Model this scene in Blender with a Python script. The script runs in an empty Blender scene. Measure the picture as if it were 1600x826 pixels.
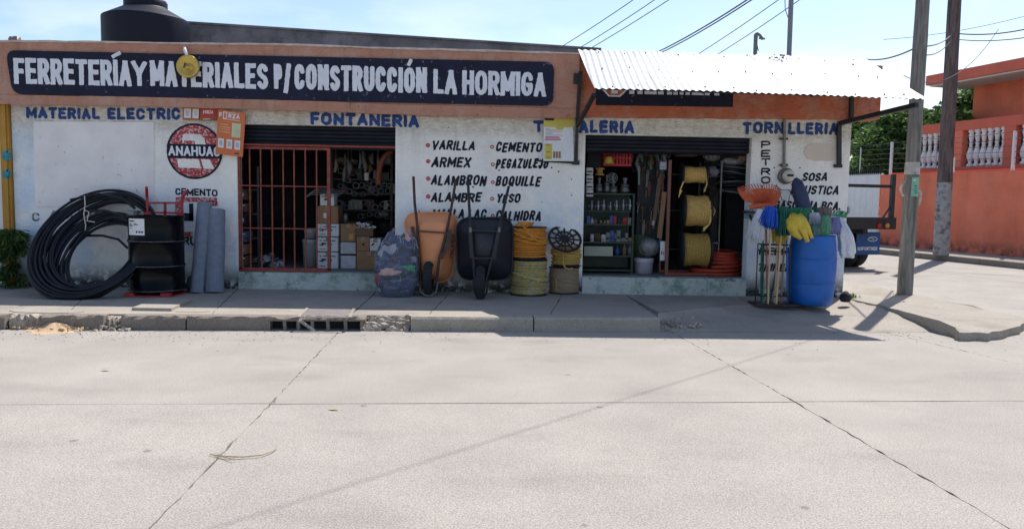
import bpy, math, random
import numpy as np
from mathutils import Vector, Matrix
PI = math.pi; R = math.radians
random.seed(7)
scene = bpy.context.scene
COL = scene.collection

# ------------------------------------------------------------------ camera
F_PX = 1200.0
PITCH = math.atan(103/1200.0); YAW = R(1.4); ROLL = math.atan(.017)
CAM = Vector((0, 0, 1.5))
CR = Matrix.Rotation(-YAW, 3, 'Z') @ Matrix.Rotation(PI/2-PITCH, 3, 'X') @ Matrix.Rotation(ROLL, 3, 'Z')
cd = bpy.data.cameras.new('camera'); cam = bpy.data.objects.new('camera', cd); COL.objects.link(cam)
cam.matrix_world = Matrix.Translation(CAM) @ CR.to_4x4()
cd.sensor_width = 36; cd.lens = 36*F_PX/1600; cd.clip_start = .05; cd.clip_end = 2000
scene.camera = cam

# ------------------------------------------------------------------ sun and sky
SUN_EL = R(57); SUN_DIR = Vector((.60*math.cos(SUN_EL), .80*math.cos(SUN_EL), math.sin(SUN_EL))).normalized()
sl = bpy.data.lights.new('sun', 'SUN'); sl.energy = 4.1; sl.angle = R(.5); sl.color = (1, .955, .89)
so = bpy.data.objects.new('sun', sl); COL.objects.link(so)
so.rotation_euler = SUN_DIR.to_track_quat('Z', 'Y').to_euler()
w = bpy.data.worlds.new('World'); scene.world = w; w.use_nodes = True
nt = w.node_tree; nt.nodes.clear()
N = nt.nodes.new; L = nt.links.new
sky = N('ShaderNodeTexSky'); sky.sky_type = 'NISHITA'; sky.sun_disc = False
sky.sun_elevation = SUN_EL; sky.sun_rotation = math.atan2(SUN_DIR.x, SUN_DIR.y)
sky.air_density = 1.0; sky.dust_density = .9; sky.ozone_density = 1.2
tc = N('ShaderNodeTexCoord'); mp = N('ShaderNodeMapping'); mp.inputs['Scale'].default_value = (2.2, 2.2, 6.5)
mp.inputs['Location'].default_value = (1.7, .9, .35)
no = N('ShaderNodeTexNoise'); no.inputs['Scale'].default_value = 1.35; no.inputs['Detail'].default_value = 9; no.inputs['Roughness'].default_value = .55
rp = N('ShaderNodeValToRGB'); rp.color_ramp.elements[0].position = .49; rp.color_ramp.elements[1].position = .66
rp.color_ramp.elements[1].color = (.75, .75, .75, 1)
mx = N('ShaderNodeMixRGB'); mx.inputs[2].default_value = (7.0, 7.3, 7.7, 1)
bg = N('ShaderNodeBackground'); bg.inputs['Strength'].default_value = .118
ou = N('ShaderNodeOutputWorld')
L(tc.outputs['Generated'], mp.inputs['Vector']); L(mp.outputs[0], no.inputs['Vector']); L(no.outputs[0], rp.inputs[0])
sxw = N('ShaderNodeSeparateXYZ'); L(tc.outputs['Generated'], sxw.inputs[0])
lowc = N('ShaderNodeMapRange'); lowc.inputs[1].default_value = .30; lowc.inputs[2].default_value = .10; L(sxw.outputs[2], lowc.inputs[0])
cm_ = N('ShaderNodeMath'); cm_.operation = 'MULTIPLY'; L(rp.outputs[0], cm_.inputs[0]); L(lowc.outputs[0], cm_.inputs[1])
L(cm_.outputs[0], mx.inputs[0]); L(sky.outputs[0], mx.inputs[1]); L(mx.outputs[0], bg.inputs[0]); L(bg.outputs[0], ou.inputs[0])
scene.view_settings.view_transform = 'Standard'; scene.view_settings.look = 'None'
scene.view_settings.gamma = 1; scene.view_settings.use_curve_mapping = False
scene.view_settings.exposure = .62

# ------------------------------------------------------------------ where a picture point lies on a plane of the place
FY = 11.0       # the shop front is the plane y = FY
SW = .15        # height of the pavement
IF = .395       # height of the shop floor
def ray(px, py): return CR @ Vector(((px-800)/F_PX, (413-py)/F_PX, -1))
def G(px, py, z=0.0):
    d = ray(px, py); return CAM + d*((z-CAM.z)/d.z)
def D(px, py, dy=0.0):
    d = ray(px, py); return CAM + d*((FY+dy)/d.y)
def V(px, py, p0, dr):
    d = ray(px, py); n = Vector((dr[1], -dr[0], 0)); t = (Vector(p0)-CAM).dot(n)/d.dot(n); return CAM + d*t

# ------------------------------------------------------------------ objects
def tag(o, label=None, cat=None, group=None, kind=None):
    if label: o['label'] = label
    if cat: o['category'] = cat
    if group: o['group'] = group
    if kind: o['kind'] = kind
    return o
def thing(name, label, cat, loc=(0, 0, 0), group=None, rot=None):
    o = bpy.data.objects.new(name, None); COL.objects.link(o); o.location = loc
    o.empty_display_size = .1
    if rot: o.rotation_euler = rot
    return tag(o, label, cat, group)
def origin(o):
    v = Vector((0, 0, 0))
    while o is not None: v += o.location; o = o.parent
    return v
class MB:
    """collects faces; material index per face; smooth flag per face"""
    def __init__(s): s.v = []; s.f = []; s.m = []; s.s = []
    def add(s, vs, fs, mi=0, sm=False, M=None):
        b = len(s.v)
        s.v += [tuple(M @ Vector(v)) for v in vs] if M is not None else [tuple(v) for v in vs]
        s.f += [tuple(b+i for i in f) for f in fs]; s.m += [mi]*len(fs); s.s += [sm]*len(fs)
        return s
    def box(s, lo, hi, mi=0, M=None, bev=0.0):
        x0, y0, z0 = lo; x1, y1, z1 = hi
        if bev <= 0:
            vs = [(x, y, z) for z in (z0, z1) for x, y in ((x0, y0), (x1, y0), (x1, y1), (x0, y1))]
            return s.add(vs, [(3, 2, 1, 0), (4, 5, 6, 7), (0, 1, 5, 4), (1, 2, 6, 5), (2, 3, 7, 6), (3, 0, 4, 7)], mi, False, M)
        b = min(bev, (x1-x0)*.45, (y1-y0)*.45, (z1-z0)*.45); rings = []
        def ring(i, z):
            a, c, d, e = x0+i, x1-i, y0+i, y1-i
            k = b if i == 0 else 0.0001
            return [(a+k, d, z), (c-k, d, z), (c, d+k, z), (c, e-k, z), (c-k, e, z), (a+k, e, z), (a, e-k, z), (a, d+k, z)]
        for i, z in ((b, z0), (0, z0+b), (0, z1-b), (b, z1)): rings.append(ring(i, z))
        vs = [v for r in rings for v in r]; fs = [tuple(range(7, -1, -1)), tuple(range(24, 32))]
        for k in range(3):
            for i in range(8): j = (i+1) % 8; fs.append((k*8+i, k*8+j, k*8+8+j, k*8+8+i))
        return s.add(vs, fs, mi, False, M)
    def cyl(s, a, b, r0, r1=None, n=12, mi=0, cap=True, sm=True):
        a = Vector(a); b = Vector(b); r1 = r0 if r1 is None else r1
        q = (b-a).to_track_quat('Z', 'Y'); vs = []
        for p, r in ((a, r0), (b, r1)):
            for i in range(n): t = 2*PI*i/n; vs.append(p + q @ Vector((r*math.cos(t), r*math.sin(t), 0)))
        s.add(vs, [(i, (i+1) % n, n+(i+1) % n, n+i) for i in range(n)], mi, sm)
        if cap: s.add(vs, [tuple(range(n-1, -1, -1)), tuple(range(n, 2*n))], mi, False)
        return s
    def lathe(s, prof, c=(0, 0, 0), n=24, mi=0, axis='Z', sm=True, M=None):
        vs = []; 
        for r, z in prof:
            for i in range(n):
                t = 2*PI*i/n; x, y = r*math.cos(t), r*math.sin(t)
                p = (x, y, z) if axis == 'Z' else ((z, x, y) if axis == 'X' else (y, z, x))
                vs.append((p[0]+c[0], p[1]+c[1], p[2]+c[2]))
        fs = [(k*n+i, k*n+(i+1) % n, (k+1)*n+(i+1) % n, (k+1)*n+i) for k in range(len(prof)-1) for i in range(n)]
        return s.add(vs, fs, mi, sm, M)
    def tube(s, pts, r, n=8, mi=0, closed=False, cap=True, sm=True):
        pts = [Vector(p) for p in pts]; m = len(pts); vs = []; rr = r if isinstance(r, (list, tuple)) else [r]*m
        up = None
        for k, p in enumerate(pts):
            if closed: t = pts[(k+1) % m]-pts[k-1]
            else: t = pts[min(k+1, m-1)]-pts[max(k-1, 0)]
            t = t.normalized() if t.length > 1e-9 else Vector((0, 0, 1))
            if up is None: up = t.orthogonal().normalized()
            up = (up - t*up.dot(t)); up = up.normalized() if up.length > 1e-6 else t.orthogonal().normalized()
            sd = t.cross(up)
            for i in range(n): a = 2*PI*i/n; vs.append(p+(up*math.cos(a)+sd*math.sin(a))*rr[k])
        K = m if closed else m-1
        s.add(vs, [(k*n+i, k*n+(i+1) % n, ((k+1) % m)*n+(i+1) % n, ((k+1) % m)*n+i) for k in range(K) for i in range(n)], mi, sm)
        if cap and not closed: s.add(vs, [tuple(range(n-1, -1, -1)), tuple(range((m-1)*n, m*n))], mi, False)
        return s
    def bar(s, a, b, wx, wy, mi=0, up=(0, 0, 1)):
        """square bar from a to b"""
        a = Vector(a); b = Vector(b); t = (b-a).normalized(); u = Vector(up)
        if abs(t.dot(u)) > .95: u = Vector((0, 1, 0))
        x = t.cross(u).normalized(); y = x.cross(t)
        vs = [p+x*i*wx/2+y*j*wy/2 for p in (a, b) for i, j in ((-1, -1), (1, -1), (1, 1), (-1, 1))]
        return s.add(vs, [(3, 2, 1, 0), (4, 5, 6, 7), (0, 1, 5, 4), (1, 2, 6, 5), (2, 3, 7, 6), (3, 0, 4, 7)], mi)
    def prism(s, poly, z0, z1, mi=0, M=None, zt=None):
        """poly xy (ccw) extruded in z; zt optional list of top heights"""
        n = len(poly); vs = [(x, y, z0) for x, y in poly]+[(x, y, (zt[i] if zt else z1)) for i, (x, y) in enumerate(poly)]
        return s.add(vs, [tuple(range(n-1, -1, -1)), tuple(range(n, 2*n))]+[(i, (i+1) % n, n+(i+1) % n, n+i) for i in range(n)], mi, False, M)
    def xz(s, poly, y0, y1, mi=0):
        """poly in xz (ccw seen from -y) between y0 (front) and y1 (back)"""
        n = len(poly); vs = [(x, y0, z) for x, z in poly]+[(x, y1, z) for x, z in poly]
        return s.add(vs, [tuple(range(n)), tuple(range(2*n-1, n-1, -1))]+[((i+1) % n, i, n+i, n+(i+1) % n) for i in range(n)], mi)
    def grid(s, fn, nu, nv, mi=0, sm=True, closeu=False):
        vs = [fn(i/(nu if closeu else nu-1), j/(nv-1)) for j in range(nv) for i in range(nu)]; K = nu if closeu else nu-1
        return s.add(vs, [(j*nu+i, j*nu+(i+1) % nu, (j+1)*nu+(i+1) % nu, (j+1)*nu+i) for j in range(nv-1) for i in range(K)], mi, sm)
def obj(name, mb, mats, parent=None, local=False, label=None, kind=None, origin_at=None):
    """one mesh object; vertices are world coordinates unless local=True"""
    me = bpy.data.meshes.new(name)
    off = Vector(origin_at) if origin_at is not None else Vector((0, 0, 0))
    po = origin(parent) if parent is not None else Vector((0, 0, 0))
    sub = Vector((0, 0, 0)) if local else (off if parent is None else po + off)
    if local and origin_at is not None: sub = off
    me.from_pydata([(x-sub.x, y-sub.y, z-sub.z) for x, y, z in mb.v], [], mb.f)
    if not isinstance(mats, (list, tuple)): mats = [mats]
    for m in mats: me.materials.append(m)
    me.polygons.foreach_set('material_index', mb.m); me.polygons.foreach_set('use_smooth', mb.s); me.update()
    o = bpy.data.objects.new(name, me); COL.objects.link(o)
    if parent is not None: o.parent = parent
    o.location = off
    return tag(o, label, kind=kind)
def copy_tree(o, parent=None):
    c = o.copy(); COL.objects.link(c); c.parent = parent
    for ch in [x for x in COL.objects if x.parent == o]: copy_tree(ch, c)
    return c

# ------------------------------------------------------------------ materials
def M(name, col, rough=.7, var=.15, sc=6.0, bump=0.0, bsc=60.0, metal=0.0, col2=None, thr=(.5, .62), sc2=4.0, alpha=1.0, stretch=None, spec=.4, trans=0.0, dist=.01):
    m = bpy.data.materials.new(name); m.use_nodes = True; t = m.node_tree; n = t.nodes; l = t.links
    b = n['Principled BSDF']; b.inputs['Roughness'].default_value = rough; b.inputs['Metallic'].default_value = metal
    b.inputs['Specular IOR Level'].default_value = spec
    g = n.new('ShaderNodeNewGeometry'); vec = g.outputs['Position']
    if stretch:
        mpn = n.new('ShaderNodeMapping'); mpn.inputs['Scale'].default_value = stretch; l.new(vec, mpn.inputs[0]); vec = mpn.outputs[0]
    no = n.new('ShaderNodeTexNoise'); no.inputs['Scale'].default_value = sc; no.inputs['Detail'].default_value = 6; l.new(vec, no.inputs['Vector'])
    r = n.new('ShaderNodeValToRGB'); c = col
    r.color_ramp.elements[0].position = .3; r.color_ramp.elements[1].position = .7
    r.color_ramp.elements[0].color = tuple(max(0, x*(1-var)) for x in c[:3])+(1,); r.color_ramp.elements[1].color = tuple(min(1, x*(1+var)) for x in c[:3])+(1,)
    l.new(no.outputs[0], r.inputs[0]); out = r.outputs[0]
    if col2:
        n2 = n.new('ShaderNodeTexNoise'); n2.inputs['Scale'].default_value = sc2; n2.inputs['Detail'].default_value = 8; n2.inputs['Roughness'].default_value = .65; l.new(vec, n2.inputs['Vector'])
        r2 = n.new('ShaderNodeValToRGB'); r2.color_ramp.elements[0].position = thr[0]; r2.color_ramp.elements[1].position = thr[1]; l.new(n2.outputs[0], r2.inputs[0])
        mx = n.new('ShaderNodeMixRGB'); l.new(r2.outputs[0], mx.inputs[0]); l.new(out, mx.inputs[1]); mx.inputs[2].default_value = tuple(col2)+(1,); out = mx.outputs[0]
    l.new(out, b.inputs['Base Color'])
    if bump:
        n3 = n.new('ShaderNodeTexNoise'); n3.inputs['Scale'].default_value = bsc; n3.inputs['Detail'].default_value = 4; l.new(vec, n3.inputs['Vector'])
        bp = n.new('ShaderNodeBump'); bp.inputs['Strength'].default_value = bump; bp.inputs['Distance'].default_value = dist; l.new(n3.outputs[0], bp.inputs['Height']); l.new(bp.outputs[0], b.inputs['Normal'])
    if alpha < 1: b.inputs['Alpha'].default_value = alpha
    if trans: b.inputs['Transmission Weight'].default_value = trans
    return m
def nodes_of(m): return m.node_tree.nodes, m.node_tree.links, m.node_tree.nodes['Principled BSDF']

def stucco(name, base, kind):
    """rough trowelled render; kind 'wall' adds pale blue wash, mould at the foot and bare patches"""
    m = bpy.data.materials.new(name); m.use_nodes = True; n, l, b = nodes_of(m); b.inputs['Roughness'].default_value = .9; b.inputs['Specular IOR Level'].default_value = .15
    g = n.new('ShaderNodeNewGeometry'); P = g.outputs['Position']
    def noise(s, d=6, ro=.6, sc=None):
        v = P
        if sc: mp = n.new('ShaderNodeMapping'); mp.inputs['Scale'].default_value = sc; l.new(P, mp.inputs[0]); v = mp.outputs[0]
        t = n.new('ShaderNodeTexNoise'); t.inputs['Scale'].default_value = s; t.inputs['Detail'].default_value = d; t.inputs['Roughness'].default_value = ro; l.new(v, t.inputs['Vector']); return t.outputs[0]
    def ramp(x, a, c, lo=0, hi=1):
        r = n.new('ShaderNodeMapRange'); r.inputs[1].default_value = a; r.inputs[2].default_value = c; r.inputs[3].default_value = lo; r.inputs[4].default_value = hi; l.new(x, r.inputs[0]); return r.outputs[0]
    def mul(a, c):
        x = n.new('ShaderNodeMath'); x.operation = 'MULTIPLY'; l.new(a, x.inputs[0])
        if isinstance(c, float): x.inputs[1].default_value = c
        else: l.new(c, x.inputs[1])
        return x.outputs[0]
    def mix(fac, a, c):
        x = n.new('ShaderNodeMixRGB')
        if isinstance(fac, float): x.inputs[0].default_value = fac
        else: l.new(fac, x.inputs[0])
        for k, q in ((1, a), (2, c)):
            if isinstance(q, tuple): x.inputs[k].default_value = q+(1,)
            else: l.new(q, x.inputs[k])
        return x.outputs[0]
    sx = n.new('ShaderNodeSeparateXYZ'); l.new(P, sx.inputs[0])
    c = mix(ramp(noise(2.2), .35, .65), tuple(x*.93 for x in base), tuple(min(1, x*1.05) for x in base))
    if kind == 'wall':
        lowz = ramp(sx.outputs[2], 1.95, 1.0)
        c = mix(mul(ramp(noise(1.8, 8, .65), .45, .60), mul(lowz, .65)), c, (.52, .64, .82))
        # pale blue strip of old paint at the left edge
        c = mix(mul(ramp(noise(3.0, 6), .35, .6), mul(ramp(sx.outputs[0], -6.1, -6.5), .7)), c, (.55, .68, .82))
        # yellowed coarse render along the top
        c = mix(mul(ramp(sx.outputs[2], 2.33, 2.45), mul(ramp(noise(9, 6, .7, (1, 1, 2.5)), .35, .6), .75)), c, (.56, .49, .36))
        # black mould at the foot
        c = mix(mul(ramp(sx.outputs[2], .50, .22), ramp(noise(7, 8, .7), .36, .50)), c, (.05, .055, .05))
        # chips down to grey render
        c = mix(mul(ramp(noise(26, 8, .75), .60, .65), .65), c, (.33, .32, .32))
        # drip streaks below the fascia and broad grubby patches
        c = mix(mul(mul(ramp(noise(5, 6, .6, (1, 1, .12)), .50, .68), ramp(sx.outputs[2], 1.7, 2.6)), .45), c, (.36, .33, .28))
        c = mix(mul(ramp(noise(2.6, 8, .75), .54, .70), .35), c, (.42, .41, .42))
        # soot smear above the drum
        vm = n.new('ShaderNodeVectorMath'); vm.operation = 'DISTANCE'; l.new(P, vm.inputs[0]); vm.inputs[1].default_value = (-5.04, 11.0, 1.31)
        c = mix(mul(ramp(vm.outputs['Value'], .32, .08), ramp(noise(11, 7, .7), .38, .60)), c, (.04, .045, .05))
    elif kind == 'house':
        c = mix(mul(ramp(noise(1.2, 7, .65, (1, 1, .22)), .46, .66), .45), c, tuple(x*.62 for x in base))
        c = mix(mul(ramp(sx.outputs[2], .55, .2), ramp(noise(4, 7, .7), .4, .6)), c, (.16, .07, .055))
        c = mix(mul(ramp(noise(.8, 6, .6), .5, .68), .35), c, (.86, .30, .20))
    elif kind == 'fascia':
        c = mix(ramp(noise(4, 8, .7, (1, 1, 2)), .6, .72), c, (.33, .13, .08))
        c = mix(ramp(noise(17, 8, .75, (1, 1, .5)), .63, .67), c, (.10, .06, .05))
        c = mix(mul(ramp(noise(7, 6, .6, (1, 1, .15)), .52, .70), .4), c, (.20, .11, .09))
        c = mix(mul(ramp(noise(3, 8, .7), .45, .7), .35), c, (.62, .50, .42))
    elif kind == 'step':
        c = mix(mul(ramp(noise(3.5, 8, .7), .48, .64), .75), c, (.12, .21, .16))
        c = mix(ramp(noise(6, 8, .75), .58, .66), c, (.05, .06, .06))
    l.new(c, b.inputs['Base Color'])
    # relief
    h1 = noise(16, 5, .55, (1, 1, 1.9)); h2 = noise(70, 3)
    if kind == 'wall': h1 = mul(h1, ramp(sx.outputs[2], 2.0, 2.45, .5, 2.2))
    ad = n.new('ShaderNodeMath'); ad.operation = 'MULTIPLY_ADD'; l.new(h2, ad.inputs[0]); ad.inputs[1].default_value = .25; l.new(h1, ad.inputs[2])
    bp = n.new('ShaderNodeBump'); bp.inputs['Strength'].default_value = .75; bp.inputs['Distance'].default_value = .035; l.new(ad.outputs[0], bp.inputs['Height']); l.new(bp.outputs[0], b.inputs['Normal'])
    return m
def concrete(name, base, dark, warm=None, bs=.5):
    m = M(name, base, .92, .07, 1.3, bs*.5, 260, spec=.2, col2=dark, thr=(.52, .74), sc2=1.1, dist=.006)
    n, l, b = nodes_of(m); src = b.inputs['Base Color'].links[0].from_socket
    g = n['Geometry'] if 'Geometry' in n else n.new('ShaderNodeNewGeometry')
    f = n.new('ShaderNodeTexNoise'); f.inputs['Scale'].default_value = 120; f.inputs['Detail'].default_value = 3; l.new(g.outputs['Position'], f.inputs['Vector'])
    r = n.new('ShaderNodeMapRange'); r.inputs[1].default_value = .3; r.inputs[2].default_value = .7; r.inputs[3].default_value = .62; r.inputs[4].default_value = 1.36; l.new(f.outputs[0], r.inputs[0])
    x = n.new('ShaderNodeMixRGB'); x.blend_type = 'MULTIPLY'; x.inputs[0].default_value = 1; l.new(src, x.inputs[1]); l.new(r.outputs[0], x.inputs[2])
    # tyre-polished streaks running along the street
    mp = n.new('ShaderNodeMapping'); mp.inputs['Scale'].default_value = (.6, 1.5, 1); l.new(g.outputs['Position'], mp.inputs[0])
    s = n.new('ShaderNodeTexNoise'); s.inputs['Scale'].default_value = 1.3; s.inputs['Detail'].default_value = 7; l.new(mp.outputs[0], s.inputs['Vector'])
    q = n.new('ShaderNodeMapRange'); q.inputs[1].default_value = .56; q.inputs[2].default_value = .75; q.inputs[3].default_value = 1; q.inputs[4].default_value = .84; l.new(s.outputs[0], q.inputs[0])
    y = n.new('ShaderNodeMixRGB'); y.blend_type = 'MULTIPLY'; y.inputs[0].default_value = 1; l.new(x.outputs[0], y.inputs[1]); l.new(q.outputs[0], y.inputs[2])
    lo = n.new('ShaderNodeTexNoise'); lo.inputs['Scale'].default_value = .55; lo.inputs['Detail'].default_value = 8; lo.inputs['Roughness'].default_value = .7; l.new(g.outputs['Position'], lo.inputs['Vector'])
    lr = n.new('ShaderNodeMapRange'); lr.inputs[1].default_value = .35; lr.inputs[2].default_value = .65; lr.inputs[3].default_value = .92; lr.inputs[4].default_value = 1.06; l.new(lo.outputs[0], lr.inputs[0])
    z = n.new('ShaderNodeMixRGB'); z.blend_type = 'MULTIPLY'; z.inputs[0].default_value = 1; l.new(y.outputs[0], z.inputs[1]); l.new(lr.outputs[0], z.inputs[2])
    # small dark spots of oil and gum
    vo = n.new('ShaderNodeTexVoronoi'); vo.inputs['Scale'].default_value = 1.7; vo.inputs['Randomness'].default_value = 1; l.new(g.outputs['Position'], vo.inputs['Vector'])
    vr = n.new('ShaderNodeMapRange'); vr.inputs[1].default_value = .03; vr.inputs[2].default_value = .055; vr.inputs[3].default_value = .62; vr.inputs[4].default_value = 1; l.new(vo.outputs['Distance'], vr.inputs[0])
    z2 = n.new('ShaderNodeMixRGB'); z2.blend_type = 'MULTIPLY'; z2.inputs[0].default_value = 1; l.new(z.outputs[0], z2.inputs[1]); l.new(vr.outputs[0], z2.inputs[2])
    l.new(z2.outputs[0], b.inputs['Base Color']); return m

m_road = concrete('road_concrete', (.338, .308, .276), (.28, .254, .228))
m_joint = M('joint_tar', (.21, .18, .15), .95, .3, 8)
m_walk = concrete('pavement_concrete', (.35, .31, .265), (.19, .175, .155))
m_kerb = concrete('kerb_concrete', (.23, .195, .165), (.14, .125, .11))
m_kerbnew = concrete('kerb_concrete_pale', (.35, .315, .27), (.22, .195, .165))
m_rubble = M('broken_concrete', (.34, .29, .24), .95, .45, 9, 1, 40)
m_wall = stucco('white_stucco', (.88, .85, .80), 'wall')
m_panelw = M('smooth_render', (.78, .74, .73), .85, .07, 3, .5, 22, col2=(.38, .35, .34), thr=(.63, .70), sc2=13)
m_fascia = stucco('terracotta_paint', (.48, .24, .165), 'fascia')
m_fascia2 = stucco('bounce_lit_terracotta', (.50, .145, .075), 'fascia')  # stronger orange puts the bounced light under the awning into the colour
m_step = stucco('mossy_step', (.50, .53, .50), 'step')
m_navy = M('navy_sign_paint', (.008, .010, .030), .8, .3, 5, .3, 30, col2=(.20, .22, .28), thr=(.63, .68), sc2=17)
m_signwhite = M('white_letter_paint', (.70, .71, .76), .7, .07, 8, .3, 30)
m_blue = M('blue_letter_paint', (.02, .055, .20), .75, .35, 8, .5, 22, col2=(.40, .45, .55), thr=(.64, .72), sc2=24)
m_black = M('black_letter_paint', (.014, .015, .03), .85, .3, 8, .4, 30, col2=(.35, .35, .37), thr=(.70, .76), sc2=30)
m_red = M('red_logo_paint', (.38, .045, .05), .8, .25, 8, .4, 30, col2=(.62, .42, .42), thr=(.51, .57), sc2=30)
m_reddot = M('red_dot_paint', (.50, .12, .12), .8, .2, 8)
m_fade = M('faded_letter_paint', (.12, .12, .14), .8, .25, 8, .3, 30, col2=(.55, .55, .57), thr=(.45, .6), sc2=20)
m_yel = M('ochre_paint', (.42, .22, .035), .7, .15, 3, .3, 20, col2=(.25, .12, .03), thr=(.62, .7), sc2=10)
m_teal = M('teal_paint', (.05, .25, .28), .7, .3, 12)
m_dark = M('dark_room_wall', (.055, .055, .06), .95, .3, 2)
m_floor = M('shop_floor', (.22, .20, .19), .8, .2, 3, .3, 40)
m_shutter = M('dark_shutter_steel', (.016, .018, .028), .6, .25, 5, spec=.2)
m_redsteel = M('red_oxide_steel', (.24, .045, .032), .55, .3, 12, .2, 60, col2=(.10, .04, .03), thr=(.6, .7), sc2=20)
m_blacksteel = M('black_steel', (.018, .018, .02), .5, .3, 10)
m_zinc = M('white_zinc_sheet', (.50, .51, .52), .6, .04, 3, metal=0.0, spec=.5)
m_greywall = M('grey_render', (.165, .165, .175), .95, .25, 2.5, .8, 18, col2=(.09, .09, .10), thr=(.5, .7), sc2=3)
m_cream = M('cream_lip', (.55, .45, .40), .9, .2, 9)
m_tank = M('black_tank_plastic', (.006, .008, .018), .55, .2, 3, .10, 8, spec=.22)
m_pipe = M('black_polythene_pipe', (.010, .011, .016), .38, .3, 5, spec=.28)
m_string = M('white_string', (.62, .60, .56), .9, .1)
m_drum = M('black_drum_enamel', (.004, .004, .006), .22, .3, 4, .10, 7, spec=.14)
m_drumrim = M('worn_drum_rim', (.11, .10, .11), .4, .4, 20, metal=.4)
m_white = M('white_paper', (.68, .68, .70), .7, .06, 20)
m_ink = M('dark_ink', (.03, .03, .04), .8, .2)
m_redpaint = M('red_trolley_paint', (.36, .022, .03), .45, .25, 12)
m_mesh = M('grey_mosquito_mesh', (.21, .24, .31), .75, .12, 14, 1, 240, stretch=(1, 1, 1))
m_orangetray = M('orange_poly_tray', (.76, .30, .13), .48, .10, 4, .05, 12)
m_blacktray = M('black_poly_tray', (.012, .016, .028), .40, .2, 4)
m_brownsteel = M('brown_steel_tube', (.055, .028, .024), .5, .4, 14)
m_tyre = M('tyre_rubber', (.02, .02, .023), .85, .3, 10)
m_ropeO = M('orange_rope', (.62, .245, .035), .85, .2, 40, .8, 200, col2=(.20, .08, .02), thr=(.60, .66), sc2=60)
m_ropeY = M('yellow_rope', (.54, .43, .16), .85, .25, 40, .8, 200, col2=(.36, .33, .24), thr=(.50, .60), sc2=22)
m_ropeG = M('golden_rope', (.55, .36, .10), .85, .2, 40, .8, 200)
m_ropeT = M('tan_rope', (.36, .27, .18), .9, .15, 40, .8, 200)
m_ropeR = M('yellow_rope_indoor', (.80, .52, .17), .85, .2, 40, .8, 160)
m_spool = M('black_spool_plastic', (.016, .016, .02), .5, .2, 8)
m_card = M('brown_cardboard', (.30, .165, .085), .85, .1, 7)
m_cardd = M('dark_cardboard', (.16, .09, .055), .85, .15, 7)
m_boxw = M('white_carton', (.62, .62, .62), .75, .06, 7)
m_wood = M('pale_wood', (.52, .36, .21), .65, .2, 10, .2, 40, stretch=(6, 6, .6))
m_blued = M('blue_drum_plastic', (.008, .11, .42), .42, .10, 5, .08, 9, spec=.4)
for sm__, cc_ in ((m_blued, (.10, .20, .42)), (m_orangetray, (.50, .30, .20)), (m_blacktray, (.06, .065, .075))):
    n_, l_, b_ = nodes_of(sm__); g_ = n_.new('ShaderNodeNewGeometry'); mq = n_.new('ShaderNodeMapping'); mq.inputs['Scale'].default_value = (9, 9, 34); mq.inputs['Rotation'].default_value = (0, .5, 0); l_.new(g_.outputs['Position'], mq.inputs[0])
    nq = n_.new('ShaderNodeTexNoise'); nq.inputs['Scale'].default_value = 1; nq.inputs['Detail'].default_value = 8; nq.inputs['Roughness'].default_value = .75; l_.new(mq.outputs[0], nq.inputs['Vector'])
    rq = n_.new('ShaderNodeMapRange'); rq.inputs[1].default_value = .60; rq.inputs[2].default_value = .72; rq.inputs[4].default_value = .7; l_.new(nq.outputs[0], rq.inputs[0])
    xq = n_.new('ShaderNodeMixRGB'); l_.new(rq.outputs[0], xq.inputs[0]); l_.new(b_.inputs['Base Color'].links[0].from_socket, xq.inputs[1]); xq.inputs[2].default_value = cc_+(1,); l_.new(xq.outputs[0], b_.inputs['Base Color'])
m_green = M('green_plastic', (.02, .24, .10), .5, .15, 9)
m_dgreen = M('dark_green_plastic', (.01, .10, .065), .5, .2, 9)
m_bluep = M('blue_fibre', (.02, .10, .52), .85, .3, 40, .8, 120)
m_whitep = M('white_fibre', (.62, .64, .68), .9, .12, 30, .8, 90)
m_yelp = M('yellow_cloth', (.60, .43, .05), .7, .15, 10, .8, 18, dist=.03)
m_orangep = M('orange_plastic', (.62, .13, .055), .45, .12, 8)
m_navycloth = M('dark_blue_rubber', (.030, .040, .095), .6, .2, 6, .3, 12)
m_glass = M('meter_glass', (.66, .63, .52), .3, .1, 3, spec=.6)
m_galv = M('weathered_zinc', (.19, .18, .17), .5, .25, 12, metal=.3)
m_brass = M('brass_lamp', (.55, .38, .09), .38, .15, 9, metal=.6)
m_oposter = M('orange_print', (.60, .16, .05), .6, .06, 6)
m_pole = M('weathered_pole', (.25, .24, .22), .9, .3, 5, 1, 40, stretch=(5, 5, .5), col2=(.11, .105, .10), thr=(.5, .66), sc2=3.5, dist=.02)
m_pole2 = M('brown_pole', (.15, .11, .10), .9, .3, 5, 1, 40, stretch=(4, 4, .5), col2=(.06, .045, .045), thr=(.5, .66), sc2=3)
m_polegrey = M('pole_grey_paint', (.32, .31, .31), .9, .2, 8, .5, 20, col2=(.12, .11, .11), thr=(.5, .62), sc2=6)
m_polew = M('pole_white_band', (.42, .41, .38), .9, .25, 8, .5, 20, col2=(.15, .14, .13), thr=(.55, .68), sc2=9)
m_orwall = stucco('orange_house_paint', (.84, .225, .13), 'house')
m_redled = M('red_ledge_paint', (.60, .14, .09), .8, .08, 2)
m_wh = M('white_house_paint', (.72, .71, .70), .8, .05, 3)
m_wire = M('wire_insulation', (.10, .10, .11), .7, .1)
m_leaf = M('leaf_green', (.105, .185, .045), .6, .5, 3.5, spec=.3)
m_leaf2 = M('leaf_dark', (.06, .115, .035), .6, .5, 3.5, spec=.3)
m_leaf3 = M('leaf_weed', (.10, .20, .035), .6, .3, 9, spec=.3)
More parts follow.
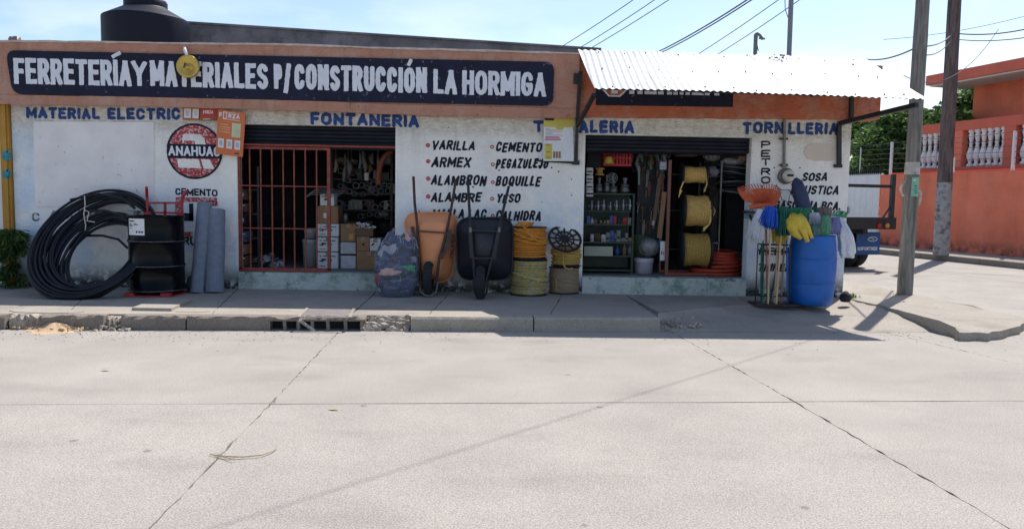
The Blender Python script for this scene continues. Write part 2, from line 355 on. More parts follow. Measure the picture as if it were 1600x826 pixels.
for lm_ in (m_leaf, m_leaf2, m_leaf3):   # thin leaves let light through
    n_, l_, b_ = nodes_of(lm_); tr_ = n_.new('ShaderNodeBsdfTranslucent'); ms_ = n_.new('ShaderNodeMixShader'); ms_.inputs[0].default_value = .45
    l_.new(b_.inputs['Base Color'].links[0].from_socket, tr_.inputs['Color']); l_.new(b_.outputs[0], ms_.inputs[1]); l_.new(tr_.outputs[0], ms_.inputs[2]); l_.new(ms_.outputs[0], n_['Material Output'].inputs['Surface'])
m_bark = M('bark', (.10, .075, .055), .9, .3, 8)
m_sand = M('spilt_sand', (.52, .36, .22), .95, .15, 12, 1, 60)
m_truckblue = M('blue_mud_flap', (.012, .075, .23), .5, .1, 5)
m_lampred = M('tail_lamp_red', (.40, .02, .02), .3, .1)
m_lampor = M('tail_lamp_amber', (.55, .20, .04), .3, .1)
m_clear = M('clear_plastic_film', (.62, .66, .74), .15, .05, 10, 1.0, 9, alpha=.11, spec=1.0, dist=.04)
m_bag = M('translucent_bag', (.55, .57, .62), .3, .1, 10, .4, 20, alpha=.6, spec=.6)
m_hosered = M('orange_corrugated_hose', (.40, .05, .025), .6, .1)
m_hosedim = M('dull_orange_hose', (.17, .045, .02), .7, .2, 20)
m_crate = M('red_crate_plastic', (.45, .03, .04), .55, .1)
m_tin = M('tin_can', (.11, .12, .13), .4, .2, 8, metal=.6)
m_pvc = M('grey_pvc', (.17, .18, .19), .5, .1)
m_blackcard = M('near_black', (.02, .02, .025), .8, .3)
m_violet = M('violet_plastic', (.10, .10, .36), .4, .3, 20)
rags = [M('rag_'+nm, c, .9, .15, 12, .4, 30) for nm, c in (('navy', (.03, .04, .11)), ('slate', (.10, .12, .19)), ('black', (.02, .02, .03)), ('grey', (.30, .31, .36)), ('pink', (.55, .32, .27)), ('red', (.35, .03, .05)), ('green', (.03, .36, .14)), ('plum', (.11, .07, .12)))]
# ------------------------------------------------------------------ hand painted lettering: strokes -> outline mesh
def arc(cx, cy, rx, ry, a0, a1, n=7): return [(cx+rx*math.cos(R(a0+(a1-a0)*i/n)), cy+ry*math.sin(R(a0+(a1-a0)*i/n))) for i in range(n+1)]
GL = {
'A': (1, [[(0, 0), (.5, 1.0), (1, 0)], [(.2, .3), (.8, .3)]]),
'B': (.9, [[(0, 0), (0, 1)], [(0, 1)]+arc(.6, .77, .36, .23, 90, -90)+[(0, .54)], [(0, .54), (.6, .54)]+arc(.62, .27, .38, .27, 90, -90)+[(0, 0)]]),
'C': (.9, [arc(.5, .68, .5, .32, 15, 180)+arc(.5, .32, .5, .32, 180, 345)]),
'D': (.95, [[(0, 0), (0, 1)]+arc(.45, .6, .55, .4, 90, 0)+arc(.45, .4, .55, .4, 0, -90)+[(0, 0)]]),
'E': (.8, [[(1, 1), (0, 1), (0, 0), (1, 0)], [(0, .52), (.85, .52)]]),
'F': (.78, [[(1, 1), (0, 1), (0, 0)], [(0, .5), (.85, .5)]]),
'G': (.95, [arc(.5, .68, .5, .32, 15, 180)+arc(.5, .32, .5, .32, 180, 360)+[(1, .45), (.6, .45)]]),
'H': (.95, [[(0, 0), (0, 1)], [(1, 0), (1, 1)], [(0, .52), (1, .52)]]),
'I': (0, [[(0, 0), (0, 1)]]),
'J': (.7, [[(1, 1), (1, .3)]+arc(.5, .28, .5, .28, 0, -170)]),
'L': (.75, [[(0, 1), (0, 0), (1, 0)]]),
'M': (1.25, [[(0, 0), (0, 1)], [(0, 1), (.5, .25), (1, 1)], [(1, 1), (1, 0)]]),
'N': (1, [[(0, 0), (0, 1)], [(0, 1), (1, 0)], [(1, 0), (1, 1)]]),
'O': (1, [arc(.5, .66, .5, .34, 0, 180, 10)+arc(.5, .34, .5, .34, 180, 360, 10)+[(1, .66)]]),
'P': (.85, [[(0, 0), (0, 1)], [(0, 1), (.55, 1)]+arc(.6, .73, .4, .27, 90, -90)+[(0, .46)]]),
'Q': (1, [arc(.5, .66, .5, .34, 0, 180, 10)+arc(.5, .34, .5, .34, 180, 360, 10)+[(1, .66)], [(.6, .25), (1, -.05)]]),
'R': (.9, [[(0, 0), (0, 1)], [(0, 1), (.55, 1)]+arc(.6, .75, .38, .25, 90, -90)+[(0, .5)], [(.5, .5), (1, 0)]]),
'S': (.85, [arc(.5, .75, .5, .25, 20, 200, 8)+[(.2, .58), (.8, .42)]+arc(.5, .25, .5, .25, 20, -160, 8)]),
'T': (.9, [[(0, 1), (1, 1)], [(.5, 1), (.5, 0)]]),
'U': (.95, [[(0, 1), (0, .35)]+arc(.5, .33, .5, .33, 180, 360)+[(1, 1)]]),
'V': (1, [[(0, 1), (.5, 0), (1, 1)]]),
'X': (.95, [[(0, 0), (1, 1)], [(0, 1), (1, 0)]]),
'Y': (.95, [[(0, 1), (.5, .48), (1, 1)], [(.5, .48), (.5, 0)]]),
'Z': (.85, [[(0, 1), (1, 1), (0, 0), (1, 0)]]),
'/': (.7, [[(0, -.2), (1, 1.05)]]),
'.': (0, [[(0, 0), (0, .03)]]),
}
GL['Í'] = (0, [[(0, 0), (0, 1)], [(-.06, 1.27), (.16, 1.42)]]); GL['Ó'] = (1, GL['O'][1]+[[(.42, 1.27), (.68, 1.44)]])
rng = np.random.RandomState(3)
def smooth_noise(shape, cell):
    h, w_ = shape; g = rng.rand(int(h/cell)+3, int(w_/cell)+3)-.5
    y = np.arange(h)/cell; x = np.arange(w_)/cell; yi = y.astype(int); xi = x.astype(int); fy = (y-yi)[:, None]; fx = (x-xi)[None]
    a = g[yi][:, xi]; b = g[yi][:, xi+1]; c = g[yi+1][:, xi]; d = g[yi+1][:, xi+1]
    fy = fy*fy*(3-2*fy); fx = fx*fx*(3-2*fx)
    return (a*(1-fx)+b*fx)*(1-fy)+(c*(1-fx)+d*fx)*fy
def seg_d(X, Y, a, b, square, ext):
    dx, dy = b[0]-a[0], b[1]-a[1]; Ln = math.hypot(dx, dy)+1e-9; ux, uy = dx/Ln, dy/Ln
    if square:
        t = (X-a[0])*ux+(Y-a[1])*uy; s = np.abs((X-a[0])*-uy+(Y-a[1])*ux)
        return np.maximum(s, np.maximum(-t, t-Ln)-ext+square)
    t = np.clip(((X-a[0])*ux+(Y-a[1])*uy), 0, Ln); return np.hypot(X-a[0]-t*ux, Y-a[1]-t*uy)
def word_field(text, width, height, sw, res, square=False, shear=0.0, gap=.55, jit=.0, rough=.0, flake=0.0):
    """signed field over a grid (negative inside); letters fill width x height in metres; sw stroke width"""
    hw = sw/2; nat = [GL[c][0] if c != ' ' else .55 for c in text]
    H_ = height-sw; k = 1.0
    fixed = sum((sw if c != ' ' else 0) for c in text)+gap*sw*(len(text)-1)
    k = max(.01, (width-fixed)/max(.01, sum(nat)))
    pad = sw*1.6+abs(shear)*height*.6; up = .55*height if any(c in 'ÍÓ' for c in text) else sw*.5
    X0, Y0 = -pad, -(.3*height if '/' in text or 'Q' in text else sw*.5)
    nx = int((width+2*pad)/res)+2; ny = int((height+up-Y0)/res)+2
    Fd = np.full((ny, nx), 1.0); x = 0.0
    for c, nw in zip(text, nat):
        if c == ' ': x += nw*k+gap*sw; continue
        W_ = nw*k; y0 = random.uniform(-jit, jit)*height; hh = 1+random.uniform(-jit, jit)*.6; tl = random.uniform(-jit, jit)
        xa, xb = x-.02, x+W_+sw+.02
        i0 = max(0, int((xa-pad-X0)/res)); i1 = min(nx, int((xb+pad-X0)/res)+1)
        gx = X0+np.arange(i0, i1)*res; gy = Y0+np.arange(ny)*res; XX, YY = np.meshgrid(gx, gy)
        XS = XX-shear*(YY-height/2)+tl*(YY-height/2)*.5
        f = np.full(XX.shape, 1.0); fa = f.copy()
        for st in GL[c][1]:
            pts = [(x+hw+p[0]*(W_ if W_ > 0 else height), y0+hw+p[1]*H_*hh) for p in st]
            acc = c in 'ÍÓ' and st[0][1] > 1.1
            for a, b in zip(pts[:-1], pts[1:]):
                straight = square and len(st) < 6
                d = seg_d(XS, YY, a, b, hw if straight else False, hw)-(hw*.75 if acc else hw)
                if acc: fa = np.minimum(fa, d)
                else: f = np.minimum(f, d)
        if square and c not in '/Q': f = np.maximum(f, np.maximum(-YY+y0, YY-(y0+height*hh)))
        f = np.minimum(f, fa)
        Fd[:, i0:i1] = np.minimum(Fd[:, i0:i1], f); x += W_+sw+gap*sw
    if flake: ch = smooth_noise(Fd.shape, max(1.5, .022/res))*.6+smooth_noise(Fd.shape, max(1.2, .009/res))*.4; Fd = np.maximum(Fd, (ch-(.5-flake))*.08)
    if rough: Fd += smooth_noise(Fd.shape, max(2, .03/res))*rough*sw + smooth_noise(Fd.shape, max(1.5, .012/res))*rough*sw*.6
    return Fd, X0, Y0
def field_mesh(Fd, X0, Y0, res, T):
    """marching squares fill; T maps (x,y)->world"""
    mb = MB(); ny, nx = Fd.shape; ins = Fd < 0; vid = {}; vs = []; fs = []
    def vert(key, x, y):
        if key not in vid: vid[key] = len(vs); vs.append(T(X0+x*res, Y0+y*res))
        return vid[key]
    n4 = ins[:-1, :-1].astype(int)+ins[:-1, 1:]+ins[1:, 1:]+ins[1:, :-1]
    for j in range(ny-1):
        row = n4[j]; i = 0; nzs = np.nonzero(row)[0]; k = 0
        while k < len(nzs):
            i = nzs[k]
            if row[i] == 4:
                e = k
                while e+1 < len(nzs) and nzs[e+1] == nzs[e]+1 and row[nzs[e+1]] == 4: e += 1
                i2 = nzs[e]+1
                fs.append((vert((i, j), i, j), vert((i2, j), i2, j), vert((i2, j+1), i2, j+1), vert((i, j+1), i, j+1))); k = e+1; continue
            cs = [(i, j), (i+1, j), (i+1, j+1), (i, j+1)]; poly = []
            for q in range(4):
                a, b = cs[q], cs[(q+1) % 4]; fa = Fd[a[1], a[0]]; fb = Fd[b[1], b[0]]
                if fa < 0: poly.append(vert(a, a[0], a[1]))
                if (fa < 0) != (fb < 0):
                    t = fa/(fa-fb); key = ('e',)+(min(a, b)+max(a, b)); poly.append(vert(key, a[0]+(b[0]-a[0])*t, a[1]+(b[1]-a[1])*t))
            if len(poly) >= 3: fs.append(tuple(poly))
            k += 1
    mb.add(vs, fs); return mb
def paint_word(text, pl, pr, hpx, mat, parent, sw=.22, dy=-.006, res=None, name='painted_lettering', label=None, **kw):
    """pl/pr picture points of the baseline ends, hpx cap height in picture pixels; painted on the plane FY+dy"""
    a = D(pl[0], pl[1], dy); b = D(pr[0], pr[1], dy); t = D(pl[0], pl[1]-hpx, dy)
    h = t.z-a.z; u = b-a; wd = u.length; u.normalize(); up = Vector((0, 0, 1))
    fld, X0, Y0 = word_field(text, wd, h, sw*h, res or max(.004, sw*h/9), **kw)
    mb = field_mesh(fld, X0, Y0, res or max(.004, sw*h/9), lambda x, y: a+u*x+up*y)
    return obj(name, mb, mat, parent, label=label or 'the word %s painted by hand' % text)
def text_on(text, O, u, up, width, height, mat, parent, sw=.2, name='printed_lettering', res=None, **kw):
    sw_ = sw*height; res = res or max(.0015, sw_/5); fld, X0, Y0 = word_field(text, width, height, sw_, res, **kw)
    O = Vector(O); u = Vector(u).normalized(); up = Vector(up).normalized()
    return obj(name, field_mesh(fld, X0, Y0, res, lambda x, y: O+u*x+up*y), mat, parent)

# ================================================================== GROUND
gm = MB(); gm.add([(-400, -200, -.03), (400, -200, -.03), (400, 900, -.03), (-400, 900, -.03)], [(0, 1, 2, 3)])
obj('ground', gm, m_joint, kind='structure')
road = thing('road', None, None); road['kind'] = 'structure'
# joints seen in the photograph
def vj(k, y):  # the long joints running away from the camera
    a, b = [(G(490, 560), G(240, 826)), (G(1070, 530), G(1590, 826))][k]
    return a.x+(b.x-a.x)*(y-a.y)/(b.y-a.y)
def vc(y):
    a, b = G(1395, 523), G(1600, 572); y = max(4.5, min(y, 8.8)); return a.x+(b.x-a.x)*(y-a.y)/(b.y-a.y)
def cross_y(x):
    a, b = G(0, 632), G(1600, 626); return a.y+(b.y-a.y)*(x-a.x)/(b.x-a.x)
rows = [(-3.9, -.1), (-.1, None), (None, 8.95), (8.95, 40)]
cols = [(-40, -9.5), (-9.5, -5.6), (-5.6, 'a'), ('a', 'b'), ('b', 'c'), ('c', 10.4), (10.4, 60)]
def cx(c, y, side):
    g = .005
    if c == 'a': return vj(0, max(1, min(y, 9)))+g*side
    if c == 'b': return vj(1, max(1, min(y, 9)))+g*side
    if c == 'c': return 4.35+(y-8.5)*(-.30)+g*side if False else vc(y)+g*side
    return c+g*side
for r0, r1 in rows:
    for c0, c1 in cols:
        if r1 == 40 and c0 != -40: continue
        a0 = -40 if r1 == 40 else c0; a1 = 60 if r1 == 40 else c1
        n = 9; lo = []; hi = []
        def ycut(x, r, s): return (cross_y(x) if r is None else r)+s*.006+random.uniform(-.005, .005)
        for i in range(n):
            t = i/(n-1); yy0 = r0 if r0 is not None else 5.6; yy1 = r1 if r1 is not None else 5.6
            xl, xr = cx(a0, yy0, 1), cx(a1, yy0, -1); x = xl+(xr-xl)*t; lo.append((x, ycut(x, r0, 1)))
            xl, xr = cx(a0, yy1, 1), cx(a1, yy1, -1); x = xl+(xr-xl)*t; hi.append((x, ycut(x, r1, -1)))
        L_ = []; R_ = []
        for k in range(1, 70):
            t = k/70
            L_.append((hi[0][0]+(lo[0][0]-hi[0][0])*t+random.uniform(-.011, .007), hi[0][1]+(lo[0][1]-hi[0][1])*t))
            R_.append((lo[-1][0]+(hi[-1][0]-lo[-1][0])*t+random.uniform(-.007, .011), lo[-1][1]+(hi[-1][1]-lo[-1][1])*t))
        sm_ = MB(); sm_.prism(lo+R_+hi[::-1]+L_, -.028, random.uniform(-.002, .002)); obj('slab', sm_, m_road, road)
# straw lying on the near joint and bits of litter on the road
sb = MB(); p = [G(*q, .012) for q in ((328, 709), (350, 712), (380, 713), (410, 710), (425, 704), (433, 698))]; sb.tube(p, .0035, 5)
sb.tube([G(*q, .010) for q in ((335, 712), (360, 715), (392, 711))], .002, 4); sb.tube([G(*q, .014) for q in ((340, 708), (365, 718), (373, 716))], .002, 4)
m_straw = M('dry_straw', (.40, .30, .19), .9, .2)
tag(obj('dry_stalk', sb, m_straw, origin_at=G(380, 712)), 'dry curved palm stalk lying on the road across the near joint', 'stalk')
for q, lb in (((166, 577), 'small dry leaf on the far left part of the road'), ((523, 637), 'small pale leaf beside the road joint')):
    c = G(*q, .012); lm = MB(); lm.add([c+Vector((-.05, 0, 0)), c+Vector((0, -.02, .004)), c+Vector((.05, 0, .018)), c+Vector((0, .02, .008))], [(0, 1, 2, 3)])
    tag(obj('dry_leaf', lm, m_straw, origin_at=c), lb, 'leaf')
def crack(pts, wd, name='crack'):
    m_ = MB(); L1 = []; L2 = []
    P_ = [Vector(p) for p in pts]; Q_ = []
    for a, b in zip(P_[:-1], P_[1:]):
        n = max(2, int((b-a).length/.05))
        for i in range(n): Q_.append(a.lerp(b, i/n)+Vector((random.uniform(-.012, .012), random.uniform(-.012, .012), 0)))
    vs = []
    for i, q in enumerate(Q_): w2 = wd*random.uniform(.3, 1.0)*(1 if 0 < i < len(Q_)-1 else .1); vs += [q+Vector((0, -w2, 0)), q+Vector((w2*.4, w2, 0))]
    m_.add(vs, [(2*i, 2*i+2, 2*i+3, 2*i+1) for i in range(len(Q_)-1)]); return obj(name, m_, m_joint, road)
crack([G(*q, .006) for q in ((1086, 543), (1140, 572), (1172, 598))], .004)
crack([G(*q, .006) for q in ((1480, 524), (1540, 535), (1610, 545))], .008)
for q0, q1 in (((427, 628), (437, 617)), ((372, 683), (366, 693)), ((280, 778), (272, 786)), ((1240, 629), (1252, 637)), ((1305, 665), (1318, 671)), ((1420, 728), (1436, 735)), ((1570, 813), (1580, 819))): crack([G(*q0, .007), G(*q1, .007)], .016, 'tar_spot')
gb = MB()
for _ in range(700):
    px, py = random.uniform(-60, 1660), 516+abs(random.gauss(0, 1))*10
    c = G(px, py, .003); s_ = random.uniform(.003, .008)
    gb.add([c+Vector((-s_, -s_, 0)), c+Vector((s_, -s_*.7, 0)), c+Vector((s_*.8, s_, 0)), c+Vector((-s_, s_*.8, 0)), c+Vector((0, 0, s_))], [(0, 1, 4), (1, 2, 4), (2, 3, 4), (3, 0, 4)])
tag(obj('grit', gb, m_rubble), 'loose grit and crumbs of concrete along the kerb', 'grit', kind='stuff')

# ------------------------------------------------------------------ pavement and kerb
walk = thing('pavement', None, None); walk['kind'] = 'structure'
def kf(px):  # kerb front line on the road
    return G(px, 516.5+(px-300)*.0012, 0)
K0 = G(-120, 514.5); K1 = G(1030, 517.5); kd = (K1-K0).normalized(); kn = Vector((-kd.y, kd.x, 0))
def kp(px, off=0.0):
    """point on the kerb line at a picture column, off metres behind it"""
    c = G(px, 516.5); t = (c-K0).dot(kd); return K0+kd*t+kn*off
jl = [(-420, -430), (-150, -130), (90, 150), (322, 372), (545, 590), (668, 705), (860, 880), (1030, 975), (1175, 1150), (1322, 1322)]
for (b0, t0), (b1, t1) in zip(jl[:-1], jl[1:]):
    a, b = kp(b0, .16), kp(b1, .16); c = D(t1, 455); d = D(t0, 455); c.y = d.y = FY-.004
    if b0 == 1030: a = G(1030, 487, SW); b = G(1175, 474.5, SW)
    if b0 == 1175: a = G(1175, 474.5, SW); b = G(1312, 463.5, SW); c = Vector((D(1325, 300).x, FY-.004, SW)); d = D(1150, 455); d.y = FY-.004
    j = .006; n = 14; P = []
    for s0, s1 in ((a, b), (b, c), (c, d), (d, a)):
        for i in range(n): t = i/n; P.append((s0.x+(s1.x-s0.x)*t+random.uniform(-.008, .008), s0.y+(s1.y-s0.y)*t))
    cen = Vector((sum(q[0] for q in P)/len(P), sum(q[1] for q in P)/len(P)))
    P = [tuple(Vector(q)+(cen-Vector(q)).normalized()*.008) for q in P]
    sm_ = MB(); sm_.prism(P, .0, SW+random.uniform(-.004, .002)); obj('slab', sm_, m_walk, walk)
# bedding below the slab joints
bm_ = MB(); bm_.prism([(kp(-420, .2).x, kp(-420, .2).y), (kp(1030, .2).x, kp(1030, .2).y), (G(1030, 486, SW).x, G(1030, 486, SW).y+.02), (G(1312, 463, SW).x, G(1312, 463, SW).y+.02), (5.0, FY-.01), (-12, FY-.01)], -.02, SW-.03); obj('bedding', bm_, m_joint, walk)
def rough_box(mb, a, b, dep, z0, z1, jit=.01, n=12, mi=0):
    """block from a to b along the kerb, dep deep, with a chipped profile"""
    a = Vector(a); b = Vector(b); t = (b-a).normalized(); nn = Vector((-t.y, t.x, 0))
    prof = [(0, z0), (0, z0+(z1-z0)*.45), (0, z1-.025), (.02, z1), (dep*.5, z1), (dep, z1), (dep, z0)]
    vs = []
    for i in range(n+1):
        c = a+(b-a)*(i/n)
        for q, (o_, z) in enumerate(prof):
            j1 = jit*random.uniform(-1, 1)*(1 if 0 < q < 5 else .2); j2 = jit*random.uniform(-1, .5)*(1 if 1 < q < 5 else 0)
            vs.append(c+nn*(o_+j1)+Vector((0, 0, z+j2)))
    m = len(prof); fs = [(i*m+q, (i+1)*m+q, (i+1)*m+(q+1) % m, i*m+(q+1) % m) for i in range(n) for q in range(m)]
    fs += [tuple(range(m-1, -1, -1)), tuple(range(n*m, (n+1)*m))]
    mb.add(vs, fs, mi)
kerb = thing('kerb', None, None); kerb['kind'] = 'structure'
for a, b, jit in ((-420, -250, .012), (-246, -60, .014), (-56, 2, .012), (60, 158, .02), (186, 288, .012), (290.5, 421, .010)):
    k_ = MB(); rough_box(k_, kp(a), kp(b), .17, -.01, SW+.004, jit); obj('kerb_stone', k_, m_kerb, kerb)
k_ = MB(); rough_box(k_, kp(6, .05), kp(58, .05), .12, -.01, SW-.005, .03); obj('kerb_stone', k_, m_rubble, kerb)
k_ = MB(); rough_box(k_, kp(160, .04), kp(184, .04), .13, -.01, SW-.02, .03); obj('kerb_stone', k_, m_rubble, kerb)
for a, b in ((642, 832), (834, 1028)):
    k_ = MB(); rough_box(k_, kp(a, -.03), kp(b, -.03), .20, -.01, SW+.012, .004, 20); obj('kerb_stone', k_, m_kerbnew, kerb)
# storm drain: a lintel over a black opening with stubby posts
k_ = MB(); rough_box(k_, kp(421, .0), kp(571, .0), .17, SW-.045, SW+.002, .016, 22); obj('drain_lintel', k_, m_kerb, kerb)
k_ = MB(); rough_box(k_, kp(417, .15), kp(640, .15), .04, -.02, SW-.05, .004); obj('drain_back', k_, m_blackcard, kerb)
for px in (443, 465, 487, 511, 539, 565):
    k_ = MB(); c = kp(px, .03); k_.bar(c+Vector((random.uniform(-.01, .01), 0, -.01)), c+Vector((0, 0, SW-.035)), .035, .03); obj('drain_post', k_, m_kerb, kerb)
k_ = MB(); a = kp(466, .0)+Vector((0, -.02, .13)); b = kp(493, -.10)+Vector((0, 0, .012)); k_.bar(a, b, .05, .015, up=(0, 0, 1)); 
tag(obj('plastic_bottle', k_, m_clear, origin_at=b), 'crushed clear plastic strip lying across the storm drain mouth', 'litter')
def stones(mb, cfn, n, s0, s1):
    for _ in range(n):
        c = Vector(cfn()); s = random.uniform(s0, s1); vs = []
        for v in ((-1, -1, -.6), (1, -1, -.6), (1, 1, -.6), (-1, 1, -.6), (-.8, -.7, .7), (.7, -.8, .6), (.8, .6, .8), (-.7, .8, .5)):
            vs.append(c+Vector([q*s*random.uniform(.6, 1.25) for q in v]))
        mb.add(vs, [(3, 2, 1, 0), (4, 5, 6, 7), (0, 1, 5, 4), (1, 2, 6, 5), (2, 3, 7, 6), (3, 0, 4, 7)])
rb = MB()
def inr(px0, px1, o0, o1, zt):
    def f():
        o_ = random.uniform(o0, o1); c = kp(random.uniform(px0, px1), o_); c.z = max(.0, zt*(o_-o0)/(o1-o0)); return c
    return f
stones(rb, inr(566, 640, -.02, .18, .13), 150, .012, .045)
tag(obj('rubble', rb, m_rubble), 'broken concrete filling the gap between drain and pale kerb', 'rubble', kind='stuff')
rb = MB(); stones(rb, inr(1030, 1098, -.02, .30, .12), 70, .008, .022); stones(rb, inr(148, 205, -.08, .1, .08), 45, .01, .03)
tag(obj('rubble', rb, m_rubble), 'dark broken edge where the kerb ends under the awning shadow', 'rubble', kind='stuff')
sp = MB(); c0 = kp(84, -.02)
def sandf(u, v):
    a = u*2*PI; r = v*(.34+.08*math.sin(3*a)+.05*math.sin(7*a+1)); h = .085*math.exp(-(v*1.9)**2)+random.uniform(-.006, .006)*(1-v)
    return c0+Vector((r*math.cos(a)*1.15, r*math.sin(a)*.55+.0, max(-.004, h*(1-v)**.3)))
sp.grid(sandf, 40, 16, closeu=True); stones(sp, lambda: c0+Vector((random.gauss(0, .22), random.gauss(-.02, .06), .03)), 60, .005, .016)
tag(obj('sand_pile', sp, m_sand), 'small heap of orange sand spilt over the broken left kerb', 'sand', kind='stuff')
# apron sloping down to the road under the awning, then the raised corner pavement
ap = MB()
back_ = [(1028, 489, SW), (1090, 482, SW), (1175, 475, SW), (1240, 469.5, SW), (1312, 464, SW*.96), (1345, 471, .142), (1375, 478, .138), (1430, 492, .115), (1490, 510, .03)]
front_ = [(1030, 517.3), (1092, 518), (1170, 518.5), (1240, 519), (1300, 519), (1340, 519), (1380, 519), (1440, 518.5), (1495, 517)]
Bk = [G(*q) for q in back_]; Fr = [G(q[0], q[1], .003) for q in front_]
def at_(P_, u): q = u*(len(P_)-1); i = min(int(q), len(P_)-2); return P_[i].lerp(P_[i+1], q-i)
def apf(u, v):
    p = at_(Bk, u).lerp(at_(Fr, u), v); z0_ = at_(Bk, u).z; p.z = .003+(z0_-.003)*(1-v)**1.0*(1-.25*math.sin(PI*v))+.004*math.sin(u*31+v*7)*math.sin(PI*v); return p
ap.grid(apf, 80, 14); ap.add([v-Vector((0, 0, .0)) for v in Bk]+[v-Vector((0, 0, .2)) for v in Bk], [(i, i+1, 10+i, 9+i) for i in range(8)])
obj('apron', ap, m_walk, walk)
cp = [G(*q, SW) for q in ((1312, 462), (1340, 470), (1375, 477), (1430, 491), (1484, 505), (1500, 511), (1545, 512.5), (1580, 506), (1602, 497), (1600, 489), (1520, 474), (1450, 463.5), (1405, 456), (1372, 448), (1330, 437))]
cpp = []
for i in range(len(cp)):
    a, b = cp[i], cp[(i+1) % len(cp)]
    for k in range(4): t = k/4; q = a+(b-a)*t; jt = .014 if i < 4 else (.028 if i < 8 else .004); cpp.append((q.x+random.uniform(-jt, jt), q.y+random.uniform(-jt, jt)))
cm = MB(); cm.prism(cpp[:], -.02, SW+.012, zt=[(.095 if 5 <= k//4 <= 9 else (.125 if k//4 in (4, 10) else SW+.002))+random.uniform(-.006, .004) for k in range(len(cpp))]); obj('corner_slab', cm, concrete('corner_concrete', (.33, .298, .255), (.23, .20, .17)), walk)
# lip of broken stones along the tip
rb = MB(); stones(rb, lambda: G(random.uniform(1478, 1560), 516+random.uniform(-2, 3), .02), 70, .012, .04)
tag(obj('rubble', rb, m_rubble), 'crumbled lumps along the tip of the corner pavement', 'rubble', kind='stuff')
# covers let into the pavement
def cover(p4, z, h, name, label, cat, mat):
    q = [G(*p, z) for p in p4]; m_ = MB(); m_.prism([(v.x, v.y) for v in q], z-.03, z+h); return tag(obj(name, m_, mat, origin_at=q[0]), label, cat)
cover([(206, 485), (268, 486), (300, 471.5), (245, 470)], SW, .035, 'concrete_lid', 'loose square concrete lid tilted on the pavement before the black drum', 'cover', m_walk)
cover([(470, 493.5), (543, 494), (550, 482.5), (484, 482)], SW, .006, 'manhole_cover', 'flat grey metal access cover set in the pavement above the drain', 'cover', M('cover_steel', (.20, .175, .17), .7, .15, 9, .5, 70))
fr = MB(); q = [G(*p, SW+.008) for p in ((466, 495), (547, 495.5), (553, 481.5), (481, 481))]
for i in range(4): fr.bar(q[i], q[(i+1) % 4], .03, .014)
obj('cover_frame', fr, m_kerbnew, walk)
for c, rx, ry, lb in (((300, 486), .20, .06, ''), ((75, 486), .42, .12, '')):
    p = G(*c, SW+.004); m_ = MB(); m_.prism([(p.x+rx*math.cos(a*PI/10)*random.uniform(.9, 1.05), p.y+ry*math.sin(a*PI/10)*random.uniform(.9, 1.05)) for a in range(20)], SW-.01, SW+.005); obj('cement_patch', m_, m_kerbnew, walk)

# ================================================================== THE SHOP
shop = thing('hardware_store', 'long white hardware shop with terracotta fascia, navy lettered sign and two open shutters', 'shop', (-.8, FY, SW))
XL = D(22, 300).x; XR = D(1325, 300).x
OA = (D(371.5, 320).x, D(617.5, 320).x, IF, 2.475); OB = (D(912, 330).x, D(1170, 330).x, IF, 2.42)
TOPW = 2.78; TH = .2
def wall_with_holes(mb, x0, x1, z0, z1, holes, y0, y1):
    xs = sorted({x0, x1}|{h[0] for h in holes}|{h[1] for h in holes}); zs = sorted({z0, z1}|{h[2] for h in holes}|{h[3] for h in holes})
    # reveals included by building every solid cell as faces only where exposed
    def solid(i, j):
        if i < 0 or j < 0 or i >= len(xs)-1 or j >= len(zs)-1: return False
        cx_, cz = (xs[i]+xs[i+1])/2, (zs[j]+zs[j+1])/2
        return not any(h[0] < cx_ < h[1] and h[2] < cz < h[3] for h in holes)
    for i in range(len(xs)-1):
        for j in range(len(zs)-1):
            if not solid(i, j): continue
            a, b, c, d = xs[i], xs[i+1], zs[j], zs[j+1]
            mb.add([(a, y0, c), (b, y0, c), (b, y0, d), (a, y0, d)], [(0, 1, 2, 3)]); mb.add([(a, y1, c), (b, y1, c), (b, y1, d), (a, y1, d)], [(3, 2, 1, 0)])
            if not solid(i-1, j): mb.add([(a, y0, c), (a, y0, d), (a, y1, d), (a, y1, c)], [(0, 1, 2, 3)])
            if not solid(i+1, j): mb.add([(b, y0, c), (b, y0, d), (b, y1, d), (b, y1, c)], [(3, 2, 1, 0)])
            if not solid(i, j-1): mb.add([(a, y0, c), (b, y0, c), (b, y1, c), (a, y1, c)], [(3, 2, 1, 0)])
            if not solid(i, j+1): mb.add([(a, y0, d), (b, y0, d), (b, y1, d), (a, y1, d)], [(0, 1, 2, 3)])
fw = MB(); wall_with_holes(fw, XL, XR, -.02, TOPW, [(OA[0], OA[1], .2, OA[3]), (OB[0], OB[1], .2, OB[3])], FY, FY+TH)
wall = obj('front_wall', fw, m_wall, shop)
for O_, nm in ((OA, 0), (OB, 1)):
    s_ = MB(); s_.box((O_[0]+.003, FY-.025, .10), (O_[1]-.003, FY+TH, IF)); obj('threshold', s_, m_step, shop)
# smooth patch of render left of the round logo
a, b, c, d = D(53, 190), D(241, 191), D(241, 330), D(56, 322)
pm = MB(); pm.xz([(d.x, d.z), (c.x, c.z), (b.x, b.z), (a.x, a.z)], FY-.012, FY+.01); obj('render_patch', pm, m_panelw, shop)
for q in (((241, 191), (241, 330)), ):
    pass
# oval repair patch by the meter
c = D(1286, 238); pm = MB(); pm.xz([(c.x+.27*math.copysign(abs(math.cos(t))**.75, math.cos(t))+random.uniform(-.008, .008), c.z+.125*math.copysign(abs(math.sin(t))**.7, math.sin(t))+random.uniform(-.006, .006)) for t in [2*PI*i/36 for i in range(36)]], FY-.012, FY+.01)
obj('render_patch', pm, M('cream_render', (.60, .52, .45), .85, .06, 3, .2, 22), shop)
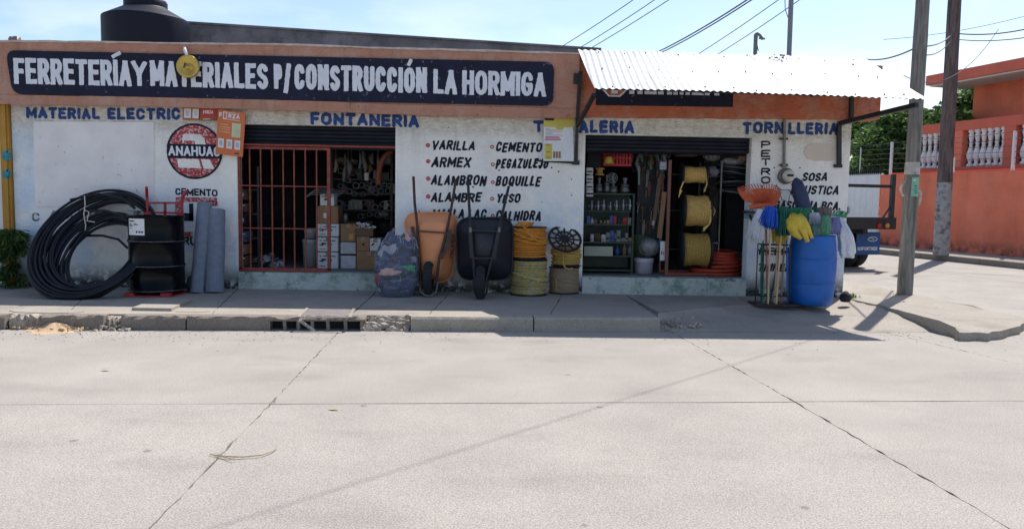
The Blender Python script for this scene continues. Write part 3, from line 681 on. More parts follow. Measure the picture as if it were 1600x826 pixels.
# irregular plaster band under the fascia
# --- fascia
fb = [(-200, 156), (15, 162), (230, 165), (400, 169.5), (640, 178), (901, 183.5)]
ft = [(-200, 63.5), (0, 65.5), (170, 67), (300, 69.5), (450, 71), (600, 76.5), (760, 80.5), (905, 85)]
FD = -.12
lo = [D(*q, FD) for q in fb]; hi = [D(*q, FD) for q in ft]; lo = [(v.x, v.z) for v in lo]; hi = [(v.x, v.z) for v in hi]
xe = D(905, 120, FD).x; lo[-1] = (xe, lo[-1][1]); hi[-1] = (xe, hi[-1][1])
fm = MB()
def strip(mb, lo, hi, y0, y1, mi=0):
    def at(poly, x):
        for (xa, za), (xb, zb) in zip(poly[:-1], poly[1:]):
            if x <= xb+1e-6: return za+(zb-za)*(x-xa)/(xb-xa)
        return poly[-1][1]
    xs = sorted({x for x, _ in lo}|{x for x, _ in hi}|{lo[0][0]+(lo[-1][0]-lo[0][0])*i/40 for i in range(41)}); xs = [x for x in xs if max(lo[0][0], hi[0][0])-1e-6 <= x <= min(lo[-1][0], hi[-1][0])+1e-6]
    vs = []
    for x in xs: a = at(lo, x)+random.uniform(-.006, .006); b = at(hi, x)+random.uniform(-.005, .005); vs += [(x, y0, a), (x, y0, b), (x, y1, b), (x, y1, a)]
    n = len(xs); fs = []
    for i in range(n-1):
        for k in range(4): fs.append((i*4+k, (i+1)*4+k, (i+1)*4+(k+1) % 4, i*4+(k+1) % 4)[::-1])
    fs += [(0, 1, 2, 3), ((n-1)*4+3, (n-1)*4+2, (n-1)*4+1, (n-1)*4)]
    mb.add(vs, fs, mi)
hi[0] = (lo[0][0], hi[0][1])
strip(fm, lo, hi, FY+FD, FY+.25); fascia = obj('fascia', fm, m_fascia, shop)
# proud band under the sign and pale lip on top
band_t = [D(*q, FD-.02) for q in ((-200, 143), (15, 149), (230, 151), (400, 155), (640, 164), (901, 170))]; band_b = [D(q[0], q[1]+1.5, FD-.02) for q in fb]
bt = [(v.x, v.z) for v in band_t]; bb = [(v.x, v.z) for v in band_b]; bb[-1] = (xe, bb[-1][1]); bt[-1] = (xe, bt[-1][1]); bt[0] = (bb[0][0], bt[0][1])
fm = MB(); strip(fm, bb, bt, FY+FD-.022, FY+FD+.01); obj('fascia_band', fm, m_fascia, shop)
fm = MB(); strip(fm, [(x, z-.004) for x, z in hi], [(x, z+.022) for x, z in hi], FY+FD-.015, FY+.27); obj('parapet_lip', fm, m_cream, shop)
# fascia under the awning, carried past the corner
xr2 = D(1375, 170, -.05).x
lo2 = [(xe+.002, D(905, 183.5, -.05).z), (D(1374, 187, -.05).x, D(1374, 187, -.05).z)]; hi2 = [(xe+.002, 3.52), (lo2[1][0], 3.46)]
fm = MB(); strip(fm, lo2, hi2, FY-.06, FY+.25); obj('fascia', fm, m_fascia2, shop)
# --- big sign
sg = []
cs = [(10, 79), (866, 97.5), (864, 166), (21, 147.5)]
P4 = [D(*q, FD-.005) for q in cs]
def rrpoly(P4, r, n=6):
    out = []; m = len(P4)
    for i in range(m):
        p, a, b = P4[i], P4[i-1], P4[(i+1) % m]; u = (a-p).normalized()*r; v = (b-p).normalized()*r
        for k in range(n+1): t = k/n; out.append(p+u*(1-t)**2+v*t**2)
    return out
poly = [(v.x, v.z) for v in rrpoly(P4, .14)][::-1]
sm_ = MB(); sm_.xz(poly, FY+FD-.004-.022, FY+FD-.0005); sign = obj('sign_panel', sm_, m_navy, shop, label='navy painted sign field with white lettering')
SD = FD-.004-.026
def big(t, x0, y0, x1, y1, h): paint_word(t, (x0, y0), (x1, y1), h, m_signwhite, sign, sw=.185, dy=SD, res=.007, square=True, gap=.22, jit=.012, rough=.09, flake=.03)
big('FERRETERÍA', 22, 131, 206, 135, 40.5); big('Y', 206, 134, 230, 135.5, 39); big('MATERIALES', 235, 134.5, 419, 139.5, 40)
big('P/', 428, 138.5, 455, 140.5, 39); big('CONSTRUCCIÓN', 460, 140, 667, 146, 40); big('LA', 677, 146, 714, 148, 38); big('HORMIGA', 722, 147.5, 853, 151.5, 38)
# second sign half hidden by the awning: navy field, lozenge and the feet of white letters
P4 = [D(*q, -.062) for q in ((931, 118), (1146, 118), (1145, 167.5), (931, 164.5))]
sm_ = MB(); sm_.xz([(v.x, v.z) for v in P4][::-1], FY-.068, FY-.0585); sign2 = obj('sign_panel', sm_, m_navy, shop, label='second navy sign mostly hidden behind the awning edge')
P4 = [D(*q, -.07) for q in ((939, 138), (981, 140), (969, 151.5), (951, 151))]; Q4 = [D(*q, -.072) for q in ((943, 138), (977, 140), (967.5, 149.5), (952, 149))]
sm_ = MB(); sm_.xz([(v.x, v.z) for v in P4][::-1], FY-.0705, FY-.0665); obj('sign_emblem', sm_, m_signwhite, sign2)
sm_ = MB(); sm_.xz([(v.x, v.z) for v in Q4][::-1], FY-.0735, FY-.0695); obj('sign_emblem', sm_, m_fascia2, sign2)
for x0, x1 in ((955, 965), (983, 991), (996, 1004), (1007, 1026), (1028, 1037), (1042, 1050), (1052, 1059), (1062, 1068), (1071, 1078), (1081, 1100), (1101, 1109), (1116, 1124)):
    a = D(x0, 146.3+(x0-955)*.018, -.076); b = D(x1, 143, -.076); sm_ = MB(); sm_.box((a.x, FY-.0795, a.z), (b.x, FY-.0725, 3.18)); obj('painted_lettering', sm_, m_signwhite, sign2)
# --- blue headings and black lists on the wall
def blue(t, x0, y0, x1, y1, h, **k): paint_word(t, (x0, y0), (x1, y1), h, m_blue, wall, sw=.27, gap=.40, jit=.03, rough=.2, flake=.10, **k)
blue('MATERIAL', 41, 185, 156, 187, 18); blue('ELECTRIC', 168, 187, 282, 187.5, 18.5)
blue('FONTANERIA', 485, 195, 655, 199.5, 20)
blue('T', 833, 207, 850, 207, 19); blue('ALERIA', 904, 208, 991, 208.5, 20)
blue('TORN', 1160, 209.5, 1225, 210, 19); blue('LLERIA', 1231, 210, 1309, 211, 19)
def lst(t, x0, y0, x1, y1, h, m=None, sh=.2, **k): paint_word(t, (x0, y0), (x1, y1), h, m or m_black, wall, sw=.215, gap=.4, shear=sh, jit=.05, rough=.18, flake=.05, **k)
lst('VARILLA', 675, 234.5, 743, 235, 15); lst('ARMEX', 675, 261, 736, 261.5, 16); lst('ALAMBRON', 674, 289, 760, 290.5, 16); lst('ALAMBRE', 674, 315, 752, 316, 15); lst('MALLA LAC', 676, 341, 760, 342, 15)
lst('CEMENTO', 775, 237.5, 847, 238.5, 15.5); lst('PEGAZULEJO', 775, 264, 857, 263.5, 15.5); lst('BOQUILLE', 775, 291, 845, 291.5, 16); lst('YESO', 776, 317, 813, 317.5, 14.5); lst('CALHIDRA', 775, 344, 846, 345, 15.5)
for c in ((668.5, 227), (669, 252), (669, 279), (669, 307)): 
    q = D(*c, -.006); mm = MB(); mm.cyl(q, q+Vector((0, .008, 0)), .032, n=14); obj('painted_dot', mm, m_reddot, wall)
for c in ((769, 229.5), (770, 257), (770, 284.5), (769, 310.5), (770, 337)):
    q = D(*c, -.006); mm = MB(); mm.lathe([(.012, 0), (.028, 0), (.028, .006), (.012, .006), (.012, 0)], q, 14, axis='Y'); obj('painted_dot', mm, m_reddot, wall)
for i, ch in enumerate('PETROL'): lst(ch, 1189, 231.5+i*13.9, 1203.5, 231.5+i*13.9, 11.5, sh=0)
lst('SOSA', 1254, 283, 1293, 283.5, 13.5); lst('CAUSTICA', 1236, 304, 1311, 304.5, 14); lst('GASOLINA BCA.', 1210, 326, 1314, 329, 13.5)
lst('MEDIA', 1186, 398, 1236, 398, 12); lst('THINER', 1184, 424, 1236, 424, 12.5)
lst('CEMENTO', 274, 305, 340, 307, 11, sh=0)
lst('CRUZ', 275, 383, 318, 383, 13, sh=0)
lst('C', 50, 346, 62, 346, 14, m=m_fade, sh=0); lst('AGUIJAR', 76, 343, 176, 343, 15, m=m_fade, sh=0)
for q in ((780, 266), (876, 216), (847, 316), (862, 262), (873, 268), (833, 259), (739, 292), (893, 280), (701, 199), (128, 300), (655, 330), (893, 305), (1210, 262), (1250, 262)):
    q = D(*q, -.004); mm = MB(); mm.cyl(q, q+Vector((0, .006, 0)), random.uniform(.006, .014), n=8); obj('nail_hole', mm, m_black, wall)
# bullseye logo
LC = D(304, 236.5, -.006); LR = (D(347.5, 236.5, -.006)-LC).x
def disc_field(fn, res, x0, y0, x1, y1, mat, dy, name, label=None, parent=None):
    nx = int((x1-x0)/res)+2; ny = int((y1-y0)/res)+2; X, Y = np.meshgrid(x0+np.arange(nx)*res, y0+np.arange(ny)*res)
    fld = fn(X, Y)+smooth_noise(X.shape, 3)*.006
    return obj(name, field_mesh(fld, x0, y0, res, lambda x, y: Vector((LC.x+x, FY+dy, LC.z+y))), mat, parent or wall, label=label)
q_ = LR*1.06
logo = disc_field(lambda X, Y: np.hypot(X, Y)-LR*.94, .012, -q_, -q_, q_, q_, m_red, -.006, 'round_logo', 'worn red bullseye logo lettered ANAHUAC')
disc_field(lambda X, Y: np.abs(np.hypot(X, Y)-LR*.965)-LR*.035, .008, -q_, -q_, q_, q_, m_black, -.009, 'logo_ring', parent=logo)
def poly_field(P):
    def f(X, Y):
        d = np.full(X.shape, 9.0); ins = np.zeros(X.shape, bool)
        for (xa, ya), (xb, yb) in zip(P, P[1:]+P[:1]):
            d = np.minimum(d, seg_d(X, Y, (xa, ya), (xb, yb), False, 0)); c = ((ya > Y) != (yb > Y)) & (X < (xb-xa)*(Y-ya)/(yb-ya+1e-12)+xa); ins ^= c
        return np.where(ins, -d, d)
    return f
s_ = LR
for P in ([(-.40*s_, .25*s_), (-.36*s_, .38*s_), (0*s_, .38*s_), (.05*s_, .20*s_), (.18*s_, .20*s_), (.42*s_, .20*s_), (.36*s_, .45*s_), (.22*s_, .62*s_), (-.38*s_, .62*s_), (-.44*s_, .42*s_)], ):
    disc_field(poly_field(P), .010, -q_, -q_, q_, q_, m_wall, -.0085, 'logo_emblem', parent=logo)
disc_field(poly_field([(-.62*s_, -.28*s_), (.14*s_, -.28*s_), (.22*s_, -.60*s_), (-.60*s_, -.60*s_)]), .010, -q_, -q_, q_, q_, m_wall, -.0085, 'logo_emblem', parent=logo)
disc_field(poly_field([(.22*s_, -.28*s_), (.52*s_, -.28*s_), (.72*s_, -.62*s_), (.32*s_, -.62*s_)]), .010, -q_, -q_, q_, q_, m_wall, -.0085, 'logo_emblem', parent=logo)
mm = MB(); mm.box((LC.x-LR*.98, FY-.013, LC.z-.25*LR), (LC.x+LR*.98, FY-.004, LC.z+.25*LR)); obj('logo_band', mm, m_navy, logo)
text_on('ANAHUAC', (LC.x-LR*.93, FY-.016, LC.z-.17*LR), (1, 0, 0), (0, 0, 1), LR*1.86, .35*LR, m_signwhite, logo, sw=.2, res=.006, square=True, gap=.35)
# faded picture under CEMENTO
for (x0, y0, x1, y1), mt in (((275, 309, 339, 315), m_red), ((275, 315, 283, 372), m_red), ((332, 315, 340, 322), m_red), ((286, 333, 302, 345), m_navy), ((296, 318, 302, 345), m_navy), ((283, 362, 301, 372), m_red)):
    a = D(x0, y1, 0); b = D(x1, y0, 0); mm = MB(); mm.box((a.x, FY-.006, a.z), (b.x, FY+.004, b.z)); obj('painted_panel', mm, mt, wall)
# --- left pier edge, roof, side and back walls, rooms
sdir = Vector((-math.sin(R(15.5)), math.cos(R(15.5)), 0))
back = FY+6.5
rf = MB(); rf.prism([(-9.2, FY+.2), (XR+.38, FY+.2), (XR+.38+sdir.x*6.4, back), (-9.2, back)], 2.79, 2.98); obj('roof', rf, m_greywall, shop)
sw_ = MB(); sw_.prism([(XR-.2, FY+TH+.002), (XR, FY+TH+.002), (XR+sdir.x*6.4, back), (XR-.2+sdir.x*6.4, back)], 0, 2.785); obj('side_wall', sw_, m_wall, shop)
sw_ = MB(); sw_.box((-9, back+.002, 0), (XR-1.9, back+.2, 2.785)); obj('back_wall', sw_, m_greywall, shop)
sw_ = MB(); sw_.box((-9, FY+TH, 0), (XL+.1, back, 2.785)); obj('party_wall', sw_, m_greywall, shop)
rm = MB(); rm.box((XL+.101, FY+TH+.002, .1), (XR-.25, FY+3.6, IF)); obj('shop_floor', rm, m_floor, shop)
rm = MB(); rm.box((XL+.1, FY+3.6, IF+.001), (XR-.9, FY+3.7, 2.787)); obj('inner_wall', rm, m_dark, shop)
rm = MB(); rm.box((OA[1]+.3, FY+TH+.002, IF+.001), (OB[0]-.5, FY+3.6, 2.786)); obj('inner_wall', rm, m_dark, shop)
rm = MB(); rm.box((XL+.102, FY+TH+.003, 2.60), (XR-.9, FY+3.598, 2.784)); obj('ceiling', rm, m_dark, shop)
# shutters rolled up
for O_, (z0, z1), k in ((OA, (2.20, 2.47), 5), (OB, (2.25, 2.415), 3)):
    h = (z1-z0)/k
    for i in range(k):
        s_ = MB(); z = z0+i*h
        s_.grid(lambda u, v: Vector((O_[0]+.01+(O_[1]-O_[0]-.02)*u, FY+.10-.02*math.sin(v*PI), z+h*.04+h*.92*v)), 2, 6); o = obj('shutter_slat', s_, m_shutter, shop)
    s_ = MB(); s_.cyl((O_[0]+.02, FY+.24, z1-.12), (O_[1]-.02, FY+.24, z1-.12), .12, n=20); obj('shutter_roll', s_, m_shutter, shop)
    s_ = MB(); s_.box((O_[0]+.01, FY+.07, z0-.05), (O_[1]-.01, FY+.13, z0-.004), bev=.01); obj('shutter_bottom_rail', s_, m_shutter, shop)
# barred gate
def dz(py, px=450): return D(px, py, .03).z
gate = thing('barred_gate', 'red steel barred gate closing the left half of the left doorway', 'gate', (D(445, 417, .03).x, FY+.03, IF))
gx0, gx1 = D(375, 320, .03).x, D(514, 320, .03).x; gt, gb_ = dz(234), IF+.035
g_ = MB(); g_.bar((gx0, FY+.03, gb_), (gx0, FY+.03, gt), .04, .04); g_.bar((gx1, FY+.03, gb_), (gx1, FY+.03, gt), .045, .04)
g_.bar((gx0-.02, FY+.03, gt+.018), (gx1+.02, FY+.03, gt+.018), .04, .035); g_.bar((gx0-.02, FY+.03, gb_), (gx1+.02, FY+.03, gb_), .04, .05); obj('frame', g_, m_redsteel, gate)
for px in (391, 408, 425.5, 443, 460, 477.5, 495):
    x = D(px, 320, .03).x; g_ = MB(); g_.bar((x, FY+.03, gb_+.025), (x, FY+.03, gt), .018, .018); obj('bar', g_, m_redsteel, gate)
for py in (291, 357):
    z = dz(py); g_ = MB(); g_.bar((gx0+.02, FY+.012, z), (gx1-.02, FY+.012, z), .016, .016); obj('rail', g_, m_redsteel, gate)
g_ = MB(); g_.box((OA[0]+.01, FY+.0, dz(229)), (OA[1]-.01, FY+.07, dz(225.5)), bev=.004); obj('gate_track', g_, m_redsteel, shop)
# --- awning
aw = obj('awning', MB().bar(D(906, 79, .0)+Vector((0, 0, -.075)), D(1352, 93, .0)+Vector((0, 0, -.075)), .04, .04), m_blacksteel, shop)
LR_, RR_ = D(903, 78.0, .08), D(1352, 91.5, .08)
ly = -1.22
LF_, RF_ = D(929, 138.5, ly), D(1449, 154, ly)
nsh = 5; per = .088
def awn(u, v, ph=0, lift=0):
    a = LR_.lerp(RR_, u); b = LF_.lerp(RF_, u); p = a.lerp(b, v); x = p.x
    return p+Vector((0, 0, .0075*math.sin(2*PI*x/per)+lift+.008*math.sin(u*5)*v))
for i in range(nsh):
    u0, u1 = i/nsh-.008, (i+1)/nsh+.008; u0 = max(0, u0); u1 = min(1, u1); s_ = MB(); n = 90
    lift = .004*(i % 2)+random.uniform(0, .002)
    s_.grid(lambda u, v: awn(u0+(u1-u0)*u, v, lift=lift), n, 8); t0 = len(s_.v); s_.grid(lambda u, v: awn(u0+(u1-u0)*u, v, lift=lift-.0018), n, 8)
    obj('roof_sheet', s_, m_zinc, aw)
s_ = MB()
for v in (.07, .5, .93):
    for k in range(11):
        p = awn((k+.5+random.uniform(-.3, .3))/11, v+random.uniform(-.03, .03), lift=.012); s_.lathe([(.0, .006), (.008, .005), (.011, 0), (.011, -.01)], p, 8)
obj('screw', s_, m_galv, aw, kind='stuff')
for x0 in (0.02, .33, .66, .985):
    a = LR_.lerp(RR_, x0)+Vector((0, .0, -.04)); b = LF_.lerp(RF_, x0)+Vector((0, .06, -.0)); s_ = MB(); s_.bar(a, b, .035, .035); obj('rafter', s_, m_blacksteel, aw)
s_ = MB(); s_.bar(LF_+Vector((.03, .12, .02)), RF_+Vector((-.03, .12, .02)), .03, .025); obj('eave_rail', s_, m_blacksteel, aw)
s_ = MB(); s_.bar(D(907, 112, -.14), D(902, 186, -.14), .05, .04); s_.bar(D(902, 186, -.14), D(900, 254, -.02), .045, .04); s_.bar(D(903, 196, -.14), LF_+Vector((.0, .03, -.07)), .05, .045); s_.box(tuple(D(903, 122, -.14)+Vector((-.06, -.02, -.08))), tuple(D(903, 122, -.14)+Vector((.0, .02, .06)))); s_.cyl(D(838, 251, -.03), D(905, 255, -.03), .013, n=6)
s_.box(tuple(D(900, 254, -.06)+Vector((-.05, 0, -.03))), tuple(D(900, 254, -.06)+Vector((.05, .05, .03)))); obj('bracket', s_, m_blacksteel, aw)
s_ = MB(); s_.bar(D(1311, 192, -.05), D(1311, 258, -.03), .055, .05, up=(0, 1, 0)); s_.bar(D(1311, 193, -.05), RF_+Vector((-.10, .05, -.075)), .06, .06); s_.bar(D(1330, 188, -.10), D(1331, 100, -.14), .05, .05); s_.box(tuple(D(1311, 259, -.05)+Vector((-.06, 0, -.025))), tuple(D(1311, 259, -.05)+Vector((.05, .05, .02)))); obj('bracket', s_, m_blacksteel, aw)
# ================================================================== THINGS FIXED TO THE SHOP
def slab_rect(name, p_tl, p_br, dy, th, mat, parent=None, mb=None):
    a = D(*p_tl, dy); b = D(*p_br, dy); m_ = mb or MB(); m_.box((a.x, FY+dy, b.z), (b.x, FY+dy+th, a.z)); return obj(name, m_, mat, parent)
# brass lamp on a bent arm
c = D(293.5, 104, FD-.12)
lampt = thing('wall_lamp', 'round brass coloured lamp hanging on a short arm over the big navy sign', 'lamp', tuple(c))
m_ = MB(); m_.lathe([(.02, .10), (.09, .09), (.14, .05), (.155, .02), (.155, -.01), (.145, -.02), (.12, -.012), (.09, .0), (.06, .005), (.0, .01)], c, 28, axis='Y'); obj('lamp_shade', m_, m_brass, lampt)
m_ = MB(); m_.lathe([(.06, .01), (.055, -.01), (.04, -.012), (.03, -.03), (.02, -.04), (0, -.042)], c+Vector((.015, 0, -.015)), 18, axis='Y'); obj('bulb', m_, m_brass, lampt)
m_ = MB(); m_.lathe([(.02, 0), (.055, 0), (.055, -.008), (.045, -.012), (.02, -.01)], c+Vector((-.075, .015, .025)), 14, axis='Y'); obj('socket', m_, m_brownsteel, lampt)
m_ = MB(); m_.tube([D(289, 75, FD-.0), D(288.5, 78, FD-.10), c+Vector((-.02, .03, .15)), c+Vector((0, .06, .02))], .022, 8); obj('arm', m_, m_white, lampt)
# orange boards
def board(name, P4px, dy, mat, label, cat, th=.02):
    P = [D(*p, dy) for p in P4px]; t = thing(name, label, cat, tuple(P[3])); m_ = MB(); m_.xz([(v.x, v.z) for v in P][::-1], FY+dy, FY+dy+th); obj('board', m_, mat, t)
    u = (P[2]-P[3]).normalized(); up = (P[0]-P[3]).normalized(); return t, P[3]+Vector((0, -.003, 0)), u, up, (P[2]-P[3]).length, (P[0]-P[3]).length
def decal(O, u, up, W_, H_, x0, y0, x1, y1, mat, t, name='print', d=.0):
    a = O+u*W_*x0+up*H_*y0+Vector((0, -d, 0)); b = O+u*W_*x1+up*H_*y0+Vector((0, -d, 0)); c_ = O+u*W_*x1+up*H_*y1+Vector((0, -d, 0)); e = O+u*W_*x0+up*H_*y1+Vector((0, -d, 0))
    m_ = MB(); m_.add([a, b, c_, e], [(0, 1, 2, 3)]); return obj(name, m_, mat, t)
t, O, u, up, W_, H_ = board('shop_board', [(340.5, 171), (383.5, 176.5), (379, 245.5), (337, 240)], -.10, m_oposter, 'large orange board lettered FORZA hanging at the left door corner', 'sign board')
text_on('F', O+u*W_*.06+up*H_*.84, u, up, W_*.10, H_*.10, m_white, t, sw=.26, square=True)
decal(O, u, up, W_, H_, .20, .80, .35, .97, m_white, t); decal(O, u, up, W_, H_, .235, .825, .315, .945, m_oposter, t, d=.002)
text_on('RZA', O+u*W_*.40+up*H_*.84, u, up, W_*.42, H_*.10, m_white, t, sw=.26, square=True)
decal(O, u, up, W_, H_, .38, .955, .80, .966, m_white, t); decal(O, u, up, W_, H_, .38, .80, .84, .812, m_white, t)
decal(O, u, up, W_, H_, .55, .42, .88, .74, M('cream_print', (.55, .55, .36), .7), t)
for x in (.07, .38, .68): decal(O, u, up, W_, H_, x, .15, x+.21, .36, m_white, t); decal(O, u, up, W_, H_, x+.05, .20, x+.16, .31, M('pale_print', (.42, .45, .50), .7), t, d=.002)
m_redprint = M('red_print', (.45, .05, .04), .7)
for y, x1 in ((.67, .42), (.61, .50), (.56, .48), (.50, .50)): decal(O, u, up, W_, H_, .10, y, x1, y+.025, M('pale_orange_print', (.62, .32, .16), .7), t)
decal(O, u, up, W_, H_, .70, .05, .86, .075, m_ink, t)
t, O, u, up, W_, H_ = board('shop_board', [(286, 166.5), (312, 167), (311, 188), (285.5, 187)], -.045, M('rust_orange_print', (.40, .12, .05), .7), 'small rusty orange board with two white labels under the fascia', 'sign board')
for x0, x1 in ((.08, .50), (.60, .97)): decal(O, u, up, W_, H_, x0, .14, x1, .86, m_white, t); decal(O, u, up, W_, H_, x0+.1, .3, x1-.1, .68, M('faint_print', (.46, .48, .52), .7), t, d=.002)
t, O, u, up, W_, H_ = board('shop_board', [(313, 167.5), (340, 168.5), (339, 188), (312.5, 188)], -.05, M('dull_orange_print', (.34, .09, .045), .7), 'small dark orange board lettered FORZA between two other boards', 'sign board')
decal(O, u, up, W_, H_, .06, .30, .92, .92, m_redprint, t); text_on('FORZA', O+u*W_*.18+up*H_*.5+Vector((0, -.002, 0)), u, up, W_*.58, H_*.26, m_white, t, sw=.22, square=True)
decal(O, u, up, W_, H_, .18, .06, .62, .11, m_white, t)
# poster (the printed figure is left out)
m_yprint = M('yellow_print', (.55, .47, .10), .7, .08); m_pprint = M('pink_print', (.55, .10, .22), .7)
t, O, u, up, W_, H_ = board('poster', [(849.5, 183.5), (895.5, 184.5), (896.5, 252), (849, 251.5)], -.06, m_white, 'white and yellow printed poster tied up beside the awning bracket', 'poster', .006)
decal(O, u, up, W_, H_, 0, .78, 1, 1, m_yprint, t)
m_ = MB(); q = O+u*W_*.53+up*H_*.83+Vector((0, -.002, 0)); m_.cyl(q, q+Vector((0, .003, 0)), W_*.17, n=20); obj('print', m_, m_yprint, t)
text_on('.', O+u*W_*.5+up*H_*.86+Vector((0, -.004, 0)), u, up, W_*.05, .03, m_ink, t)
decal(O, u, up, W_, H_, .03, .93, .34, .98, m_ink, t, d=.003)
for y, x1 in ((.74, .2), (.71, .45), (.68, .6), (.65, .32), (.62, .28), (.59, .62)): decal(O, u, up, W_, H_, .06, y, x1, y+.008, m_pvc, t)
decal(O, u, up, W_, H_, .06, .53, .52, .56, m_pprint, t); decal(O, u, up, W_, H_, .04, .48, .57, .51, m_pprint, t)
decal(O, u, up, W_, H_, .04, .04, .28, .40, m_yprint, t); 
for y in (.36, .2, .08): decal(O, u, up, W_, H_, .09, y, .22, y+.012, m_ink, t, d=.002)
for x in (.32, .41, .50): decal(O, u, up, W_, H_, x, .07, x+.07, .22, m_card, t)
# a generic dark block stands where the mascot was printed
# electricity meter and conduit
c = D(1229, 275, -.05)
mt = thing('electricity_meter', 'round glass electricity meter under a rusty conduit on the white wall', 'meter', tuple(c))
m_ = MB(); m_.lathe([(0, .05), (.115, .05), (.115, .0), (.095, -.02), (.085, -.02)], c, 28, axis='Y'); obj('meter_base', m_, m_galv, mt)
m_ = MB(); m_.lathe([(.085, -.02), (.085, -.07), (.07, -.10), (.035, -.115), (0, -.12)], c+Vector((.012, 0, 0)), 28, axis='Y'); g_ = obj('meter_glass', m_, m_glass, mt)
m_ = MB(); m_.box((c.x-.035, c.y-.124, c.z-.012), (c.x+.055, c.y-.119, c.z+.022)); obj('meter_dial', m_, m_ink, g_)
m_ = MB(); m_.cyl(D(1225, 262, -.03), D(1226, 187, -.03), .02, n=10); m_.cyl(D(1225, 262, -.03), D(1225, 255, -.03), .032, n=10); obj('conduit', m_, m_galv, mt)
for py in (217, 258): m_ = MB(); a = D(1218, py, -.035); b = D(1231, py, -.035); m_.bar(a, b, .02, .03); obj('clamp', m_, m_brownsteel, mt)
m_ = MB(); m_.tube([D(*q, -.06) for q in ((1211, 290), (1222, 297), (1236, 297), (1232, 315), (1222, 312), (1213, 288))], .006, 5); m_.tube([D(*q, -.05) for q in ((1232, 296), (1240, 309), (1252, 322))], .006, 5); obj('loose_wire', m_, m_wire, mt)
# ================================================================== THINGS ON THE PAVEMENT
def base(px, py, z=SW): return G(px, py, z)
# --- black pipe coils
def coil(name, label, top_px, bot_px, rx, f1, n, seed, ytop=-.12, zoff=.0):
    """loops leaning on the wall; f1 = (radius factor, dx, dv) reached by the innermost loop"""
    rnd = random.Random(seed); B = G(bot_px[0], bot_px[1], SW+.022); Tp = D(top_px[0], top_px[1], ytop); C_ = (B+Tp)/2; vv = Tp-B; rz = vv.length/2; vv.normalize(); vv.x = 0; vv.normalize(); nrm = Vector((1, 0, 0)).cross(vv)
    t = thing(name, label, 'pipe coil', (B.x, B.y, SW)); m_ = MB()
    for i in range(n):
        f = i/(n-1)+rnd.uniform(-.04, .04); f = max(0, f); r = rz*(1+(f1[0]-1)*f); dx = f1[1]*f+rnd.uniform(-.015, .015); dv = f1[2]*f+rnd.uniform(-.008, .012); ph = rnd.uniform(0, 6); off = rnd.uniform(-.06, .06); tw = rnd.uniform(-.05, .05)
        pts = []
        for k in range(80):
            a = 2*PI*k/80; p = C_+Vector((dx+r*rx/rz*math.cos(a)+.012*math.sin(2*a+ph), 0, 0))+vv*(dv+r*math.sin(a)+.008*math.sin(3*a+ph))+nrm*(off+tw*math.cos(a+ph)+zoff); p.z = max(p.z, SW+.02+.012*(1+math.sin(a*5+ph))*.2); pts.append(p)
        m_.tube(pts, .0185, 7, closed=True)
    obj('turns_of_pipe', m_, m_pipe, t); return t
big_c = coil('pipe_coil', 'large outer coil of black polythene pipe leaning on the white wall', (146, 305), (147, 465), .775, (.78, .13, .02), 19, 3)
coil('pipe_coil', 'smaller coil of black polythene pipe nested inside the large one', (148, 334), (151, 464), .56, (.76, .10, -.005), 11, 9, ytop=-.3, zoff=.02)
for _q in (0,):
    pass
m_ = MB(); m_.tube([D(211, 326, -.42), D(190, 309, -.42), D(155, 303, -.40), D(110, 312, -.38)], .017, 7); obj('loose_end', m_, m_pipe, big_c); m_ = MB(); m_.tube([D(205, 352, -.5), D(190, 336, -.5), D(165, 329, -.48), D(140, 330, -.46)], .017, 7); obj('loose_end', m_, m_pipe, big_c); m_ = MB()
m_.tube([D(200, 388, -.5), D(185, 374, -.5), D(160, 368, -.48), D(135, 368, -.46)], .017, 7); obj('loose_end', m_, m_pipe, big_c)
for pts in (((132, 306), (133, 320), (131, 335), (134, 352), (132, 372)), ((131, 328), (139, 331), (136, 345), (148, 347)), ((85, 431), (74, 436), (69, 441), (66, 452))):
    m_ = MB(); m_.tube([D(*q, -.50) for q in pts], .007, 5); obj('string', m_, m_string, big_c)
# --- red hand truck and black drum
b0 = base(245, 460); dY = b0.y-FY
ht = thing('hand_truck', 'red steel hand truck standing behind the glossy black drum', 'hand truck', tuple(b0+Vector((0, .2, 0))))
def HD(px, py, d=.0): return D(px, py, dY+.33+d)
m_ = MB()
for a, b in (((229, 296), (232, 345)), ((229, 345), (229, 455)), ((284.5, 306), (285, 455)), ((232, 317), (286, 317)), ((232, 332), (286, 333)), ((258, 317), (258, 345))): m_.bar(HD(*a), HD(*b), .028, .028)
m_.bar(HD(229.5, 306), HD(229, 293, -.10), .036, .036); m_.bar(HD(285, 308), HD(292, 298, -.03), .03, .03); m_.cyl(HD(225, 334), HD(240, 335), .025, n=8); obj('frame', m_, m_redpaint, ht)
m_ = MB(); m_.box((b0.x-.30, b0.y-.28, SW+.0), (b0.x+.30, b0.y+.30, SW+.02)); m_.bar((b0.x-.3, b0.y+.3, SW+.01), (b0.x+.3, b0.y+.3, SW+.05), .03, .03)
for s in (-1, 1): m_.box((b0.x+s*.23-.06, b0.y-.285, SW+.001), (b0.x+s*.23+.06, b0.y-.2, SW+.055))
obj('toe_plate', m_, m_redpaint, ht)
for s in (-1, 1): m_ = MB(); m_.lathe([(.04, -.03), (.10, -.03), (.115, 0), (.10, .03), (.04, .03)], (b0.x+s*.34, b0.y+.30, SW+.115), 18, axis='X'); obj('wheel', m_, m_tyre, ht)
k = 1.0/(F_PX/b0.y); rd = 40.5*k; hd = (455-340)*k
dr = thing('oil_drum', 'glossy black steel drum with a white label on its upper front', 'drum', tuple(b0+Vector((0, 0, .06))))
z0 = SW+.06; cx_, cy_ = b0.x, b0.y+.03
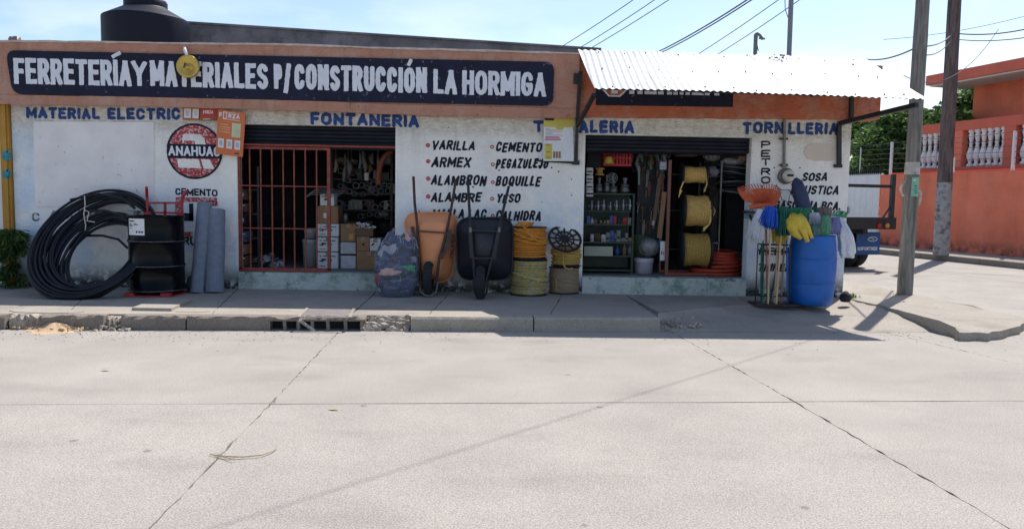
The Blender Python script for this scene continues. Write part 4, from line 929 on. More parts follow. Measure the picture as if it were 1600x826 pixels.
prof = [(0, z0), (rd*.97, z0), (rd*1.03, z0+.008), (rd*1.03, z0+.022), (rd*.985, z0+.03)]
for f in (.34, .67): prof += [(rd*.985, z0+hd*f-.03), (rd*1.015, z0+hd*f-.010), (rd*1.035, z0+hd*f), (rd*1.015, z0+hd*f+.010), (rd*.985, z0+hd*f+.03)]
prof += [(rd*.985, z0+hd-.03), (rd*1.0, z0+hd-.01)]
m_ = MB(); m_.lathe([(r, z) for r, z in prof], (cx_, cy_, 0), 48); obj('body', m_, m_drum, dr)
m_ = MB(); m_.lathe([(rd*1.0, z0+hd-.012), (rd*1.03, z0+hd-.01), (rd*1.03, z0+hd+.006), (rd*.98, z0+hd+.006), (rd*.97, z0+hd-.012), (0, z0+hd-.012)], (cx_, cy_, 0), 48); obj('lid', m_, m_drum, dr)
for zz in (z0+hd*.34, z0+hd*.67, z0+.014): m_ = MB(); m_.lathe([(rd*1.035, zz-.005), (rd*1.045, zz), (rd*1.035, zz+.006)], (cx_, cy_, 0), 48); obj('hoop', m_, m_drumrim, dr)
def on_cyl(mb, cx, cy, r, a0, a1, z0_, z1_, n=8):
    mb.grid(lambda u, v: Vector((cx+r*math.sin(R(a0+(a1-a0)*u)), cy-r*math.cos(R(a0+(a1-a0)*u)), z0_+(z1_-z0_)*v)), n, 2); return mb
lb_ = obj('label', on_cyl(MB(), cx_, cy_, rd*1.0, -44, 0, z0+hd*.755, z0+hd*.97), m_white, dr)
for a0, a1, v0, v1 in ((-41, -24, .93, .945), (-41, -33, .90, .908), (-41, -30, .885, .893), (-41, -28, .87, .878), (-26, -18, .90, .908), (-26, -14, .885, .893), (-41, -31, .84, .846), (-13, -9, .785, .81), (-7, -3, .785, .81), (-20, -16, .785, .81)):
    obj('label_print', on_cyl(MB(), cx_, cy_, rd*1.006, a0, a1, z0+hd*v0, z0+hd*v1, 4), m_ink, lb_)
# --- rolls of mesh
def mesh_roll(pb, pt, rpx, label):
    b = base(*pb); k = b.y/F_PX; r = rpx*k; top = D(pt[0], pt[1], b.y-FY+.22)
    t = thing('mesh_roll', label, 'mesh roll', tuple(b)); ax = (top-b).normalized(); q = ax.to_track_quat('Z', 'Y').to_matrix().to_4x4(); L_ = (top-b).length
    m_ = MB(); nt_ = 40
    def f(u, v):
        a = 2*PI*u; rr = r*(1+.015*math.sin(9*v+a)+.012*math.sin(31*v)+.01*math.sin(5*a)); return Vector((rr*math.cos(a), rr*math.sin(a), L_*v))
    mm = MB(); mm.grid(f, 30, 26, closeu=True); m_.add(mm.v, mm.f, 0, True, Matrix.Translation(b+Vector((0, r, 0)))@q)
    obj('roll', m_, m_mesh, t); m_ = MB()
    sp_ = [Vector(((r*(.15+.8*i/90))*math.cos(i*.42), (r*(.15+.8*i/90))*math.sin(i*.42), L_+.002)) for i in range(90)]
    mm = MB(); mm.lathe([(0, L_), (r*.98, L_)], (0, 0, -.006), 30); mm.tube(sp_, .003, 4); m_.add(mm.v, mm.f, 0, True, Matrix.Translation(b+Vector((0, r, 0)))@q); obj('roll_end', m_, m_mesh, t)
    return t
mesh_roll((304, 458.5), (316, 317), 11, 'taller slimmer roll of blue grey mesh, the left of two')
mesh_roll((330.5, 458.5), (333, 328), 14, 'shorter wider roll of blue grey mesh nearest the left door')
# --- clear bag of rags
b = base(621, 462); k = b.y/F_PX
bg_ = thing('rag_bag', 'big clear plastic bag stuffed with dark clothes and one green rag', 'bag', tuple(b))
def bagf(u, v, inf=1.0, ph=0):
    a = 2*PI*u; H_ = 1.0
    prof = [.93, 1.0, 1.03, 1.04, 1.05, 1.04, 1.03, 1.0, .96, .88, .75, .55, .30]; q = v*(len(prof)-1); i = min(int(q), len(prof)-2); rr = prof[i]+(prof[i+1]-prof[i])*(q-i)
    rr *= 1+.05*math.sin(3*a+7*v+ph)+.035*math.sin(7*a-9*v+ph)+.02*math.sin(15*a+23*v)
    return Vector((b.x+(-.01+.10*max(0, v-.55))*1.6*1+rr*.285*inf*math.cos(a), b.y+.02+rr*.22*inf*math.sin(a), SW+.008+.93*v*(1+.02*math.sin(4*a))))
m_ = MB(); m_.grid(lambda u, v: bagf(u, v), 56, 40, closeu=True); obj('plastic_film', m_, m_clear, bg_)
m_ = MB(); m_.grid(lambda u, v: bagf(u, v*.86, .88, 0), 40, 24, closeu=True); obj('rag_mass', m_, rags[0], bg_)
rr_ = random.Random(12)
for i in range(120):
    u0 = rr_.uniform(.46, 1.04); v0 = rr_.uniform(.03, .86); du = rr_.uniform(.035, .10); dv = rr_.uniform(.025, .085); mi = rags[rr_.choice([0, 0, 0, 2, 1, 2, 2, 0, 7, 0, 1])]; top_ = .0
    sp_c = {0: (.88, .42, .065, .050, 6), 1: (.70, .36, .10, .060, 4), 2: (.55, .22, .06, .07, 5), 3: (.68, .70, .085, .065, 3), 4: (.86, .86, .05, .06, 4), 5: (.60, .62, .03, .05, 3), 6: (.93, .55, .05, .05, 3), 7: (.72, .13, .06, .02, 1), 8: (.60, .09, .02, .03, 3), 9: (.55, .74, .03, .03, 3)}
    if i in sp_c: u0, v0, du, dv, c_i = sp_c[i]; mi = rags[c_i]; top_ = .05
    ph = rr_.uniform(0, 6); lay = rr_.uniform(0, .02); rot_ = rr_.uniform(-.8, .8)
    def pf(a_, q_):
        a = 2*PI*a_; e = 1+.22*math.sin(3*a+ph)+.16*math.sin(5*a-2*ph)+.08*math.sin(9*a); x = q_*e*math.cos(a); y = q_*e*math.sin(a); uu = u0+du*(x*math.cos(rot_)-y*math.sin(rot_)); vv_ = min(.95, max(.012, v0+dv*(x*math.sin(rot_)+y*math.cos(rot_))))
        return bagf(uu, vv_, .885+lay+top_+.045*(1-q_**4)+.014*math.sin(14*x*math.cos(ph)+11*y*math.sin(ph)+ph)*(1-q_**4)-.02*q_**6, 0)
    m_ = MB(); m_.grid(pf, 20, 7, closeu=True); obj('rag', m_, mi, bg_)
m_ = MB()
for _ in range(46):
    u = rr_.uniform(.48, 1.02); v = rr_.uniform(.03, .9); L2_ = rr_.uniform(.02, .10); du_ = rr_.uniform(-.02, .02)
    m_.tube([bagf(u+du_*k/4, min(.97, v+L2_*k/4), 1.0+.006*math.sin(k*2+u*9)) for k in range(5)], [.0008, .002, .0028, .002, .0008], 4)  # pale strips laid on the film stand in for crinkle highlights
for _ in range(14): u = rr_.uniform(.5, 1); v = rr_.uniform(.82, .98); p = bagf(u, v, 1.1); m_.tube([p, p+Vector((rr_.uniform(-.07, .07), -.01, rr_.uniform(-.12, -.04))), p+Vector((rr_.uniform(-.10, .10), .02, -.16))], .004, 4)
obj('bag_glint_and_fold', m_, m_bag, bg_)
# --- wheelbarrows standing on their noses
def barrow(label, bpx, tray_mat, tube_mat, tray, frame, wheel, extra=None):
    b = base(*bpx); Y0 = b.y-FY
    t = thing('wheelbarrow', label, 'wheelbarrow', tuple(b))
    def P(px, py, w):  # w metres in front of the wall side
        return D(px, py, Y0+.34-w)
    (x0, x1, y0, y1), (bx0, bx1, cx0, cx1, by0, by1) = tray
    rings = []
    def rr(xa, xb, xc, xd, ya, yb, w, rad):
        # rounded trapezoid: top edge xa..xb at ya, bottom edge xc..xd at yb
        c = [P(xa, ya, w), P(xb, ya, w), P(xd, yb, w), P(xc, yb, w)]; return rrpoly(c, rad, 7)
    r0 = rr(x0-1.5, x1+1.5, x0+frame['in'], x1-frame['in'], y0, y1, .0, .20); r1 = rr(x0-1.5, x1+1.5, x0+frame['in'], x1-frame['in'], y0, y1, .02, .20)
    r2 = rr(x0+2, x1-2, x0+frame['in']+2, x1-frame['in']-2, y0+4, y1-3, .05, .17)
    r3 = rr(bx0-4, bx1+4, cx0-4, cx1+4, by0-7, by1+9, .24, .12); r4 = rr(bx0, bx1, cx0, cx1, by0, by1, .29, .08)
    m_ = MB(); rings = [r0, r1, r2, r3, r4]; n = len(r0); vs = [v for r in rings for v in r]
    m_.add(vs, [(k_*n+i, (k_+1)*n+i, (k_+1)*n+(i+1) % n, k_*n+(i+1) % n) for k_ in range(4) for i in range(n)]+[tuple(range(4*n, 5*n))[::-1]], 0, True)
    o = obj('tray', m_, tray_mat, t)
    m_ = MB(); m_.tube(rr(x0-2, x1+2, x0+frame['in']-1, x1-frame['in']+1, y0-1, y1+1, .012, .20), .012, 6, closed=True); obj('rim', m_, tray_mat, t)
    for hx in frame['rails']:
        m_ = MB(); m_.tube([P(px, py, w) for px, py, w in hx], .0185, 8); obj('handle_rail', m_, tube_mat, t)
    for hx in frame['legs']:
        m_ = MB(); m_.bar(P(*hx[0]), P(*hx[1]), .05, .016, up=(0, 1, 0)); obj('leg', m_, tube_mat, t)
    for hx in frame['cross']: m_ = MB(); m_.bar(P(*hx[0]), P(*hx[1]), .03, .02); obj('crossbar', m_, tube_mat, t)
    wx, wy0, wy1, ww = wheel; c = P(wx, (wy0+wy1)/2, .37); rw = (P(wx, wy0, .37)-P(wx, wy1, .37)).length/2; tw = ww*k/2
    m_ = MB(); pr = []
    for i in range(13): a = -PI/2+PI*i/12; pr.append((rw-.035+.035*math.cos(a), tw*math.sin(a)))
    m_.lathe([(rw-.06, -tw*.8)]+pr+[(rw-.06, tw*.8)], c, 32, axis='X')
    for i in range(26):
        a = 2*PI*i/26; q = c+Vector((0, rw*.995*math.cos(a), rw*.995*math.sin(a))); m_.bar(q-Vector((tw*.5, 0, 0)), q+Vector((tw*.5, 0, 0)), .012, .012)
    wh_ = obj('wheel', m_, m_tyre, t); m_ = MB(); m_.lathe([(.02, -tw*1.2), (.03, -tw*.5), (rw-.06, -tw*.4), (rw-.055, 0), (rw-.06, tw*.4), (.03, tw*.5), (.02, tw*1.2)], c, 20, axis='X'); m_.cyl(c-Vector((.09, 0, 0)), c+Vector((.09, 0, 0)), .01); obj('rim', m_, tube_mat, wh_)
    for s in frame['guard']:
        m_ = MB(); m_.tube([P(px, py, w) for px, py, w in s], .013, 8); obj('nose_guard', m_, frame.get('gm', tube_mat), t)
    return t, P
t, P = barrow('orange wheelbarrow stood on its nose against the lettered wall', (672, 462), m_orangetray, m_brownsteel,
    ((633, 714, 333, 440), (655, 700, 662, 684, 352, 425)),
    {'in': 9, 'rails': [[(646, 276, .13), (648, 318, .22), (652, 352, .30), (654, 385, .33), (656, 420, .36), (659, 450, .37)], [(712, 282, .13), (706, 320, .22), (700, 352, .30), (694, 378, .33), (686, 405, .35), (681, 452, .37)]],
     'legs': [((644, 354, .33), (650, 383, .36)), ((650, 383, .36), (655, 404, .36)), ((703, 359, .33), (698, 386, .36)), ((698, 386, .36), (689, 404, .36))],
     'cross': [((652, 361, .33), (702, 364, .33)), ((656, 440, .37), (664, 440, .37)), ((680, 438, .37), (686, 438, .37))],
     'guard': [[(656, 446, .37), (657, 455, .42), (664, 461, .46), (674, 462, .46), (681, 457, .42), (684, 440, .37)]], 'gm': m_galv}, (669.5, 409, 459, 14))
u_ = (P(706, 365, .2)-P(703, 410, .2)).normalized()
text_on('TRUPER', P(709.5, 404.5, .20), u_, Vector((-1, 0, 0)), .34, .055, m_ink, t, sw=.2, res=.004)
t, P = barrow('black wheelbarrow stood on its nose beside the orange one', (750, 466), m_blacktray, m_blacksteel,
    ((715, 800, 341, 436), (737, 777, 742, 772, 362, 412)),
    {'in': 1, 'rails': [[(731, 277, .13), (733, 320, .22), (735, 352, .30), (737, 385, .33), (739, 402, .33), (743, 446, .40)], [(795, 291, .13), (787, 325, .22), (780, 352, .30), (773, 385, .33), (769, 403, .33), (757, 446, .40)]],
     'legs': [((734, 352, .325), (737, 403, .345)), ((781, 352, .325), (771, 403, .345))],
     'cross': [((735, 360, .33), (780, 361, .33)), ((738, 403, .35), (771, 403, .35)), ((738, 440, .38), (744, 440, .38)), ((756, 440, .38), (765, 440, .38))],
     'guard': [[(739, 436, .37), (742, 458, .40), (746, 466, .46), (755, 466, .46), (760, 458, .40), (764, 436, .37)]]}, (750.5, 415, 466, 14))
for px in (735, 780): m_ = MB(); a = P(px, 359, .35); m_.box((a.x-.017, a.y-.01, a.z-.03), (a.x+.017, a.y+.01, a.z+.03)); obj('clip', m_, m_galv, t)
# --- rope spools
def spool(label, bz, rpx, hpx, mat, name='rope_spool', turns=None, flange=True, k_=None, top=True, rough=.012, rope_r=.011, seed=1, tilt=None):
    """bz base point"""
    rnd = random.Random(seed); k2 = bz.y/F_PX; r = rpx*k2; h = hpx*k2
    t = thing(name, label, 'rope spool', tuple(bz)); m_ = MB(); n = turns or int(h/(rope_r*2.1)); pts = []
    for i in range(n*26+1):
        a = 2*PI*i/26; z = bz.z+.02+(h-.04)*i/(n*26); rr = r-rope_r+rough*math.sin(z*37+a*.31+seed)+rnd.uniform(-.002, .002); pts.append(Vector((bz.x+rr*math.cos(a), bz.y+rr*math.sin(a), z+.006*math.sin(a*1.07+seed)*math.sin(z*21))))
    m_.tube(pts, rope_r, 6)
    for q in range(3):   # crossing turns
        z1 = bz.z+h*rnd.uniform(.3, .5); z2 = bz.z+h*rnd.uniform(.6, .95); cr = []
        for i in range(20): f = i/19; a = PI+PI*f+.3*q; cr.append(Vector((bz.x+(r+.004)*math.cos(a), bz.y+(r+.004)*math.sin(a), z1+(z2-z1)*(1-f)+.01*math.sin(f*9))))
        m_.tube(cr, rope_r, 6)
    obj('rope', m_, mat, t); m_ = MB(); m_.cyl(bz+Vector((0, 0, .01)), bz+Vector((0, 0, h-.01)), r-rope_r*1.7, n=24); obj('core', m_, m_spool, t)
    if flange:
        for z in ((bz.z+.008, bz.z+h-.008) if top else (bz.z+.008,)): m_ = MB(); m_.lathe([(0, z-.008), (r*1.03, z-.008), (r*1.05, z), (r*1.03, z+.008), (0, z+.008)], (bz.x, bz.y, 0), 32); obj('flange', m_, m_spool, t)
    return t, r, h
b = base(827, 463); b.y += .22
t, r, h = spool('faded yellow and grey rope spool on the pavement, under the orange rope', b, 28, 56, m_ropeY, seed=2, rough=.010)
m_ = MB(); c = Vector((b.x+.0, b.y-r-.01, SW+.06)); m_.grid(lambda u, v: c+Vector((.12*(u-.3), -.015*math.sin(u*7), .13*(v-.4)+.02*math.sin(u*9))), 8, 8); obj('torn_wrap', m_, m_clear, t)
b2 = b+Vector((-.02, 0, h+.008)); t, r, h2 = spool('bright orange rope spool stacked on the faded yellow one', b2, 28.5, 50, m_ropeO, seed=5, rope_r=.016, rough=.008)
m_ = MB(); m_.tube([b2+Vector(q) for q in ((-.10, -r*.8, h2+.02), (-.06, -r*.98, h2-.01), (0, -r-.02, h2-.10), (.12, -r+.01, h2-.19), (.24, -.14, h2-.22))], .017, 7); m_.tube([b2+Vector(q) for q in ((-.02, -r*.8, h2+.02), (-.03, -r*.98, h2-.03), (0.03, -r-.012, h2-.12))], .017, 7)
for i in range(3): m_.tube([b2+Vector((-.08+.1*math.cos(a)+.02*i, -.12+.07*math.sin(a), h2+.015+.018*i)) for a in [2*PI*j/18 for j in range(18)]], .016, 6, closed=True)
obj('rope_end', m_, m_ropeO, t)
b = base(882.5, 460); b.y += .22
t, r, h = spool('tan rope spool on the pavement, under the golden rope', b, 24.5, 42, m_ropeT, seed=3, rope_r=.008, rough=.004)
m_ = MB(); m_.tube([b+Vector(q) for q in ((-.14, -r*.78, .26), (-.12, -r*.86-.01, .15), (-.13, -r*.84-.01, .04))], .008, 6); obj('rope_end', m_, m_ropeG, t)
b2 = b+Vector((.02, 0, h+.01)); t, r, h2 = spool('golden rope spool with one tilted black spoked flange on top', b2, 24, 32, m_ropeG, seed=8, top=False, rough=.010, rope_r=.013)
m_ = MB(); m_.tube([b2+Vector(q) for q in ((-.06, -r*.9, h2+.02), (-.05, -r-.03, h2-.06), (-.06, -r-.03, .06), (-.03, -r-.04, -.01), (.02, -r-.05, -.03), (.08, -r-.02, -.02))], .011, 6); obj('rope_end', m_, m_ropeG, t)
fc = D(882.5, 373, b.y-FY-.20); Rm = Matrix.Translation(fc)@Matrix.Rotation(R(46), 4, 'X')@Matrix.Rotation(R(6), 4, 'Y'); fl = MB(); Rf = .245
mm = MB()
for ra, rb_ in ((Rf*.86, Rf), (.0, Rf*.26), (Rf*.50, Rf*.58)): mm.lathe([(ra, -.008), (rb_, -.008), (rb_, .008), (ra, .008), (ra, -.008)], (0, 0, 0), 40)
for i in range(12): a = 2*PI*i/12; mm.bar((.2*Rf*math.cos(a), .2*Rf*math.sin(a), 0), (.9*Rf*math.cos(a), .9*Rf*math.sin(a), 0), .022, .012)
fl.add(mm.v, mm.f, 0, False, Rm); obj('flange', fl, m_spool, t, label='tilted black spoked flange')
# --- blue drum with its contents
b = base(1280, 479.5); k = b.y/F_PX; b.y += .30; r = 37*k*1.02; h = 113*k
bd = thing('blue_drum', 'tall blue plastic drum at the shop corner filled with brooms and bags', 'drum', tuple(b))
m_ = MB(); m_.lathe([(0, SW+.03), (r*.80, SW+.004), (r*.88, SW+.02), (r*.93, SW+.10), (r*.97, SW+h*.30), (r*.965, SW+h*.31), (r*.975, SW+h*.33), (r*1.0, SW+h*.5), (r*.99, SW+h*.66), (r*.98, SW+h*.67), (r*.985, SW+h*.69), (r*.95, SW+h*.86), (r*.90, SW+h*.97), (r*.91, SW+h), (r*.885, SW+h), (r*.87, SW+h*.97), (r*.92, SW+h*.86), (r*.94, SW+h*.5), (r*.80, SW+.10), (0, SW+.08)], (b.x, b.y, 0), 56); obj('body', m_, m_blued, bd)
for zz in (.33, .67): m_ = MB(); m_.lathe([(r*.985, SW+h*zz-.012), (r*1.008, SW+h*zz-.004), (r*1.008, SW+h*zz+.004), (r*.985, SW+h*zz+.012)], (b.x, b.y, 0), 56); obj('hoop', m_, m_blued, bd)
DY = b.y-FY
def BD(px, py, d=0): return D(px, py, DY+d)
def tuft(mb, c, ax, r0, r1, L_, n, rad, sag=0, seed=0):
    """bundle of fibres from c along ax"""
    rnd = random.Random(seed); ax = Vector(ax).normalized(); s = ax.orthogonal().normalized(); q = ax.cross(s)
    for i in range(n):
        a = rnd.uniform(0, 2*PI); f = math.sqrt(rnd.random()); o = s*math.cos(a)+q*math.sin(a); p0 = c+o*r0*f; p2 = c+ax*L_*rnd.uniform(.85, 1.05)+o*r1*f+Vector((0, 0, -sag*f)); p1 = p0.lerp(p2, .5)+o*rnd.uniform(0, .02)
        mb.tube([p0, p1, p2], [rad, rad, rad*.7], 4, cap=False)
    return mb
def broom(name, label, head_c, foot, fib_mat, head_mat, stick_mat, wide=.15, L_=.13, along=(1, 0, 0), up=(0, 0, 1), sag=0):
    t = thing(name, label, 'broom', tuple(foot)); h_ = Vector(head_c); along = Vector(along).normalized(); upv = Vector(up).normalized(); m_ = MB(); m_.bar(h_-along*wide, h_+along*wide, .045, .035); obj('head', m_, head_mat, t)
    m_ = MB(); m_.cyl(foot, h_, .012, n=8); obj('stick', m_, stick_mat, t); m_ = MB(); rnd = random.Random(label)
    for i in range(110):
        f = rnd.uniform(-1, 1); c = h_+along*wide*f+Vector((0, rnd.uniform(-.02, .02), 0)); m_.tube([c, c+upv*L_*.6+along*.02*f, c+upv*L_*rnd.uniform(.9, 1.05)+along*.05*f+Vector((0, rnd.uniform(-.02, .02), -sag))], .0035, 4, cap=False)
    obj('bristles', m_, fib_mat, t); return t
broom('broom', 'upturned green broom at the back right of the blue drum', BD(1297, 335, .1), BD(1285, 440, .08), m_green, m_green, m_wood, .22, .07, (1, 0, -.12))
broom('broom', 'upturned green broom at the left above the yellow cloth', BD(1218+10, 324+6, -.05), BD(1225, 470, -.1), m_green, m_green, m_wood, .0, .0) if False else None
# dark blue tall thing
def sleeve(name, label, pts, radii, mat, cat, flat=.6):
    t = MB(); P_ = [Vector(p) for p in pts]
    t.tube(P_, radii, 14); o = obj(name, t, mat, origin_at=P_[-1]); return tag(o, label, cat)
sleeve('umbrella_cover', 'long dark blue sleeve standing up out of the blue drum', [BD(1243, 278, .12), BD(1245, 285, .12), BD(1251, 305, .10), BD(1258, 335, .06), BD(1266, 372, 0), BD(1268, 400, 0)], [.02, .075, .10, .095, .09, .07], m_navycloth, 'sleeve')
def bagged(name, label, c, rx, ry, rz, mat, film, cat, seed=0, fibres=True):
    t = thing(name, label, cat, tuple(Vector(c)-Vector((0, 0, rz)))); rnd = random.Random(seed); c = Vector(c); ph = rnd.uniform(0, 6)
    def f(u, v, s=1.0): a = 2*PI*u; e = PI*v; q = s*(1+.12*math.sin(3*a+ph+3*v)+.09*math.sin(7*a-5*v+ph)+.06*math.sin(13*a+11*v)); return c+Vector((q*rx*math.sin(e)*math.cos(a), q*ry*math.sin(e)*math.sin(a), s*rz*math.cos(e)))
    m_ = MB()
    if fibres:
        for i in range(150): a = rnd.uniform(0, 2*PI); o = Vector((rx*.85*math.cos(a)*rnd.random()**.5, ry*.85*math.sin(a)*rnd.random()**.5, 0)); m_.tube([c+o*.6+Vector((0, 0, rz*.9)), c+o*1.1, c+o*.8+Vector((rnd.uniform(-.02, .02), 0, -rz*.85))], .006, 4, cap=False)
    else: m_.grid(lambda u, v: f(u, v, .85), 18, 10, closeu=True)
    obj('contents', m_, mat, t); m_ = MB(); m_.grid(f, 44, 20, closeu=True); obj('wrapper', m_, film, t); return t
bagged('wrapped_mop', 'green mop head in a clear wrapper leaning on the drum rim', BD(1289, 353, -.22), .085, .06, .155, m_green, m_clear, 'mop head', 1)
bagged('wrapped_mop', 'violet and blue mop head in a clear wrapper at the right drum rim', BD(1305, 353, -.18), .09, .06, .13, m_violet, m_clear, 'mop head', 2)
bagged('wrapped_goods', 'grey goods in cloudy plastic behind the yellow cloth', BD(1271, 345, -.02), .12, .10, .12, m_whitep, m_clear, 'wrapped goods', 3)
bagged('wrapped_goods', 'brown goods in a clear bag near the top centre of the blue drum', BD(1287, 334, .03), .11, .08, .10, m_cardd, m_clear, 'wrapped goods', 4)
bagged('wrapped_mop', 'dark green mop head in the front left of the blue drum', BD(1270, 365, -.2), .10, .06, .14, m_dgreen, m_clear, 'mop head', 5)
# yellow cloth draped over the rim
yc = thing('yellow_cloth', 'bright yellow cloth draped over the left rim of the blue drum', 'cloth', tuple(BD(1262, 380, -.33)))
for pts, wd in ((((1238, 342), (1246, 345), (1255, 360), (1262, 378)), .085), (((1249, 340), (1254, 345), (1262, 356), (1269, 372)), .06), (((1236, 344), (1238, 356), (1243, 366), (1252, 373)), .075)):
    m_ = MB(); Q_ = [BD(*q, -.33-.03*i) for i, q in enumerate(pts)]; m_.tube([Q_[0]+Vector((0, .05, -.02))]+Q_, [wd*.5, wd, wd*.95, wd*.6, wd*.32], 12); obj('fold', m_, m_yelp, yc)
# white sack hanging on the right
t = MB()
def skf(u, v):
    c_ = BD(1314+9*min(1, v*1.6), 340+61*v, .04-.06*min(1, v*3)); a = 2*PI*u; r_ = (.03+.065*min(1, v*2.2)+.012*v)*(1+.16*math.sin(5*a+2*v)+.08*math.sin(9*a-3*v)); r_ *= 1 if v < .93 else .8
    return c_+Vector((r_*math.cos(a), r_*.6*math.sin(a), .02*math.sin(3*a)*v))
t.grid(skf, 36, 16, closeu=True); t.add([skf(k/36, 1.0) for k in range(36)], [tuple(range(36))])
tag(obj('white_sack', t, m_whitep, origin_at=BD(1325, 400, -.02)), 'limp white sack hanging down the right side of the blue drum', 'sack')
t = MB(); t.lathe([(0, 0), (.06, .01), (.08, .05), (.07, .10), (.03, .15), (0, .16)], (BD(1317, 460, .3).x, b.y+.22, SW), 18); tag(obj('black_bundle', t, m_blackcard, origin_at=(BD(1317, 460).x, b.y+.22, SW)), 'small black bundle on the ground behind the blue drum', 'bundle')
# --- broom stand with mops
b = base(1208, 477); k = b.y/F_PX; b.y += .10; SY = b.y-FY
def SD_(px, py, d=0): return D(px, py, SY+d)
st = thing('broom_stand', 'black wire stand holding brooms and mops next to the blue drum', 'stand', tuple(b))
m_ = MB(); m_.box((SD_(1175, 470).x, b.y-.17, SW+.001), (SD_(1242, 470).x, b.y+.17, SW+.022)); obj('base_plate', m_, m_blacksteel, st)
for px, d in ((1187, -.12), (1228, -.12), (1187, .12), (1228, .12)): m_ = MB(); x = SD_(px, 430).x; m_.cyl((x, b.y+d, SW+.02), (x, b.y+d, SD_(px, 382).z), .008, n=6); obj('upright', m_, m_blacksteel, st)
for py in (382, 392, 461):
    m_ = MB(); z = SD_(1208, py).z; xa, xb = SD_(1187, 430).x, SD_(1228, 430).x; m_.tube([(xa, b.y-.12, z), (xb, b.y-.12, z), (xb, b.y+.12, z), (xa, b.y+.12, z)], .007, 6, closed=True); obj('hoop', m_, m_blacksteel, st)
def stick(label, top, foot, mat, r_=.0125, name='broom_stick', d0=0, d1=0):
    a = SD_(*foot, d1); a.z = SW+.025; bb = SD_(*top, d0); t = MB(); t.cyl(a, bb, r_, n=8); return tag(obj(name, t, mat, origin_at=a), label, 'stick')
stick('dark green pole at the far left of the broom stand', (1190, 380), (1189, 473), m_dgreen, .012, d0=-.02, d1=-.05)
stick('green pole second from the left in the broom stand', (1192, 375), (1193, 475), m_green, .012, d0=.03, d1=-.08)
stick('reddish brown pole between the green and pale sticks', (1197, 358), (1199, 475), M('red_wood', (.36, .13, .08), .6), .013, d0=0, d1=-.08)
stick('pale brown stick behind the pale mop handles', (1226, 373), (1220, 474), M('brown_wood', (.32, .19, .11), .6), .013, d0=.03, d1=-.02)
stick('slanted green stick crossing behind the pale mop handles', (1219, 385), (1203, 474), m_dgreen, .011, d0=.05, d1=.03)
stick('blue pole at the right edge of the broom stand', (1229, 372), (1231, 476), m_blued, .013, d0=-.05, d1=-.1)
def mop(label, head, foot, mat, r0, r1, L_, sm_mat=m_wood, ax=(0, 0, -1), rad=.008, n=150, seed=1, d=-.10, stick_=True, sag=0):
    a = SD_(*foot, d); a.z = SW+.025; hh = SD_(*head, d); t = thing('mop', label, 'mop', tuple(a)); m_ = MB()
    if stick_: m_.cyl(a, hh, .0135, n=8); obj('stick', m_, sm_mat, t); m_ = MB()
    m_.cyl(hh-Vector((0, 0, .04)), hh+Vector((0, 0, .03)), .03, .035, n=10); obj('ferrule', m_, m_galv, t); m_ = MB(); tuft(m_, hh+Vector((0, 0, .02)), ax, r0, r1, L_, n, rad, seed=seed); obj('strands', m_, mat, t); return t
mop('bright blue mop upside down on a pale handle', (1205, 326), (1200, 474), m_bluep, .06, .14, .27, ax=(-.22, -.1, -1), seed=2, d=-.12)
mop('white stringy mop hanging at the left of the stand', (1189, 330), (1192, 470), m_whitep, .045, .11, .40, ax=(-.22, -.05, -1), seed=3, d=-.08, stick_=False)
mop('dark green stringy mop hanging in the centre of the stand', (1223, 326), (1213, 474), m_dgreen, .06, .10, .36, ax=(.05, -.1, -1), seed=4, d=-.12)
mop('yellow fibre mop showing behind the dark green one', (1217, 340), (1210, 474), m_yelp, .06, .10, .36, ax=(.12, .05, -1), seed=5, d=-.02, n=90)
a = SD_(1244, 333, -.10)
t = thing('broom', 'upturned green broom lying at the left above the yellow cloth', 'broom', tuple(a)); m_ = MB(); m_.bar(SD_(1228, 336, -.1), SD_(1260, 338, -.1), .05, .05); obj('head', m_, m_dgreen, t); m_ = MB(); rnd = random.Random(4)
for i in range(120): f = rnd.uniform(0, 1); c = SD_(1228+32*f, 335, -.1); m_.tube([c, c+Vector((rnd.uniform(-.03, .03)+.1*(f-.5), rnd.uniform(-.03, .03), rnd.uniform(.06, .09)))], .005, 4, cap=False)
obj('bristles', m_, m_green, t)
# orange leaf rake head on the door pier
c = D(1190, 318, -.20)
rk = thing('leaf_rake', 'orange plastic leaf rake heads lying fanned out on the door pier', 'rake', tuple(c))
tips = [D(*q, -.36) for q in ((1161, 311), (1155, 302), (1153, 294), (1164, 290.5), (1178, 288.5), (1194, 288), (1208, 289), (1217, 293), (1221, 301), (1217, 311))]
def tine_p(f, s_):
    q = f*(len(tips)-1); k_ = min(int(q), len(tips)-2); tp = tips[k_].lerp(tips[k_+1], q-k_); o_ = c+Vector(((f-.5)*.16, -.03, 0)); mid = o_.lerp(tp, .55)+Vector((0, -.10, -.035)); return o_*(1-s_)**2+mid*2*s_*(1-s_)+tp*s_*s_
for i in range(30):
    m_ = MB(); m_.tube([tine_p(i/29, k_/7) for k_ in range(8)]+[tine_p(i/29, 1)+Vector((0, .03, .012))], [.012, .011, .010, .010, .009, .009, .008, .007, .005], 5); obj('tine', m_, m_orangep, rk)
for s_ in (.42, .6, .78):
    m_ = MB(); m_.tube([tine_p(k_/40, s_) for k_ in range(41)], .008, 5); obj('crossband', m_, m_orangep, rk)
m_ = MB(); m_.grid(lambda u, v: tine_p(u, .05+v*.36), 30, 5); m_.grid(lambda u, v: tine_p(u, .05+v*.36)+Vector((0, .008, 0)), 30, 5); obj('web', m_, m_orangep, rk)
m_ = MB(); m_.grid(lambda u, v: tine_p(.38+.3*u, .4+v*.42), 10, 5); obj('web', m_, m_orangep, rk)
